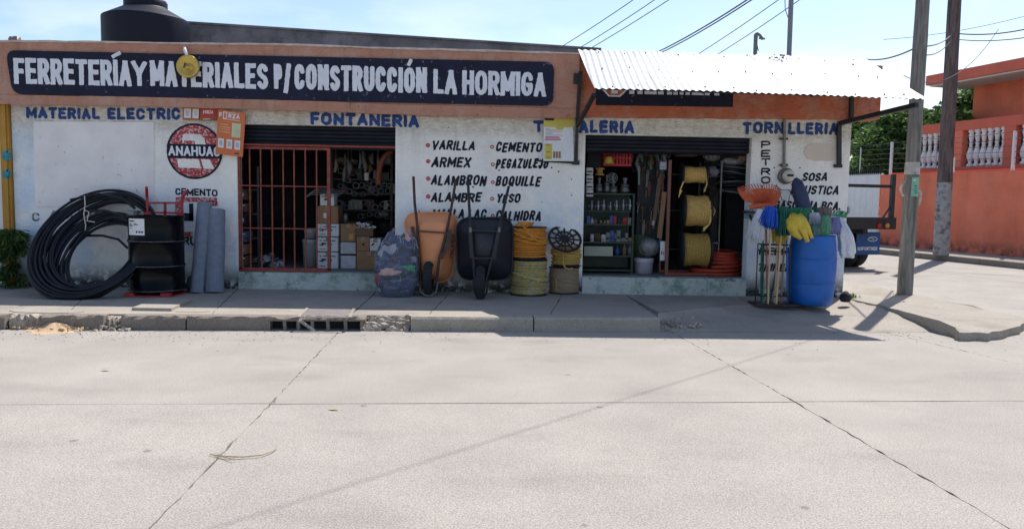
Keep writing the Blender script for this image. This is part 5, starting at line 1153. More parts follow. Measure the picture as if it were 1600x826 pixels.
m_ = MB(); m_.tube([D(1171, 324, -.30), D(1180, 322, -.32), D(1205, 319.5, -.32), D(1212, 318, -.30)], [.03, .038, .036, .026], 10); obj('handle_socket', m_, m_orangep, rk)
m_ = MB(); a = D(1163, 341, -.04); q = D(1183, 328, -.04); m_.box((a.x, a.y, a.z), (q.x-.05, a.y+.03, q.z)); tag(obj('blue_card', m_, M('pale_blue_card', (.20, .32, .42), .7), origin_at=a), 'pale blue card tucked on the door pier under the orange rake', 'card')
m_ = MB(); a = D(1168, 333, -.24); q = D(1212, 326.5, -.0); m_.box((a.x, FY-.24, a.z), (q.x, FY+.001, a.z+.025)); m_.bar((a.x+.1, FY-.2, a.z-.15), (a.x+.1, FY-.003, a.z-.01), .02, .02)
tag(obj('wall_shelf', m_, m_brownsteel, origin_at=a), 'narrow shelf on the pier carrying the orange rake heads', 'shelf')
# ================================================================== INSIDE THE LEFT DOOR
def cbox(name, label, cat, px0, py0, px1, py1, dy, dep, mat, floor=False, flaps=True, prints=(), group=None, pmat=None):
    a = D(px0, py1, dy); b_ = D(px1, py0, dy); z0 = IF+.001 if floor else a.z
    t = thing(name, label, cat, (a.x, FY+dy, z0), group); m_ = MB(); m_.box((a.x, FY+dy, z0), (b_.x, FY+dy+dep, b_.z), bev=.006); bo = obj('box_body', m_, mat, t)
    if flaps: m_ = MB(); xm = (a.x+b_.x)/2; m_.box((a.x+.004, FY+dy+dep*.46, b_.z-.001), (b_.x-.004, FY+dy+dep*.54, b_.z+.003)); obj('tape', m_, m_ropeT, t); m_ = MB(); m_.box((xm-.03, FY+dy-.0025, b_.z-.06), (xm+.03, FY+dy+.01, b_.z+.002)); obj('tape', m_, m_ropeT, t)
    for (u0, v0, u1, v1) in prints:
        w_, h_ = b_.x-a.x, b_.z-z0; m_ = MB(); m_.box((a.x+w_*u0, FY+dy-.003, z0+h_*v0), (a.x+w_*u1, FY+dy+.003, z0+h_*v1)); obj('printed_mark', m_, pmat or m_ink, t)
    return t
LOGO = ((.10, .42, .30, .50), (.20, .50, .42, .62), (.12, .72, .18, .80), (.28, .74, .44, .80), (.62, .45, .70, .58), (.62, .74, .88, .80), (.10, .14, .40, .18))
cbox('carton', 'small white carton on top of the brown box behind the gate post', 'box', 500, 303, 522, 321.5, .75, .25, m_boxw, prints=((.3, .45, .7, .62), (.1, .75, .9, .82)))
cbox('cardboard_box', 'brown box with small white label in the stack behind the gate post', 'box', 495, 322.5, 528, 348.5, .70, .4, m_card, prints=((.32, .3, .46, .6),), pmat=m_boxw)
cbox('carton', 'white carton third from the top of the stack by the gate post', 'box', 496, 350, 529, 369, .68, .4, m_boxw, prints=LOGO)
cbox('carton', 'white carton second from the bottom of the stack by the gate post', 'box', 496, 371, 528, 392.5, .66, .4, m_boxw, prints=LOGO)
cbox('carton', 'white carton at the bottom of the stack by the gate post', 'box', 496, 394.5, 528, 418, .64, .4, m_boxw, floor=True, prints=LOGO)
cbox('cardboard_box', 'brown box on top of the two wrapped packs in the left doorway', 'box', 532, 350, 556, 377, .72, .35, m_card, prints=((.55, .1, .85, .45),), pmat=m_ropeG)
cbox('wrapped_pack', 'upper grey wrapped pack under the brown box', 'pack', 532, 378.5, 556, 398, .70, .35, M('grey_wrap', (.42, .42, .46), .4, .15, 14, .4, 30), flaps=False, prints=((0, .0, 1, .10),))
cbox('wrapped_pack', 'lower grey wrapped pack standing on the shop floor', 'pack', 532, 399.5, 556, 418, .69, .35, M('grey_wrap_b', (.45, .45, .50), .4, .15, 14, .4, 30), floor=True, flaps=False)
cbox('cardboard_box', 'small brown box above the widest cardboard box at its left', 'box', 557, 370, 577.5, 392, .62, .35, m_card, prints=((.42, .40, .62, .55),))
cbox('carton', 'white carton right of the small brown box, above the widest box', 'box', 578, 372.5, 595, 392, .60, .35, m_boxw, prints=LOGO[:4])
cbox('cardboard_box', 'widest plain brown box on the floor beside the rag bag', 'box', 557, 393, 596, 419.5, .58, .42, m_card, floor=True)
cbox('cardboard_box', 'dark open tray of white fittings on the right hand boxes', 'box', 556, 357, 583, 369, .64, .35, m_cardd, flaps=False)
rnd = random.Random(5)
m_ = MB()
for i in range(34):
    p = D(rnd.uniform(557, 583), rnd.uniform(349, 357), .68+rnd.uniform(0, .2)); q = p+Vector((rnd.uniform(-.05, .05), rnd.uniform(-.04, .04), rnd.uniform(-.04, .04))); m_.cyl(p, q, .014, n=7)
tag(obj('pipe_fittings', m_, m_boxw, origin_at=D(570, 356, .7)), 'heap of white plastic pipe fittings piled in the dark tray', 'fittings', kind='stuff')
c = D(540.5, 349, .75); m_ = MB(); m_.lathe([(0, 0), (.035, 0), (.036, .12), (.028, .13), (.03, .15), (0, .155)], c, 16); tag(obj('tin_can', m_, m_tin, origin_at=c), 'shiny tin standing on the brown box in the left doorway', 'can')
def bucket(label, px0, px1, py0, py1, dy, mat, floor=False):
    a = D(px0, py1, dy); b_ = D(px1, py0, dy); r_ = (b_.x-a.x)/2; cx = (a.x+b_.x)/2; z0 = IF+.001 if floor else a.z; z1 = b_.z; t = thing('bucket', label, 'bucket', (cx, FY+dy+r_, z0)); m_ = MB()
    m_.lathe([(0, z0), (r_*.90, z0), (r_*.97, z1-.06), (r_*1.03, z1-.055), (r_*1.03, z1-.04), (r_*.98, z1-.035), (r_*.98, z1-.02)], (cx, FY+dy+r_, 0), 28); obj('body', m_, mat, t)
    m_ = MB(); m_.lathe([(r_*1.02, z1-.03), (r_*1.03, z1-.005), (r_*.95, z1), (r_*.9, z1-.01), (0, z1-.01)], (cx, FY+dy+r_, 0), 28); obj('lid', m_, mat, t); return t
m_bkt = M('grey_bucket', (.34, .35, .39), .45, .08, 6)
bucket('wide grey white bucket on the floor behind the gate bars', 470, 494, 374, 418, .8, m_bkt, True); bucket('smaller pale bucket stacked on the wide one behind the gate bars', 473, 493, 357, 372.5, .85, m_bkt)
# crumpled film on the floor
m_ = MB(); rnd = random.Random(8)
for i in range(60):
    p = D(rnd.uniform(392, 442), 416, .5+rnd.uniform(0, .8)); p.z = IF+rnd.uniform(.0, .17)*max(.2, 1-abs((p.x-D(412, 416, .8).x))/.35); s = rnd.uniform(.03, .09)
    vs = [p+Vector((rnd.uniform(-s, s), rnd.uniform(-s, s), rnd.uniform(-.2*s, s))) for _ in range(5)]; vs = [Vector((v.x, v.y, max(v.z, IF+.004))) for v in vs]; m_.add(vs, [(0, 1, 2), (0, 2, 3), (0, 3, 4), (1, 2, 4)])
tag(obj('crumpled_film', m_, m_bag), 'crumpled clear plastic sheeting lying on the floor behind the gate', 'plastic sheeting', kind='stuff')
# shelf of goods on the left jamb
sh = thing('side_rack', 'dark rack of boxes against the left edge of the left doorway', 'rack', tuple(D(380, 418, .3)))
for z in (.45, .85, 1.2, 1.55): m_ = MB(); m_.box((OA[0]+.02, FY+.26, z), (OA[0]+.20, FY+.9, z+.02)); obj('shelf', m_, m_blacksteel, sh)
m_ = MB(); m_.bar((OA[0]+.21, FY+.27, IF), (OA[0]+.21, FY+.27, 1.9), .03, .03); obj('post', m_, m_blacksteel, sh)
for i, (y0, y1, mt_, lb) in enumerate(((400, 416, m_cardd, 'dark box at the foot of the left side rack'), (382, 397, m_card, 'brown box low on the left side rack'), (362, 378, M('blue_carton', (.10, .15, .28), .7), 'blue grey carton on the left side rack'), (334, 352, m_blackcard, 'black case in the middle of the left side rack'), (318, 331, m_cardd, 'small brown box above the black case on the side rack'), (295, 312, m_cardd, 'brown box at the top of the left side rack'))):
    cbox('rack_box', lb, 'box', 374, y0, 385-(i % 2), y1, .28, .3, mt_, flaps=False, prints=((.2, .3, .7, .6),) if i % 2 else ((.1, .7, .8, .85),), pmat=m_boxw)
# pipe rack behind: rings seen end on
rk2 = thing('pipe_rack', 'dark steel rack holding pipes at the back of the left room', 'rack', tuple(D(560, 340, 1.6)))
for z in (.9, 1.25, 1.52, 1.75, 2.0): m_ = MB(); m_.box((D(518, 300, 1.6).x, FY+1.62, z), (OA[1]+.25, FY+3.0, z+.025)); obj('shelf', m_, m_blacksteel, rk2)
for px in (519, 612): m_ = MB(); x = D(px, 300, 1.6).x; m_.bar((x, FY+1.6, IF), (x, FY+1.6, 2.5), .04, .04); obj('post', m_, m_blacksteel, rk2)
rnd = random.Random(21); proto = None; placed = []
ring_px = [(532, 291, .045), (543, 281, .05), (537, 297, .04), (556, 290, .055), (565, 289, .05), (545, 299, .05), (553, 303, .042), (574, 293, .045), (581, 297, .045), (584, 288, .05), (592, 291, .05), (601, 288, .045), (595, 299, .05), (606, 298, .05), (613, 292, .05), (567, 303, .04), (587, 302, .04), (577, 283, .045), (530, 318, .05), (541, 324, .045), (551, 316, .05), (563, 323, .045), (575, 318, .05), (586, 324, .05), (598, 319, .05), (609, 325, .045), (590, 336, .05), (604, 338, .05), (577, 335, .04), (563, 338, .045), (532, 267, .05), (545, 262, .05), (560, 268, .05)]
for px, py, rr_ in ring_px:
    c = D(px, py, 1.55+rnd.uniform(0, .08)); t = MB(); t.lathe([(rr_*.72, 0), (rr_, 0), (rr_, 1.2), (rr_*.72, 1.2), (rr_*.72, 0)], (0, 0, 0), 14, axis='Y')
    o = obj('pvc_pipe', t, m_pvc, local=True) if proto is None or rr_ not in proto else None
    if proto is None: proto = {}
    if o is None: o = proto[rr_].copy(); COL.objects.link(o)
    else: proto[rr_] = o
    o.location = c; tag(o, 'dull grey pipe lying end-on on the dark rack in the left room', 'pipe', 'pipes seen end on in the left room')
for i, (px, py) in enumerate(((566, 330), (594, 330))): pass
# corrugated orange coil hanging in the corner of the doorway
m_ = MB(); pts = []
for i in range(70):
    f = i/69; a = R(95+95*f); pts.append(D(614, 236, .35)+Vector((.42*math.cos(a)*.55+.02, 0, .42*math.sin(a)-.42)))
m_.tube(pts, [.034+.012*(i % 2) for i in range(70)], 9); tag(obj('corrugated_hose', m_, m_hosedim, origin_at=D(598, 250, .35)), 'orange ribbed hose hanging in the top right of the left doorway', 'hose')
# pale bundles high on the back rack
for i, (px, py, s, lb) in enumerate(((536, 250, .12, 'pale bundle of wrapped goods at the top left of the back rack'), (552, 252, .10, 'second pale bundle high on the back rack'), (573, 262, .11, 'hanging brown bundle in the middle of the back rack'), (601, 335, .12, 'dim round bundle low at the right of the back rack'))):
    c = D(px, py, 1.5); bagged('bundle', lb, c, s*.8, .1, s*.5, m_cardd if i > 1 else m_galv, m_clear, 'bundle', 30+i, False)
c = D(573, 277, 1.3); m_ = MB(); m_.cyl(c-Vector((0, 0, .05)), c+Vector((0, 0, .07)), .04, n=14); tag(obj('white_roll', m_, m_boxw, origin_at=c), 'small white roll standing out on the dark back rack', 'roll')
m_ = MB()
for i in range(4): a = D(476+i*2.5, 309-i*2.2, .62); m_.tube([a, a+Vector((.10, 0, .05+.006*i)), a+Vector((.32, .05, .06+.004*i)), a+Vector((.5, .1, .04))], .005, 5)
tag(obj('cable_bundle', m_, m_pvc, origin_at=D(490, 305, .6)), 'thin grey rods lying over the cartons behind the gate', 'rods')

rnd = random.Random(99)
for i in range(30):
    z = (.925, 1.275, 1.545, 1.775, 2.025)[i % 5]; x = D(rnd.uniform(522, 612), 300, 1.6).x; h = rnd.uniform(.08, .17); w_ = rnd.uniform(.04, .10); t = MB(); t.box((x-w_, FY+1.60, z+.001), (x+w_, FY+1.66, z+h), bev=.005); t.box((x-w_*.6, FY+1.597, z+h*.4), (x+w_*.6, FY+1.601, z+h*.7))
    tag(obj('stock_box', t, rnd.choice([m_cardd, m_blackcard, m_galv, M('dim_stock_%d' % i, (rnd.uniform(.04, .14), rnd.uniform(.04, .1), rnd.uniform(.04, .12)), .7)]), origin_at=(x, FY+1.6, z)), 'dim stock box on the dark rack', 'box', 'stock boxes on the dark rack')
for i in range(12):
    px = rnd.uniform(521, 600); c = D(px, rnd.uniform(236, 262), 1.3); t = MB(); L_ = rnd.uniform(.1, .28); t.tube([c, c-Vector((rnd.uniform(-.02, .02), 0, L_*.5)), c-Vector((rnd.uniform(-.03, .03), 0, L_))], [.015, rnd.uniform(.03, .05), .02], 7); t.tube([c, c+Vector((0, 0, .25))], .004, 4)
    tag(obj('hanging_packet', t, rnd.choice([m_galv, m_cardd, m_pvc, m_ropeT]), origin_at=c), 'dim packet hanging in the left doorway', 'packet', 'packets hanging in the left doorway')
# ================================================================== INSIDE THE RIGHT DOOR
sc = thing('display_case', 'dark green glass display case left inside the right doorway', 'display case', tuple(D(950, 425, .5)))
x0, x1 = OB[0]+.02, D(991, 350, .5).x; dd = .5; zt = D(950, 303, dd).z; m_dg = M('case_green', (.02, .042, .035), .5, .2)
for z in (zt, D(950, 351, dd).z, D(950, 379, dd).z, D(950, 400, dd).z, IF+.05): m_ = MB(); m_.box((x0, FY+dd, z-.012), (x1, FY+dd+.45, z+.012)); obj('shelf', m_, m_dg, sc)
for x, y in ((x0+.02, dd), (x1-.02, dd), (x0+.02, dd+.45), (x1-.02, dd+.45)): m_ = MB(); m_.bar((x, FY+y, IF), (x, FY+y, zt), .03, .03); obj('post', m_, m_dg, sc)
m_ = MB(); m_.box((x0, FY+dd+.455, IF), (x1, FY+dd+.47, zt)); obj('back_panel', m_, m_dg, sc)
m_ = MB(); a = D(909, 399, .44); q = D(957, 385, .44); m_.box((a.x+.03, FY+.40, a.z), (q.x, FY+.44, q.z)); obj('sign_board', m_, M('green_white_board', (.32, .34, .27), .6, .1, 9), sc)
rnd = random.Random(11)
kinds = [('small dark bottle', 'bottle'), ('pale blister pack', 'packet'), ('slim metal fitting', 'fitting'), ('small printed box', 'box')]
cmat = [m_bkt, m_tin, m_cardd, m_blackcard, M('ochre_pack', (.35, .22, .05), .6), M('blue_pack', (.05, .10, .30), .6), M('red_pack', (.30, .03, .03), .6), m_pvc]
def small_item(px, py_base, dy, w_, h_, kind, mat, label, cat, group):
    c = D(px, py_base, dy); t = MB()
    if kind == 0: t.lathe([(0, 0), (w_, 0), (w_, h_*.6), (w_*.4, h_*.75), (w_*.4, h_), (0, h_)], c, 12)
    elif kind == 1: t.box((c.x-w_, c.y, c.z), (c.x+w_, c.y+.02, c.z+h_), bev=.004); t.lathe([(w_*.7, 0), (w_*.5, -.015), (0, -.02)], (c.x, c.y, c.z+h_*.4), 10, axis='Y')
    elif kind == 2: t.lathe([(0, 0), (w_*.7, 0), (w_*.7, h_*.3), (w_, h_*.32), (w_, h_*.5), (w_*.5, h_*.55), (w_*.5, h_), (0, h_)], c, 10)
    else: t.box((c.x-w_, c.y, c.z), (c.x+w_, c.y+.06, c.z+h_), bev=.004); t.box((c.x-w_*.7, c.y-.003, c.z+h_*.5), (c.x+w_*.7, c.y+.002, c.z+h_*.8))
    tag(obj({'bottle': 'bottle', 'packet': 'packet', 'fitting': 'tap_fitting', 'box': 'small_box'}[cat], t, mat, origin_at=c), label, cat, group)
for row, (py, h0, h1, n) in enumerate(((328, .12, .17, 14), (350, .05, .14, 12), (378, .06, .19, 12), (398, .08, .2, 8))):
    for i in range(n):
        px = 917+70*(i+.5)/n+rnd.uniform(-1.5, 1.5); kd_ = [2, 3, 1, 0][row] if rnd.random() < .6 else rnd.randrange(4)
        if row == 0: kd_ = 2; mt_ = m_bkt if i % 2 else m_tin
        elif row == 3: mt_ = rnd.choice(cmat); 
        else: mt_ = rnd.choice(cmat)
        rn = ('top', 'second', 'third', 'lowest')[row]
        if row == 3 and px < 958: continue
        small_item(px, py+(1 if row else 0), .52+rnd.uniform(0, .15) if row else .5, rnd.uniform(.014, .024) if row == 0 else rnd.uniform(.02, .04), rnd.uniform(h0, h1), kd_, mt_, 'small '+('fitting' if kd_ == 2 else kinds[kd_][0].replace('small ', ''))+' standing in a crowded row on the %s shelf of the green case' % rn, kinds[kd_][1], 'small goods on the %s shelf of the case' % rn)
m_ = MB(); m_.box((x0+.03, FY+dd+.02, D(950, 329, dd).z-.02), (x1-.03, FY+dd+.12, D(950, 329, dd).z-.005)); obj('shelf', m_, m_dg, sc)
for i in range(26):
    px, py = rnd.uniform(988, 1048), rnd.uniform(222, 262); c = D(px, py, .5+rnd.uniform(0, .3)); L_ = rnd.uniform(.08, .30); t = MB(); k_ = rnd.randrange(3)
    if k_ == 0: t.tube([c+Vector((L_*.25*math.cos(a), 0, L_*.4*math.sin(a))) for a in [2*PI*j/16 for j in range(16)]], .008, 5, closed=True)
    elif k_ == 1: t.bar(c, c-Vector((rnd.uniform(-.03, .03), 0, L_)), .03, .02); t.bar(c, c+Vector((0, 0, .2)), .005, .005)
    else: t.tube([c, c-Vector((.02, 0, L_*.5)), c-Vector((-.02, 0, L_))], [.01, .03, .012], 6); t.tube([c, c+Vector((0, 0, .2))], .004, 4)
    tag(obj(('cable_loop', 'hanging_tool', 'hanging_packet')[k_], t, rnd.choice([m_galv, m_blacksteel, m_redsteel, m_pvc, m_cardd, m_dgreen]), origin_at=c), 'dim goods hanging under the right shutter', ('cable', 'tool', 'packet')[k_], 'goods hanging under the right shutter')
# jars and tins on top of the case
for px, w_, h_, mt_, lb in ((918, .045, .15, m_boxw, 'stacked white tins at the left end on top of the case'), (922, .04, .36, m_boxw, 'tall white column of tins behind the left end of the case'), (936, .055, .17, m_tin, 'first squat silver blender jar on top of the case'), (948, .05, .20, m_tin, 'dark silver jar left of the round fan on the case'), (958, .07, .13, m_tin, 'wide silver pot in the middle on top of the case'), (976, .075, .17, m_tin, 'large silver jug at the right end on top of the case')):
    c = D(px, 302, .6); c.z = zt+.014; t = thing('jar', lb, 'jar', tuple(c)); m_ = MB(); m_.lathe([(0, 0), (w_, 0), (w_*1.05, h_*.3), (w_*.8, h_*.6), (w_*.9, h_*.62), (w_*.85, h_*.8), (w_*.3, h_*.85)], c, 18); obj('body', m_, mt_, t); m_ = MB(); m_.lathe([(w_*.3, h_*.8), (w_*.3, h_*1.15), (w_*.5, h_*1.2), (w_*.45, h_*1.35), (0, h_*1.4)], c, 12); obj('lid', m_, m_pvc, t)
c = D(957, 278, .55); t = thing('wire_fan', 'small round wire fan standing among the jars on the case', 'fan', tuple(c)); m_ = MB()
for r_ in (.075, .05, .025): m_.lathe([(r_-.004, -.003), (r_+.004, -.003), (r_+.004, .003), (r_-.004, .003), (r_-.004, -.003)], c, 20, axis='Y')
for i in range(5): a = 2*PI*i/5; m_.bar(c, c+Vector((.075*math.cos(a), 0, .075*math.sin(a))), .02, .004)
obj('cage', m_, m_pvc, t); m_ = MB(); m_.cyl(c-Vector((0, 0, .08)), Vector((c.x, c.y, zt+.013)), .012); obj('stem', m_, m_blacksteel, t)
# red crate
a = D(944, 259, .55); q = D(985, 233, .55); cr = thing('plastic_crate', 'red slotted plastic crate high at the left of the right doorway', 'crate', tuple(a))
nb = 8
for i in range(nb+1): x = a.x+(q.x-a.x)*i/nb; m_ = MB(); m_.box((x-.012, FY+.55, a.z+.03), (x+.012, FY+.57, q.z-.03)); obj('slat', m_, m_crate, cr)
m_ = MB(); m_.box((a.x-.02, FY+.545, a.z), (q.x+.02, FY+.58, a.z+.03)); m_.box((a.x-.02, FY+.545, q.z-.03), (q.x+.02, FY+.58, q.z)); m_.box((a.x-.02, FY+.545, a.z+.11), (q.x+.02, FY+.578, a.z+.13)); m_.box((a.x, FY+.58, a.z), (q.x, FY+.85, a.z+.015)); m_.box((a.x-.02, FY+.83, a.z), (q.x+.02, FY+.85, q.z)); m_.box((D(925, 232, .5).x, FY+.54, q.z), (q.x+.02, FY+.57, q.z+.02)); obj('crate_frame', m_, m_crate, cr)
cbox('black_box', 'black box hanging beside the red crate', 'box', 917, 236, 940, 262, .56, .2, m_blackcard, flaps=False)
c = D(951, 256, .45); t = MB(); t.lathe([(0, 0), (.075, 0), (.055, .09), (.05, .105), (0, .11)], c, 18); tag(obj('hard_hat', t, M('yellow_tin', (.48, .34, .06), .5), origin_at=c), 'small yellow tub in front of the red crate', 'tub')
c = D(937, 274, .5); m_ = MB(); m_.lathe([(0, 0), (.07, 0), (.07, .025), (.045, .03), (.045, .08), (.07, .085), (.07, .11), (0, .11)], c, 18); tag(obj('wire_spool', m_, M('ochre_spool', (.36, .20, .06), .6), origin_at=c), 'ochre wire spool beside the black box on the case', 'spool')
for i, py in enumerate((262, 274, 286, 297)): cbox('small_carton', 'white printed carton, %s of the column at the door edge' % ('topmost', 'second', 'third', 'lowest')[i], 'box', 916, py, 927, py+10, .5, .08, m_boxw, flaps=False, prints=((.1, .3, .9, .5),))
# tool wall: a panel with hanging tools
tw = thing('tool_panel', 'dark panel crowded with hanging hand tools behind the rope rack', 'tool panel', tuple(D(1015, 320, .9)))
a = D(994, 372, .95); q = D(1040, 228, .95); m_ = MB(); m_.box((a.x, FY+.95, a.z), (q.x, FY+.97, q.z)); obj('board', m_, m_dark, tw)
rnd = random.Random(17)
for i in range(46):
    px, py = rnd.uniform(996, 1038), rnd.uniform(232, 350); c = D(px, py, .9); t = MB(); L_ = rnd.uniform(.10, .22); kd_ = rnd.randrange(3); mt_ = rnd.choice([m_galv, m_galv, m_tin, m_cardd, m_blacksteel, m_redsteel])
    if kd_ == 0: t.bar(c, c-Vector((rnd.uniform(-.03, .03), 0, L_)), .018, .012); t.bar(c-Vector((.04, 0, 0)), c+Vector((.04, 0, 0)), .022, .02)
    elif kd_ == 1: t.tube([c+Vector((.025*math.cos(x), 0, .025*math.sin(x))) for x in [2*PI*j/10 for j in range(10)]], .006, 5, closed=True); t.bar(c-Vector((0, 0, .025)), c-Vector((.01, 0, L_)), .016, .01)
    else: t.add([c, c+Vector((.05, 0, 0)), c+Vector((.03, 0, -L_)), c+Vector((0, 0, -L_))], [(0, 3, 2, 1)]); t.bar(c+Vector((.02, 0, 0)), c+Vector((.02, 0, .06)), .03, .02)
    nm = ('hammer', 'spanner', 'trowel')[kd_]; tag(obj(nm, t, mt_, origin_at=c), 'dim metal %s hanging on the crowded tool panel' % nm, nm, 'hand tools on the panel')
# leaning longer goods right of the panel
for i, (xa, ya, xb, yb, wd, mt_, lb) in enumerate(((1034, 262, 1022, 345, .05, m_cardd, 'long brown board leaning beside the rope rack'), (1038, 300, 1030, 372, .07, m_card, 'shorter brown board leaning at the rope rack post'), (1030, 278, 1020, 352, .03, m_bkt, 'slim grey bar leaning beside the brown boards'), (1036, 330, 1030, 385, .03, M('dim_blue', (.05, .08, .2), .6), 'dim blue bar hanging below the brown boards'))):
    t = MB(); t.bar(D(xa, ya, .6), D(xb, yb, .55), wd, .02, up=(0, 1, 0)); tag(obj('leaning_board', t, mt_, origin_at=D(xb, yb, .55)), lb, 'board')
cbox('price_sheet', 'white sheet with print fixed to the rope rack post', 'sheet', 1031, 377, 1040.5, 407, .33, .01, m_boxw, flaps=False, prints=((.2, .3, .4, .5), (.6, .3, .7, .5)))
cbox('price_sheet', 'small pale paper sheet at the top of the rope rack post', 'sheet', 1031, 253, 1042, 265, .33, .01, m_bkt, flaps=False, prints=((.2, .3, .8, .35),))
# rope rack with three spools
rr0 = thing('rope_rack', 'brown steel rack carrying three rope spools in the right doorway', 'rack', tuple(D(1044, 425, .3)))
xa = D(1044, 330, .3).x; xb = D(1103, 330, .3).x
for x, y in ((xa, .3), (xa, .75), (xb+.02, .8)):
    for _q in (0,): m_ = MB(); m_.bar((x, FY+y, IF), (x, FY+y, D(1044, 250, .3).z), .045 if x == xa and y == .3 else .03, .045 if x == xa and y == .3 else .03); obj('post', m_, M('dull_red_steel', (.17, .07, .055), .6, .2) if x == xa else m_blacksteel, rr0)
m_ = MB(); m_.bar((xa, FY+.3, IF+.03), (xb+.05, FY+.3, IF+.03), .04, .04); obj('foot_rail', m_, m_redsteel, rr0); m_ = MB(); m_.bar((xa, FY+.75, IF+.03), (xb+.05, FY+.75, IF+.03), .04, .04); obj('foot_rail', m_, m_redsteel, rr0)
for i, (px0, px1, py0, py1, mt_, fr, lb) in enumerate(((1066, 1101, 260, 285.5, m_ropeR, 20, 'top rope spool on the rack, bright yellow with a hanging end'), (1067, 1104, 305, 353, m_ropeR, 30, 'middle rope spool on the rack, fullest and golden'), (1064, 1104, 364, 415, m_ropeG, 31, 'bottom rope spool on the rack, pale golden rope'))):
    a = D(px0, (py0+py1)/2, .52); q = D(px1, (py0+py1)/2, .52); r_ = (D(px0, py0, .4).z-D(px0, py1, .4).z)/2; c = a; L_ = q.x-a.x
    t = thing('rope_spool', lb, 'rope spool', tuple((a+q)/2)); n = int(L_/.022); pts = []
    for j in range(n*24+1): an = 2*PI*j/24; pts.append(Vector((a.x+L_*j/(n*24), c.y+(r_-.01+.006*math.sin(j*.021))*math.cos(an), c.z+(r_-.01+.006*math.sin(j*.021))*math.sin(an))))
    m_ = MB(); m_.tube(pts, .0115, 5); obj('rope', m_, mt_, t); m_ = MB(); m_.cyl(a, q, r_-.02, n=24); m_.cyl(a-Vector((.22, 0, 0)), q+Vector((.1, 0, 0)), .012, n=8); obj('core', m_, m_spool, t)
    rf_ = fr*c.y/F_PX*1.0
    for x, o_ in ((a.x-.015, 1), (q.x+.015, 1)): m_ = MB(); m_.lathe([(0, -.01), (rf_, -.01), (rf_, .01), (0, .01)], (x, c.y, c.z), 32, axis='X'); obj('flange', m_, m_spool, t)
    m_ = MB()
    if i == 0:
        m_.tube([a+Vector((.01, -r_, 0)), a+Vector((-.01, -r_-.03, -.10)), a+Vector((-.06, -r_-.05, -.22)), a+Vector((-.08, -r_-.05, -.34)), a+Vector((-.04, -r_-.05, -.24))], .012, 6); obj('rope_end', m_, mt_, t); m_ = MB(); m_.tube([q+Vector((-.01, -r_, 0)), q+Vector((.0, -r_-.03, -.14)), q+Vector((-.04, -r_-.03, -.26))], .010, 6)
    elif i == 1:
        for s_ in range(3): m_.tube([q+Vector((-.04+.02*s_, -r_*.8, r_*.6)), q+Vector((.0+.03*s_, -r_-.02, 0)), q+Vector((-.02, -r_-.02, -.2)), q+Vector((-.10, -r_, -.30+.02*s_))], .010, 6)
    if i < 2: obj('rope_end', m_, mt_, t)
cbox('carton', 'flat brown carton on top of the rope rack', 'box', 1060, 233, 1092, 243, .4, .3, m_cardd, flaps=False)
# bucket, clear ball, green bin
bucket('white bucket under a clear plastic bag on the shop floor', 993.5, 1024.5, 404, 424, .55, M('white_bucket', (.50, .50, .60), .45), True)
bagged('puffed_bag', 'puffed clear plastic bag resting on the white bucket', D(1015.5, 386, .55), .145, .12, .15, m_galv, m_clear, 'bag', 50, False)
m_ = MB(); a = D(991, 403, .85); q = D(1016, 367, .85); m_.lathe([(0, 0), (.13, 0), (.15, q.z-a.z), (.13, q.z-a.z), (.11, .02), (0, .02)], ((a.x+q.x)/2, FY+.95, a.z), 20); m_.cyl(((a.x+q.x)/2, FY+.95, IF), ((a.x+q.x)/2, FY+.95, a.z), .12); tag(obj('green_bin', m_, M('olive_green', (.08, .10, .05), .6), origin_at=(a.x, FY+.95, IF)), 'olive green bin behind the clear plastic bag', 'bin')
# hoses and black rolls at the right
for i in range(7):
    c = D(1130, 424, .35); c.z = IF+.035+i*.052; m_ = MB(); o_ = random.uniform(-.02, .02); r_ = (.27 if i < 5 else .22) if i > 1 else .30
    m_.tube([Vector((c.x+.02+o_+r_*math.cos(a)*(1.05 if i > 1 else 1.2)-(.05 if i < 2 else 0), FY+.62+.26*math.sin(a), c.z+.012*math.sin(a+i))) for a in [2*PI*j/40 for j in range(40)]], .027, 8, closed=True)
    if i == 0: hz_ = thing('hose_coil', 'coil of thick orange red hose on the floor at the right door edge', 'hose coil', (c.x, FY+.62, IF))
    obj('turn', m_, m_hosered, hz_)
cab = cbox('black_cabinet', 'tall black cabinet behind the orange hose in the right doorway', 'cabinet', 1131, 300, 1164, 392, .98, .4, m_blackcard, flaps=False)
m_ = MB(); a = D(1126, 300, .5)
for z in (0,): m_.bar((D(1121, 388, .5).x, FY+.45, IF), (D(1121, 388, .5).x, FY+.45, 2.1), .02, .02); m_.bar((D(1105, 388, .5).x, FY+.45, D(1110, 379, .5).z), (D(1121, 388, .5).x, FY+.45, D(1110, 379, .5).z), .02, .02)
tag(obj('steel_stand', m_, m_galv, origin_at=(a.x, FY+.45, IF)), 'thin grey steel stand between the ropes and the black cabinet', 'stand')
bh = thing('hose_coil', 'thick coils of black hose piled on the black cabinet', 'hose coil', tuple(D(1150, 300, .7)))
for i in range(10):
    c = D(1149, 298-i*4.3, .7); m_ = MB(); r_ = .25+random.uniform(-.03, .02); m_.tube([Vector((c.x+r_*math.cos(a), FY+.75+.2*math.sin(a), c.z+.03*math.sin(a+i*.7)-.02*math.cos(a))) for a in [2*PI*j/36 for j in range(36)]], .018, 7, closed=True); obj('turn', m_, m_pipe if i % 3 else M('grey_hose_%d' % i, (.10, .11, .12), .4), bh)
bagged('bundle', 'grey bundle on top of the black hose coils', D(1145, 252, .7), .16, .12, .07, m_pvc, m_bag, 'bundle', 61, False)
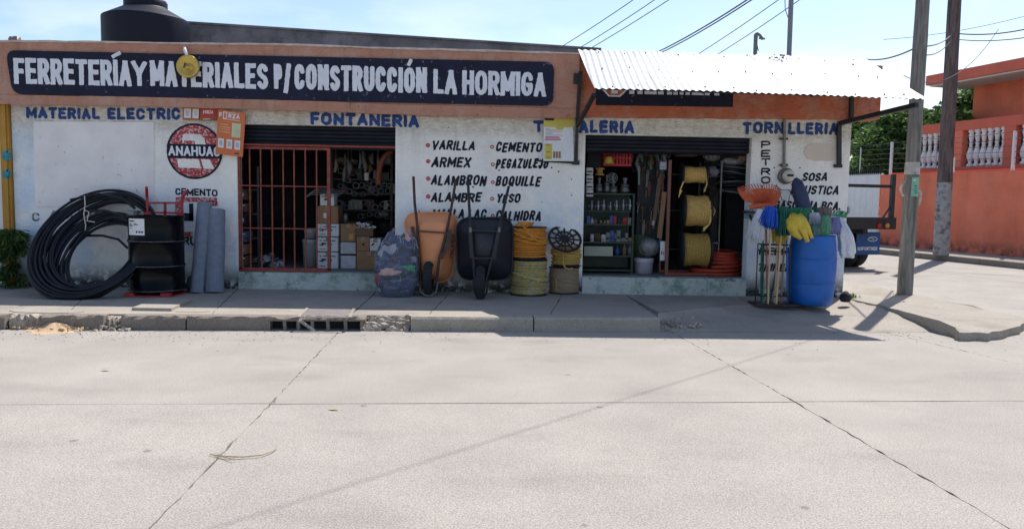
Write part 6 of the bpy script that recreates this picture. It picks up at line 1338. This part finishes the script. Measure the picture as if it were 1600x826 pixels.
bagged('bundle', 'pale greenish bundle above the top rope spool at its right', D(1112, 244, .8), .12, .10, .08, M('dim_green_pack', (.06, .11, .09), .6), m_bag, 'bundle', 62, False)
bagged('bundle', 'dim grey bundle right of the top rope spool', D(1116, 268, .8), .12, .10, .10, m_bkt, m_clear, 'bundle', 63, False)
bagged('bundle', 'small brown and white bundle in the top right of the doorway', D(1161, 245, .6), .07, .07, .09, m_card, m_clear, 'bundle', 64, False)

# ================================================================== LEFT NEIGHBOUR, ROOF THINGS
nb_ = thing('neighbour_house', 'neighbouring building with an ochre pillar at the left edge', 'building', (XL-1.5, FY, SW))
xp0, xp1 = D(3, 250, -.02).x, D(21, 250, -.02).x
m_ = MB(); m_.box((xp0, FY-.05, 0), (xp1-.03, FY+.35, 2.72)); pl = obj('pillar', m_, m_yel, nb_)
m_ = MB(); m_.box((xp0+.05, FY-.075, .0), (xp0+.10, FY-.049, 2.70)); obj('pilaster_strip', m_, m_yel, pl)
m_ = MB(); m_.box((-13, FY+.05, 0), (xp0-.002, FY+.3, 2.72)); obj('wall', m_, m_wh, nb_)
m_ = MB(); m_.box((xp1-.029, FY+.06, 0), (XL-.003, FY+.3, 2.70)); obj('gap_post', m_, m_blackcard, nb_)
for py, s in ((243, .055), (272, .05)):
    c = D(10, py, -.08); m_ = MB(); rnd = random.Random(py)
    for a in range(6): an = a*PI/3+rnd.random(); m_.cyl(c+Vector((s*.8*math.cos(an), 0, s*math.sin(an))), c+Vector((s*.8*math.cos(an), .025, s*math.sin(an))), s*.45, n=8)
    m_.cyl(c+Vector((0, -.01, 0)), c+Vector((0, .03, 0)), s*.8, n=12); obj('tile_ornament', m_, m_teal, nb_)
# potted looking shrub at the left edge
def leaf_cloud(mb, blobs, n, s0, s1, rnd, up=.3, fold=True):
    for _ in range(n):
        (cx, cy, cz), (rx, ry, rz) = rnd.choice(blobs); 
        while True:
            v = Vector((rnd.uniform(-1, 1), rnd.uniform(-1, 1), rnd.uniform(-1, 1)))
            if .25 < v.length < 1: break
        v = v*(v.length**-.35); p = Vector((cx+v.x*rx, cy+v.y*ry, cz+v.z*rz)); s = rnd.uniform(s0, s1)
        d = Vector((rnd.uniform(-1, 1), rnd.uniform(-1, 1), rnd.uniform(-.9, .5))).normalized(); e = d.cross(Vector((rnd.uniform(-1, 1), rnd.uniform(-1, 1), rnd.uniform(-1, 1)))).normalized()
        mb.add([p-d*s, p+e*s*.38, p+d*s, p-e*s*.38], [(0, 1, 2, 3)], 0 if rnd.random() < .6 else 1)
rnd = random.Random(77)
sc_ = base(14, 446); shr = thing('shrub', 'dark leafy shrub growing against the ochre pillar', 'shrub', tuple(sc_)); m_ = MB()
for i in range(85):
    px, py = rnd.gauss(12, 15), 448-rnd.random()**.8*92; px = min(px, 46-max(0, 405-py)*.35)
    c = D(px, py, -.15+rnd.uniform(-.2, .15))
    for j in range(26):
        a = rnd.uniform(0, 2*PI); d = Vector((math.cos(a), math.sin(a), rnd.uniform(-1.3, .1))).normalized(); L_ = rnd.uniform(.07, .14); e = d.cross(Vector((0, 0, 1))).normalized(); p = c+d*rnd.uniform(0, .05)
        m_.add([p, p+d*L_*.5+e*.013, p+d*L_+Vector((0, 0, -.02)), p+d*L_*.5-e*.013], [(0, 1, 2, 3)], 0 if rnd.random() < .5 else 1)
obj('foliage', m_, [m_leaf2, m_leaf], shr, kind='stuff'); m_ = MB()
for i in range(5): m_.tube([sc_+Vector((rnd.uniform(-.1, .1), .1, 0)), sc_+Vector((rnd.uniform(-.25, .2), .1, .4)), sc_+Vector((rnd.uniform(-.35, .25), .1, .8))], [.02, .015, .008], 6)
obj('stem', m_, m_bark, shr)
# weeds
for (px, py, n, s, lb) in ((1330, 466, 60, .05, 'low weeds sprouting behind the blue drum'), (1555, 512, 70, .06, 'bright weed growing from the tip of the corner pavement'), (1528, 513, 30, .03, 'small weed left of the bright one on the corner tip'), (1403, 461, 22, .03, 'tiny weeds at the foot of the near pole')):
    c = G(px, py, SW if px != 1555 and px != 1528 else .02); t = MB(); rnd = random.Random(px)
    for i in range(n):
        a = rnd.uniform(0, 2*PI); p = c+Vector((rnd.gauss(0, s*.9), rnd.gauss(0, s*.6), 0)); d = Vector((math.cos(a)*.6, math.sin(a)*.6, rnd.uniform(.7, 1.6))).normalized(); e = d.cross(Vector((0, 0, 1))).normalized()*s*.16; L_ = s*rnd.uniform(.9, 2.2)
        t.add([p-e*.3, p+d*L_*.5-e, p+d*L_+Vector((0, 0, -s*.2)), p+d*L_*.5+e], [(0, 1, 2, 3)], 0)
    tag(obj('weed', t, m_leaf3, origin_at=c), lb, 'weed')
# small bird-like lump on the parapet left: broken block
c = D(22, 64.5, .0); m_ = MB(); stones(m_, lambda: c+Vector((random.uniform(-.04, .04), 0, random.uniform(0, .04))), 8, .015, .05); tag(obj('rubble_lump', m_, m_galv, origin_at=c), 'dark lump of rubble on the parapet above the big sign', 'rubble')
# water tank
tc_ = D(229, 66, 1.1); kk = tc_.y/F_PX; rt = 61*kk; zb = 2.985; ztop = D(230, 31, 1.1).z; zn = D(230, 12, 1.1).z
tank = thing('water_tank', 'black plastic rooftop water tank behind the left parapet', 'water tank', (tc_.x, tc_.y, zb))
m_ = MB(); m_.lathe([(0, zb), (rt*.97, zb), (rt, zb+.04), (rt*1.0, ztop-.10), (rt*1.0, ztop-.02), (rt*.995, ztop-.005), (rt*.975, ztop+.005), (rt*.95, ztop+.012), (rt*.54, zn-.03), (rt*.50, zn-.01), (rt*.49, zn)], (tc_.x, tc_.y, 0), 64)
for zz in (zb+.25, zb+.5): m_.lathe([(rt, zz-.02), (rt*1.012, zz), (rt, zz+.02)], (tc_.x, tc_.y, 0), 64)
obj('body', m_, m_tank, tank)
m_ = MB(); ht_ = D(230, 1, 1.1).z; m_.lathe([(rt*.49, zn-.02), (rt*.50, zn+.0), (rt*.50, ht_-.03), (rt*.47, ht_), (rt*.30, ht_+.02), (rt*.29, ht_+.04), (0, ht_+.045)], (tc_.x+.0, tc_.y, 0), 48); obj('lid', m_, m_tank, tank)
# grey wall stepping back on the roof
pa = D(288, 37, 1.5); zt_ = pa.z; d = ray(906, 76.5); pb = CAM+d*((zt_-CAM.z)/d.z); 
m_ = MB(); dr_ = (pb-pa); dr_.z = 0; dr_.normalize(); nn = Vector((-dr_.y, dr_.x, 0)); pb2 = pa+dr_*((pb-pa).length*1.06)
m_.prism([(pa.x, pa.y), (pb2.x, pb2.y), (pb2.x+nn.x*.15, pb2.y+nn.y*.15), (pa.x+nn.x*.15, pa.y+nn.y*.15)], 2.985, zt_)
rw = obj('roof_wall', m_, m_greywall, shop); m_ = MB(); m_.prism([(pa.x-dr_.x*.03-nn.x*.03, pa.y-nn.y*.03), (pb2.x-nn.x*.03, pb2.y-nn.y*.03), (pb2.x+nn.x*.18, pb2.y+nn.y*.18), (pa.x-dr_.x*.03+nn.x*.18, pa.y+nn.y*.18)], zt_+.001, zt_+.035); obj('coping', m_, m_greywall, rw)
# masts on the roof
a = D(1233, 100, 2.5); t = MB(); t.cyl((a.x, a.y, 2.98), tuple(D(1238.5, -60, 2.5)), .042, n=12); t.tube([D(1226, -20, 2.5), D(1227, 15, 2.5), D(1234, 35, 2.5)], .008, 5); tag(obj('steel_mast', t, M('mast_grey', (.22, .22, .25), .5, .1), origin_at=(a.x, a.y, 2.98)), 'tall grey steel mast rising behind the corrugated awning', 'mast')
a = D(1180, 100, 4); t = MB(); t.cyl((a.x, a.y, 2.98), tuple(D(1181, 54, 4)), .04, n=8); t.tube([D(1181, 54, 4), D(1183, 52, 4), D(1187, 55, 4), D(1192, 62, 4)], .03, 6); t.bar(D(1186, 60, 4), D(1195, 61, 4), .03, .03); t.tube([D(1184, 57, 4), D(1182, 66, 4), D(1185, 80, 4)], .01, 5); tag(obj('service_mast', t, m_galv, origin_at=(a.x, a.y, 2.98)), 'short bent service mast behind the awning left of the tall one', 'mast')
m_ = MB(); rnd = random.Random(3)
for c0_, n in ((D(1212, 92, -.1), 8), (D(1222, 89, -.05), 6)): stones(m_, lambda: c0_+Vector((rnd.gauss(0, .05), rnd.uniform(-.03, .03), .01+rnd.uniform(0, .02))), n, .008, .02)
tag(obj('debris', m_, m_galv), 'scraps of debris lying on the top edge of the awning', 'debris', kind='stuff')

# ================================================================== STREET CORNER AND ACROSS THE SIDE STREET
def pole(name, label, base_pt, top_px, r0, r1, mat, bands=()):
    b = Vector(base_pt); d = ray(*top_px); tp = CAM+d*(b.y/d.y); ext = tp+(tp-b)*(.05 if 'near corner' in label else .35); t = thing(name, label, 'utility pole', tuple(b)); n = 22; m_ = MB()  # near corner pole cut short above the view so its shadow misses the awning
    def f(u, v):
        a = 2*PI*u; p = b.lerp(ext, v); r_ = (r0+(r1-r0)*v)*(1+.03*math.sin(5*a+2*v)+.02*math.sin(9*a+13*v)+.012*math.sin(40*v)); return p+Vector((r_*math.cos(a), r_*math.sin(a), 0))
    m_.grid(f, n, 40, closeu=True); obj('shaft', m_, mat, t)
    for v0, v1, mt_, e in bands: m_ = MB(); m_.grid(lambda u, v: f(u, v0+(v1-v0)*v)+(Vector((math.cos(2*PI*u), math.sin(2*PI*u), 0))*e), n, 6, closeu=True); obj('painted_band', m_, mt_, t)
    return t, b, ext
pb_ = G(1413.5, 460, SW)
t, b, ext = pole('utility_pole', 'weathered grey pole with a pale green notice, standing on the near corner', pb_, (1442, 0), .108, .094, m_pole, ((.395, .435, m_polew, .003),))
def onpole(px0, py0, px1, py1, mat, name, off=.112, parent=None, bend=0.):
    a = D(px0, py1, b.y-FY-off); q = D(px1, py0, b.y-FY-off); m_ = MB(); m_.grid(lambda u, v: Vector((a.x+(q.x-a.x)*u, a.y-.02*math.sin(PI*u)+bend*(v-.5)**2, a.z+(q.z-a.z)*v)), 8, 6); return obj(name, m_, mat, parent)
onpole(1423, 277, 1436.5, 307, M('notice_green', (.20, .42, .32), .6, .1, 20), 'notice', parent=t); onpole(1426, 280, 1432, 283, m_boxw, 'notice_print', .115, t)
for py in (290, 294, 298, 301): onpole(1426, py, 1434, py+1.0, m_dgreen, 'notice_print', .116, t)
m_ = MB(); m_.grid(lambda u, v: D(1411+u*4-6*math.sin(v*3), 283+v*24, b.y-FY-.15), 4, 8); obj('torn_paper', m_, m_polew, t); m_ = MB(); m_.grid(lambda u, v: D(1435+u*4+2*math.sin(v*4), 296+v*26, b.y-FY-.12), 4, 8); obj('torn_paper', m_, m_polew, t)
P1 = (b, ext)
wb = G(1470, 398.5, SW)
t2, b2_, ext2 = pole('utility_pole', 'darker brown pole on the far pavement before the orange wall', wb, (1492, 0), .195, .15, m_pole2, ((.0, .215, m_polegrey, .004),))
P2 = (b2_, ext2)
# the wall line across the side street
A0 = G(1371, 382, SW); B0 = G(1600, 402, SW); wd_ = (B0-A0); wd_.z = 0; wd_.normalize(); wn = Vector((wd_.y, -wd_.x, 0))   # wd points towards the camera, wn away from the street
if wn.x < 0: wn = -wn
def WL(s, off=0, z=0): return A0+wd_*s+wn*off+Vector((0, 0, z-A0.z))
def obox(mb, s0, s1, o0, o1, z0, z1, mi=0):
    q = [WL(s0, o0), WL(s1, o0), WL(s1, o1), WL(s0, o1)]; 
    area = sum(q[i].x*q[(i+1) % 4].y-q[(i+1) % 4].x*q[i].y for i in range(4))
    if area < 0: q = q[::-1]
    mb.prism([(v.x, v.y) for v in q], z0, z1, mi); return mb
zw = V(1500, 269, A0, wd_).z
gw = thing('garden_wall', 'long orange garden wall across the side street', 'wall', tuple(WL(0, 0, 0)))
m_ = MB(); obox(m_, 0, 17, 0, .2, 0, zw); obj('wall_face', m_, m_orwall, gw)
m_ = MB(); obox(m_, .2, 17, .19, 1.2, zw-.02, zw+.06); obj('planter_ledge', m_, m_redled, gw)
fp = thing('far_pavement', None, None); fp['kind'] = 'structure'
for s0 in range(-14, 17, 3): m_ = MB(); obox(m_, s0+.01, s0+2.99, -1.75, -.004, -.02, SW+random.uniform(-.008, .004)); obj('slab', m_, m_walk, fp)
for s0 in range(-14, 17, 2): m_ = MB(); obox(m_, s0+.008, s0+1.992, -1.93, -1.755, -.02, SW+random.uniform(-.01, .008)); obj('kerb_stone', m_, m_kerb, fp)
# white gate with spikes beyond the wall end
sg_ = thing('white_gate', 'white metal gate with spiked top beyond the truck', 'gate', tuple(WL(-2.5, .05)))
for i in range(18): s0 = -.12-i*.30; m_ = MB(); obox(m_, s0-.292, s0, .05, .09, .2, zw+.04); obj('panel', m_, m_wh, sg_)
for i in range(54): s0 = -.05-i*.10; m_ = MB(); p = WL(s0-.05, .05, zw+.05); m_.cyl(p-Vector((0, 0, .03)), p+Vector((0, 0, .22)), .035, .006, n=5); obj('spike', m_, m_blackcard, sg_)
m_ = MB(); obox(m_, -5.5, 0, .04, .10, zw+.0, zw+.06); obj('top_rail', m_, m_wh, sg_); m_ = MB(); obox(m_, -12, -5.52, 0, .2, 0, zw); obj('wall_face', m_, m_wh, gw)
for s0 in (-1.6, -1.9): m_ = MB(); p = WL(s0, -.01, 1.2); m_.bar(p, p+Vector((0, 0, .2)), .05, .05); obj('handle', m_, m_galv, sg_)
# barbed fence above the wall
zf = V(1388, 222, A0, wd_).z
fe = thing('barbed_fence', 'strands of barbed wire on white posts above the wall', 'fence', tuple(WL(1, .1, zw)))
for px in (1388, 1500-14, 1578): 
    q = V(px, 260, A0, wd_); s0 = (q-A0).dot(wd_); m_ = MB(); p = WL(s0, .1, zw-.05); m_.bar(p, Vector((p.x, p.y, zf if px != 1486 else zw+.45)), .07 if px != 1486 else .03, .07); obj('post', m_, m_wh, fe)
m_ = MB(); p = WL(-1.2, .1, zw-.05); m_.bar(p, Vector((p.x, p.y, zf-.1)), .03, .03); obj('post', m_, m_wh, fe)
for k_ in range(6):
    z = zw+.17+(zf-zw-.2)*k_/5; m_ = MB(); m_.tube([WL(s_, .1, z+.02*math.sin(s_*1.7+k_)) for s_ in [-6+i*.5 for i in range(46)]], .009, 4)
    for i in range(60): p = WL(-5.9+i*.38, .1, z); m_.bar(p+Vector((-.02, 0, -.03)), p+Vector((.02, 0, .03)), .006, .006)
    obj('wire', m_, m_wire, fe)
m_ = MB()
for i in range(26):
    if i < 10: continue
    c = WL(i*.65, .12, zw+.17); m_.tube([c+wd_*.42*math.cos(a)+Vector((0, 0, .17*math.sin(a)))+wn*.1*math.sin(a) for a in [2*PI*j/24 for j in range(24)]], .008, 4, closed=True)
obj('razor_coil', m_, m_wire, fe)
# balustrade behind the wall
ob = 1.3; Pb = WL(0, ob)
def VB(px, py): return V(px, py, Pb, wd_)
zbt = VB(1500, 205).z; zbb = VB(1500, 261).z
bl = thing('balustrade', 'white balustrade with red rails on the orange house terrace', 'balustrade', tuple(VB(1500, 262)))
s_a = (VB(1436, 240)-A0).dot(wd_); s_b = s_a+12
m_ = MB(); obox(m_, s_a-.3, s_b, ob-.12, ob+.12, zbt, zbt+.30); obj('top_rail', m_, m_redled, bl)
m_ = MB(); obox(m_, s_a-.3, s_b, ob-.12, ob+.12, zw-.1, zbb); obj('bottom_rail', m_, m_redled, bl)
hb = zbt-zbb; proto_b = None; s0 = s_a; grp = 0
prof = [(.075, 0), (.075, .06), (.04, .09), (.05, .14), (.085, .26), (.09, .34), (.06, .46), (.035, .58), (.05, .62), (.035, .66), (.06, .80), (.07, .86), (.045, .90), (.075, .94), (.075, 1)]
piers = [(s_a+2.35, .5), (s_a+6.1, .35), (s_a+9.5, .35)]
px_ranges = [(1441, 1475), (1507, 1571), (1590, 1700)]
while s0 < s_b:
    p = WL(s0, ob, zbb); d_ = (CR.transposed() @ (p-CAM)); pxx = 800+F_PX*d_.x/-d_.z
    if any(a <= pxx <= q for a, q in px_ranges):
        if proto_b is None: t = MB(); t.lathe([(r_*1.25, z*hb) for r_, z in prof], (0, 0, 0), 12); proto_b = obj('baluster', t, m_wh, bl, local=True, origin_at=(0, 0, 0)); o = proto_b
        else: o = proto_b.copy(); COL.objects.link(o)
        o.location = p-bl.location
    s0 += .235
for a, q in ((1475.5, 1506.5), (1571.5, 1589.5)):
    sa = (VB(a, 240)-A0).dot(wd_); sq = (VB(q, 240)-A0).dot(wd_); m_ = MB(); obox(m_, sa, sq, ob-.11, ob+.11, zbb+.001, zbt-.001); obj('pier', m_, m_redled if a > 1500 else m_orwall, bl)
# orange house
oh = 3.4; Ph = WL(0, oh)
def VH(px, py): return V(px, py, Ph, wd_)
sc0 = (VH(1521, 150)-A0).dot(wd_); zr0 = VH(1523, 112).z
hs = thing('orange_house', 'orange house with a flat overhanging roof behind the balustrade', 'house', tuple(WL(sc0, oh, 0)))
m_ = MB(); obox(m_, sc0, sc0+16, oh, oh+8, zw-.2, zr0); obj('wall', m_, m_orwall, hs)
Pr = WL(0, oh-1.4)
sr = (V(1447, 120, Pr, wd_)-A0).dot(wd_); zrb = V(1447, 134, Pr, wd_).z; zrt = V(1447, 119, Pr, wd_).z
m_ = MB(); obox(m_, sr, sr+24, oh-1.4, oh+9, zrb, zrt); rf_ = obj('roof', m_, m_redled, hs)
m_ = MB(); obox(m_, sr+.1, sr+24, oh-1.3, oh+9, zrb-.05, zrb-.004); obj('soffit', m_, m_wh, rf_)
c = V(1557, 193, Ph, wd_); m_ = MB(); m_.cyl(c-wn*.25+Vector((0, 0, -.12)), c-wn*.25+Vector((0, 0, .12)), .18, n=12); tag(obj('lantern', m_, m_brownsteel, hs), None)
m_ = MB(); obox(m_, sc0-.0, sc0+16, ob+.13, oh, zw-.1, zw+.001); obj('terrace', m_, m_redled, hs)
# second wall step (red band that rises behind the balustrade)
# trees behind
def tree(label, base_s, off, zc, rx, rz, seed, n=9000, mats=None, ls=(.09, .17)):
    rnd = random.Random(seed); b = WL(base_s, off, 0); t = thing('tree', label, 'tree', tuple(b)); m_ = MB(); blobs = []
    for i in range(40):
        a = rnd.uniform(0, 2*PI); e = rnd.uniform(-.8, 1); rr_ = rnd.uniform(.45, .85); blobs.append(((b.x+rx*rr_*math.cos(a)*math.cos(e*1.2), b.y+rx*rr_*math.sin(a)*math.cos(e*1.2), zc+rz*.8*e), (rx*rnd.uniform(.2, .38), rx*rnd.uniform(.2, .38), rz*rnd.uniform(.2, .36))))
    leaf_cloud(m_, blobs, n, ls[0], ls[1], rnd); obj('crown', m_, mats or [m_leaf, m_leaf2], t, kind='stuff'); m_ = MB()
    m_.tube([b, b+Vector((.1, 0, zc*.4)), b+Vector((0, .1, zc*.8))], [.22, .17, .12], 10)
    for i in range(9): q = blobs[i][0]; s_ = b+Vector((.05, 0, zc*rnd.uniform(.35, .7))); m_.tube([s_, s_.lerp(Vector(q), .5)+Vector((0, 0, .1)), Vector(q)], [.09, .05, .02], 6)
    obj('trunk', m_, m_bark, t); return t
tree('broad green tree behind the white gate, left of the near pole', -2.0, 4.0, 3.1, 3.9, 1.95, 1, 42000)
tree('taller green tree between the near pole and the brown pole', -1.0, 6.5, 3.3, 3.8, 2.6, 2, 40000)
tree('low green tree just behind the garden wall beside the near pole', 3.2, 4.2, 3.0, 2.3, 1.6, 5, 18000)
tree('dark tree furthest left, seen past the shop corner', -8.0, 4.5, 3.0, 3.2, 2.4, 3, 20000, [m_leaf2, m_leaf])
tree('green tree whose crown shows beside the orange house', 1.5, 9.5, 3.6, 3.0, 2.4, 4, 22000)
# far backdrop of low houses beyond
m_ = MB(); hb_ = thing('far_house', 'pale low house at the far end of the side street', 'house', (6, 60, 0)); m_.box((-6, 60, 0), (6, 68, 3.2)); obj('wall', m_, m_wh, hb_); m_ = MB(); m_.box((-6.3, 59.7, 3.201), (6.3, 68.3, 3.4)); obj('roof', m_, m_greywall, hb_)
# --- truck: parked along the far side of the store, tail towards us
tb = G(1345, 421, 0); fwd = sdir.copy(); rgt = Vector((fwd.y, -fwd.x, 0))
edge = D(1397, 350, tb.y-FY); halfw = 1.15
tc0 = Vector((edge.x, edge.y, 0))-rgt*halfw
def T(x, y, z): return tc0+rgt*x+fwd*y+Vector((0, 0, z))
def tbox(mb, x0, x1, y0, y1, z0, z1): 
    q = [T(x0, y0, 0), T(x1, y0, 0), T(x1, y1, 0), T(x0, y1, 0)]; mb.prism([(v.x, v.y) for v in q], z0, z1); return mb
tr = thing('flatbed_truck', 'flatbed truck with black rear frame and blue mud flaps, parked in the side street', 'truck', tuple(T(0, 0, 0)))
ztb = D(1390, 341, tb.y-FY).z; zbb2 = D(1390, 358, tb.y-FY).z
m_ = MB(); tbox(m_, -halfw, halfw, 0, 6.2, zbb2+.06, ztb); obj('bed', m_, m_blacksteel, tr)
m_ = MB(); tbox(m_, -halfw, halfw, -.06, -.002, zbb2, ztb+.02); tail = obj('tail_beam', m_, m_blacksteel, tr)
for px, mt_ in ((1364, m_lampred), (1379, m_lampor)): c = T(halfw-(1396-px)/F_PX*tb.y*1.04, -.062, D(px, 352, tb.y-FY).z); m_ = MB(); m_.cyl(c+fwd*.03, c-fwd*.03, .055, n=16); o_ = obj('tail_lamp', m_, mt_, tail)
for s_ in (-1, 1):
    m_ = MB(); m_.bar(T(s_*(halfw-.06), .04, ztb), T(s_*(halfw-.06), .04, D(1390, 272, tb.y-FY).z), .09, .09); m_.bar(T(s_*(halfw-.10), .04, ztb+.0), T(s_*(halfw-.06), .04, ztb+.40), .03, .03); m_.bar(T(s_*(halfw-.30), .04, ztb), T(s_*(halfw-.06), .04, ztb+.32), .03, .03); obj('post', m_, m_blacksteel, tr)
m_ = MB(); zz = D(1370, 291, tb.y-FY).z; m_.bar(T(-halfw+.06, .04, zz), T(halfw-.06, .04, zz), .06, .07); obj('cross_rail', m_, m_blacksteel, tr)
for s_ in (-1, 1):
    m_ = MB()
    for z in (): m_.bar(T(s_*(halfw-.03), .1, ztb+z), T(s_*(halfw-.03), 6.1, ztb+z), .05, .05)
    pass
    m_ = MB(); tbox(m_, s_*.45-.06, s_*.45+.06, .1, 7.4, zbb2-.12, zbb2+.055); obj('chassis_beam', m_, m_blacksteel, tr)
for s_ in (-1, 1):
    x0 = s_*.80; m_ = MB(); fx = x0-.36; tbox(m_, x0-.36, x0+.30, .35, .365, .33, .86); fl_ = obj('mud_flap', m_, m_truckblue, tr)
    if s_ == 1:
        text_on('GOFURTHER', T(x0-.33, .342, .43), rgt, (0, 0, 1), .56, .085, m_white, fl_, sw=.2, res=.006, square=True)
        m_ = MB(); pts = [T(x0+.07+.13*math.cos(a), .335, .70+.05*math.sin(a)) for a in [2*PI*j/24 for j in range(24)]]; m_.tube(pts, .009, 5, closed=True); m_.tube([T(x0-.03, .335, .72), T(x0+.05, .335, .72), T(x0+.13, .335, .69), T(x0+.06, .335, .68)], .008, 5); obj('oval_emblem', m_, m_white, fl_)
    for y in (.95, 5.9 if False else .95,):
        for dx in ((0, .24)):
            pass
def wheel(x, y, r_=.42, w_=.13):
    c = T(x, y, r_); q = rgt.to_track_quat('X', 'Z').to_matrix().to_4x4(); mm = MB(); mm.lathe([(r_*.55, -w_*.8), (r_*.9, -w_), (r_, -w_*.7), (r_*1.0, 0), (r_, w_*.7), (r_*.9, w_), (r_*.55, w_*.8)], (0, 0, 0), 32, axis='X')
    for i in range(30): a = 2*PI*i/30; mm.bar((-w_*.6, r_*math.cos(a), r_*math.sin(a)), (w_*.6, r_*math.cos(a+.05), r_*math.sin(a+.05)), .02, .02)
    m_ = MB(); m_.add(mm.v, mm.f, 0, True, Matrix.Translation(c)@q); wh = obj('wheel', m_, m_tyre, tr); mm = MB(); mm.lathe([(0, -.05), (r_*.3, -.05), (r_*.55, w_*.6), (r_*.57, -w_*.6)], (0, 0, 0), 24, axis='X'); m_ = MB(); m_.add(mm.v, mm.f, 0, True, Matrix.Translation(c)@q); obj('rim', m_, m_galv, wh)
for x, y in ((.92, 1.0), (.64, 1.0), (-.92, 1.0), (-.64, 1.0), (.9, 6.9), (-.9, 6.9)): wheel(x, y)
m_ = MB(); m_.prism([(v.x, v.y) for v in (T(-1.0, 6.3, 0), T(1.0, 6.3, 0), T(1.0, 7.9, 0), T(.9, 8.3, 0), T(-.9, 8.3, 0), T(-1.0, 7.9, 0))], .55, 1.35); m_.prism([(v.x, v.y) for v in (T(-.92, 6.32, 0), T(.92, 6.32, 0), T(.9, 7.6, 0), T(-.9, 7.6, 0))], 1.351, 2.1); obj('cab', m_, m_truckblue, tr)
m_ = MB(); m_.box((0, 0, 0), (.01, .01, .01)); 
m_ = MB(); tbox(m_, -.6, .6, 6.30, 6.318, 1.5, 1.95); obj('rear_window', m_, m_drum, tr)
# --- overhead wires
def wirex(label, a, b_, sag=.3, r_=.012, lumps=()):
    a = Vector(a); b_ = Vector(b_); t = MB(); t.tube([a.lerp(b_, i/30)-Vector((0, 0, sag*4*(i/30)*(1-i/30))) for i in range(31)], r_, 5)
    for f in lumps: p = a.lerp(b_, f)-Vector((0, 0, sag*4*f*(1-f))); d = (b_-a).normalized(); t.cyl(p-d*.12, p+d*.12, .05, n=8)
    tag(obj('overhead_wire', t, m_wire, origin_at=a), label, 'wire')
# bundle to the left: from beyond the roof to above the picture
for i, (p0, p1, lb) in enumerate((((868, 75), (1000, -12), 'leftmost thin wire above the grey roof wall'), ((893, 78), (1035, -12), 'second thin wire above the left end of the awning'), ((905, 80), (1060, -12), 'third thin wire above the left end of the awning'), ((1085, 86), (1225, -12), 'thin wire rising left of the short service mast'), ((1112, 88), (1262, -14), 'thin wire rising to the tall steel mast'))):
    wirex(lb, D(p0[0]-60, p0[1]+38, 14), D(p1[0]+60, p1[1]-38, 6), .1, .011)
wirex('thick black cable rising steeply above the awning middle', D(1000, 94, 12), D(1200, -22, 5), .1, .018); wirex('second black cable close beside the thick one', D(1006, 95, 12.2), D(1210, -24, 5), .1, .016)
q1 = P1[0].lerp(P1[1], 0); 
def onP(P, z): f = (z-P[0].z)/(P[1].z-P[0].z); return P[0].lerp(P[1], f)
def zat(P, px, py): d = ray(px, py); return (CAM+d*(P[0].y/d.y)).z
pA = onP(P1, zat(P1, 1436, 72)); pB = onP(P2, zat(P2, 1488, 52))
wirex('dark cable running from behind the awning up to the near pole', D(1348, 92, 4), pA+Vector((0, .1, 0)), .08, .013)
wirex('dark cable between the near pole and the brown pole', pA, pB, .10, .013); wirex('second dark cable between the two poles, slightly lower', pA-Vector((0, 0, .12)), pB-Vector((0, 0, .10)), .16, .010)
wirex('dark cable leaving the brown pole to the right', pB, D(1680, 22, 8), .2, .018); wirex('lower cable leaving the brown pole to the right', pB-Vector((0, 0, .15)), D(1680, 42, 6), .15, .013)
wirex('thin high wire across the sky above the poles', D(1380, 62, 12), D(1700, -4, 10), .2, .008); wirex('sagging thin wire from near pole foot of the sky to the orange house', D(1412, 118, 6), D(1560, 46, 9), .6, .009)

ga, gb2 = G(1240, 540), G(440, 790); hh_ = 6.5; sh_ = SUN_DIR*(hh_/SUN_DIR.z); dd_ = (gb2-ga)  # unseen cable, added sunward so that its shadow streaks the road
wirex('unseen cable added high over the road to cast a shadow streak', ga+sh_-dd_*.25, gb2+sh_+dd_*.6, .0, .0055)
# ------------------------------------------------------------------ ordinal labels for look-alikes
ORD = 'first second third fourth fifth sixth seventh eighth ninth tenth eleventh twelfth thirteenth fourteenth fifteenth sixteenth seventeenth eighteenth nineteenth twentieth'.split()
def ordw(i):
    if i < 20: return ORD[i]
    return {2: 'twenty-', 3: 'thirty-', 4: 'forty-'}[(i+1)//10]+ORD[(i+1) % 10-1] if (i+1) % 10 else {3: 'thirtieth', 4: 'fortieth'}[(i+1)//10]
def relabel(pred, fmt):
    by = {}
    for o in COL.objects:
        if o.parent is None and 'group' in o and pred(o): by.setdefault((o['group'], o['category']), []).append(o)
    for (g_, c_), L2 in by.items():
        for i, o in enumerate(sorted(L2, key=lambda q: (q.location.x, q.location.z))): o['label'] = fmt(o, ordw(i), c_)
relabel(lambda o: o['group'] == 'hand tools on the panel', lambda o, n, c: 'dim metal %s, %s from the left on the tool panel' % (c, n))
relabel(lambda o: o['group'].startswith('small goods'), lambda o, n, c: '%s %s from the left on the %s shelf of the green case' % (n, c, o['group'].split()[4]))
relabel(lambda o: o['group'].startswith('pipes seen'), lambda o, n, c: '%s grey pipe end from the left on the dark pipe rack' % n)

relabel(lambda o: o['group'] == 'stock boxes on the dark rack', lambda o, n, c: '%s dim stock box from the left on the dark rack' % n)
relabel(lambda o: o['group'] == 'packets hanging in the left doorway', lambda o, n, c: '%s dim packet from the left hanging in the left doorway' % n)
relabel(lambda o: o['group'] == 'goods hanging under the right shutter', lambda o, n, c: '%s dim %s from the left hanging under the right shutter' % (n, c))
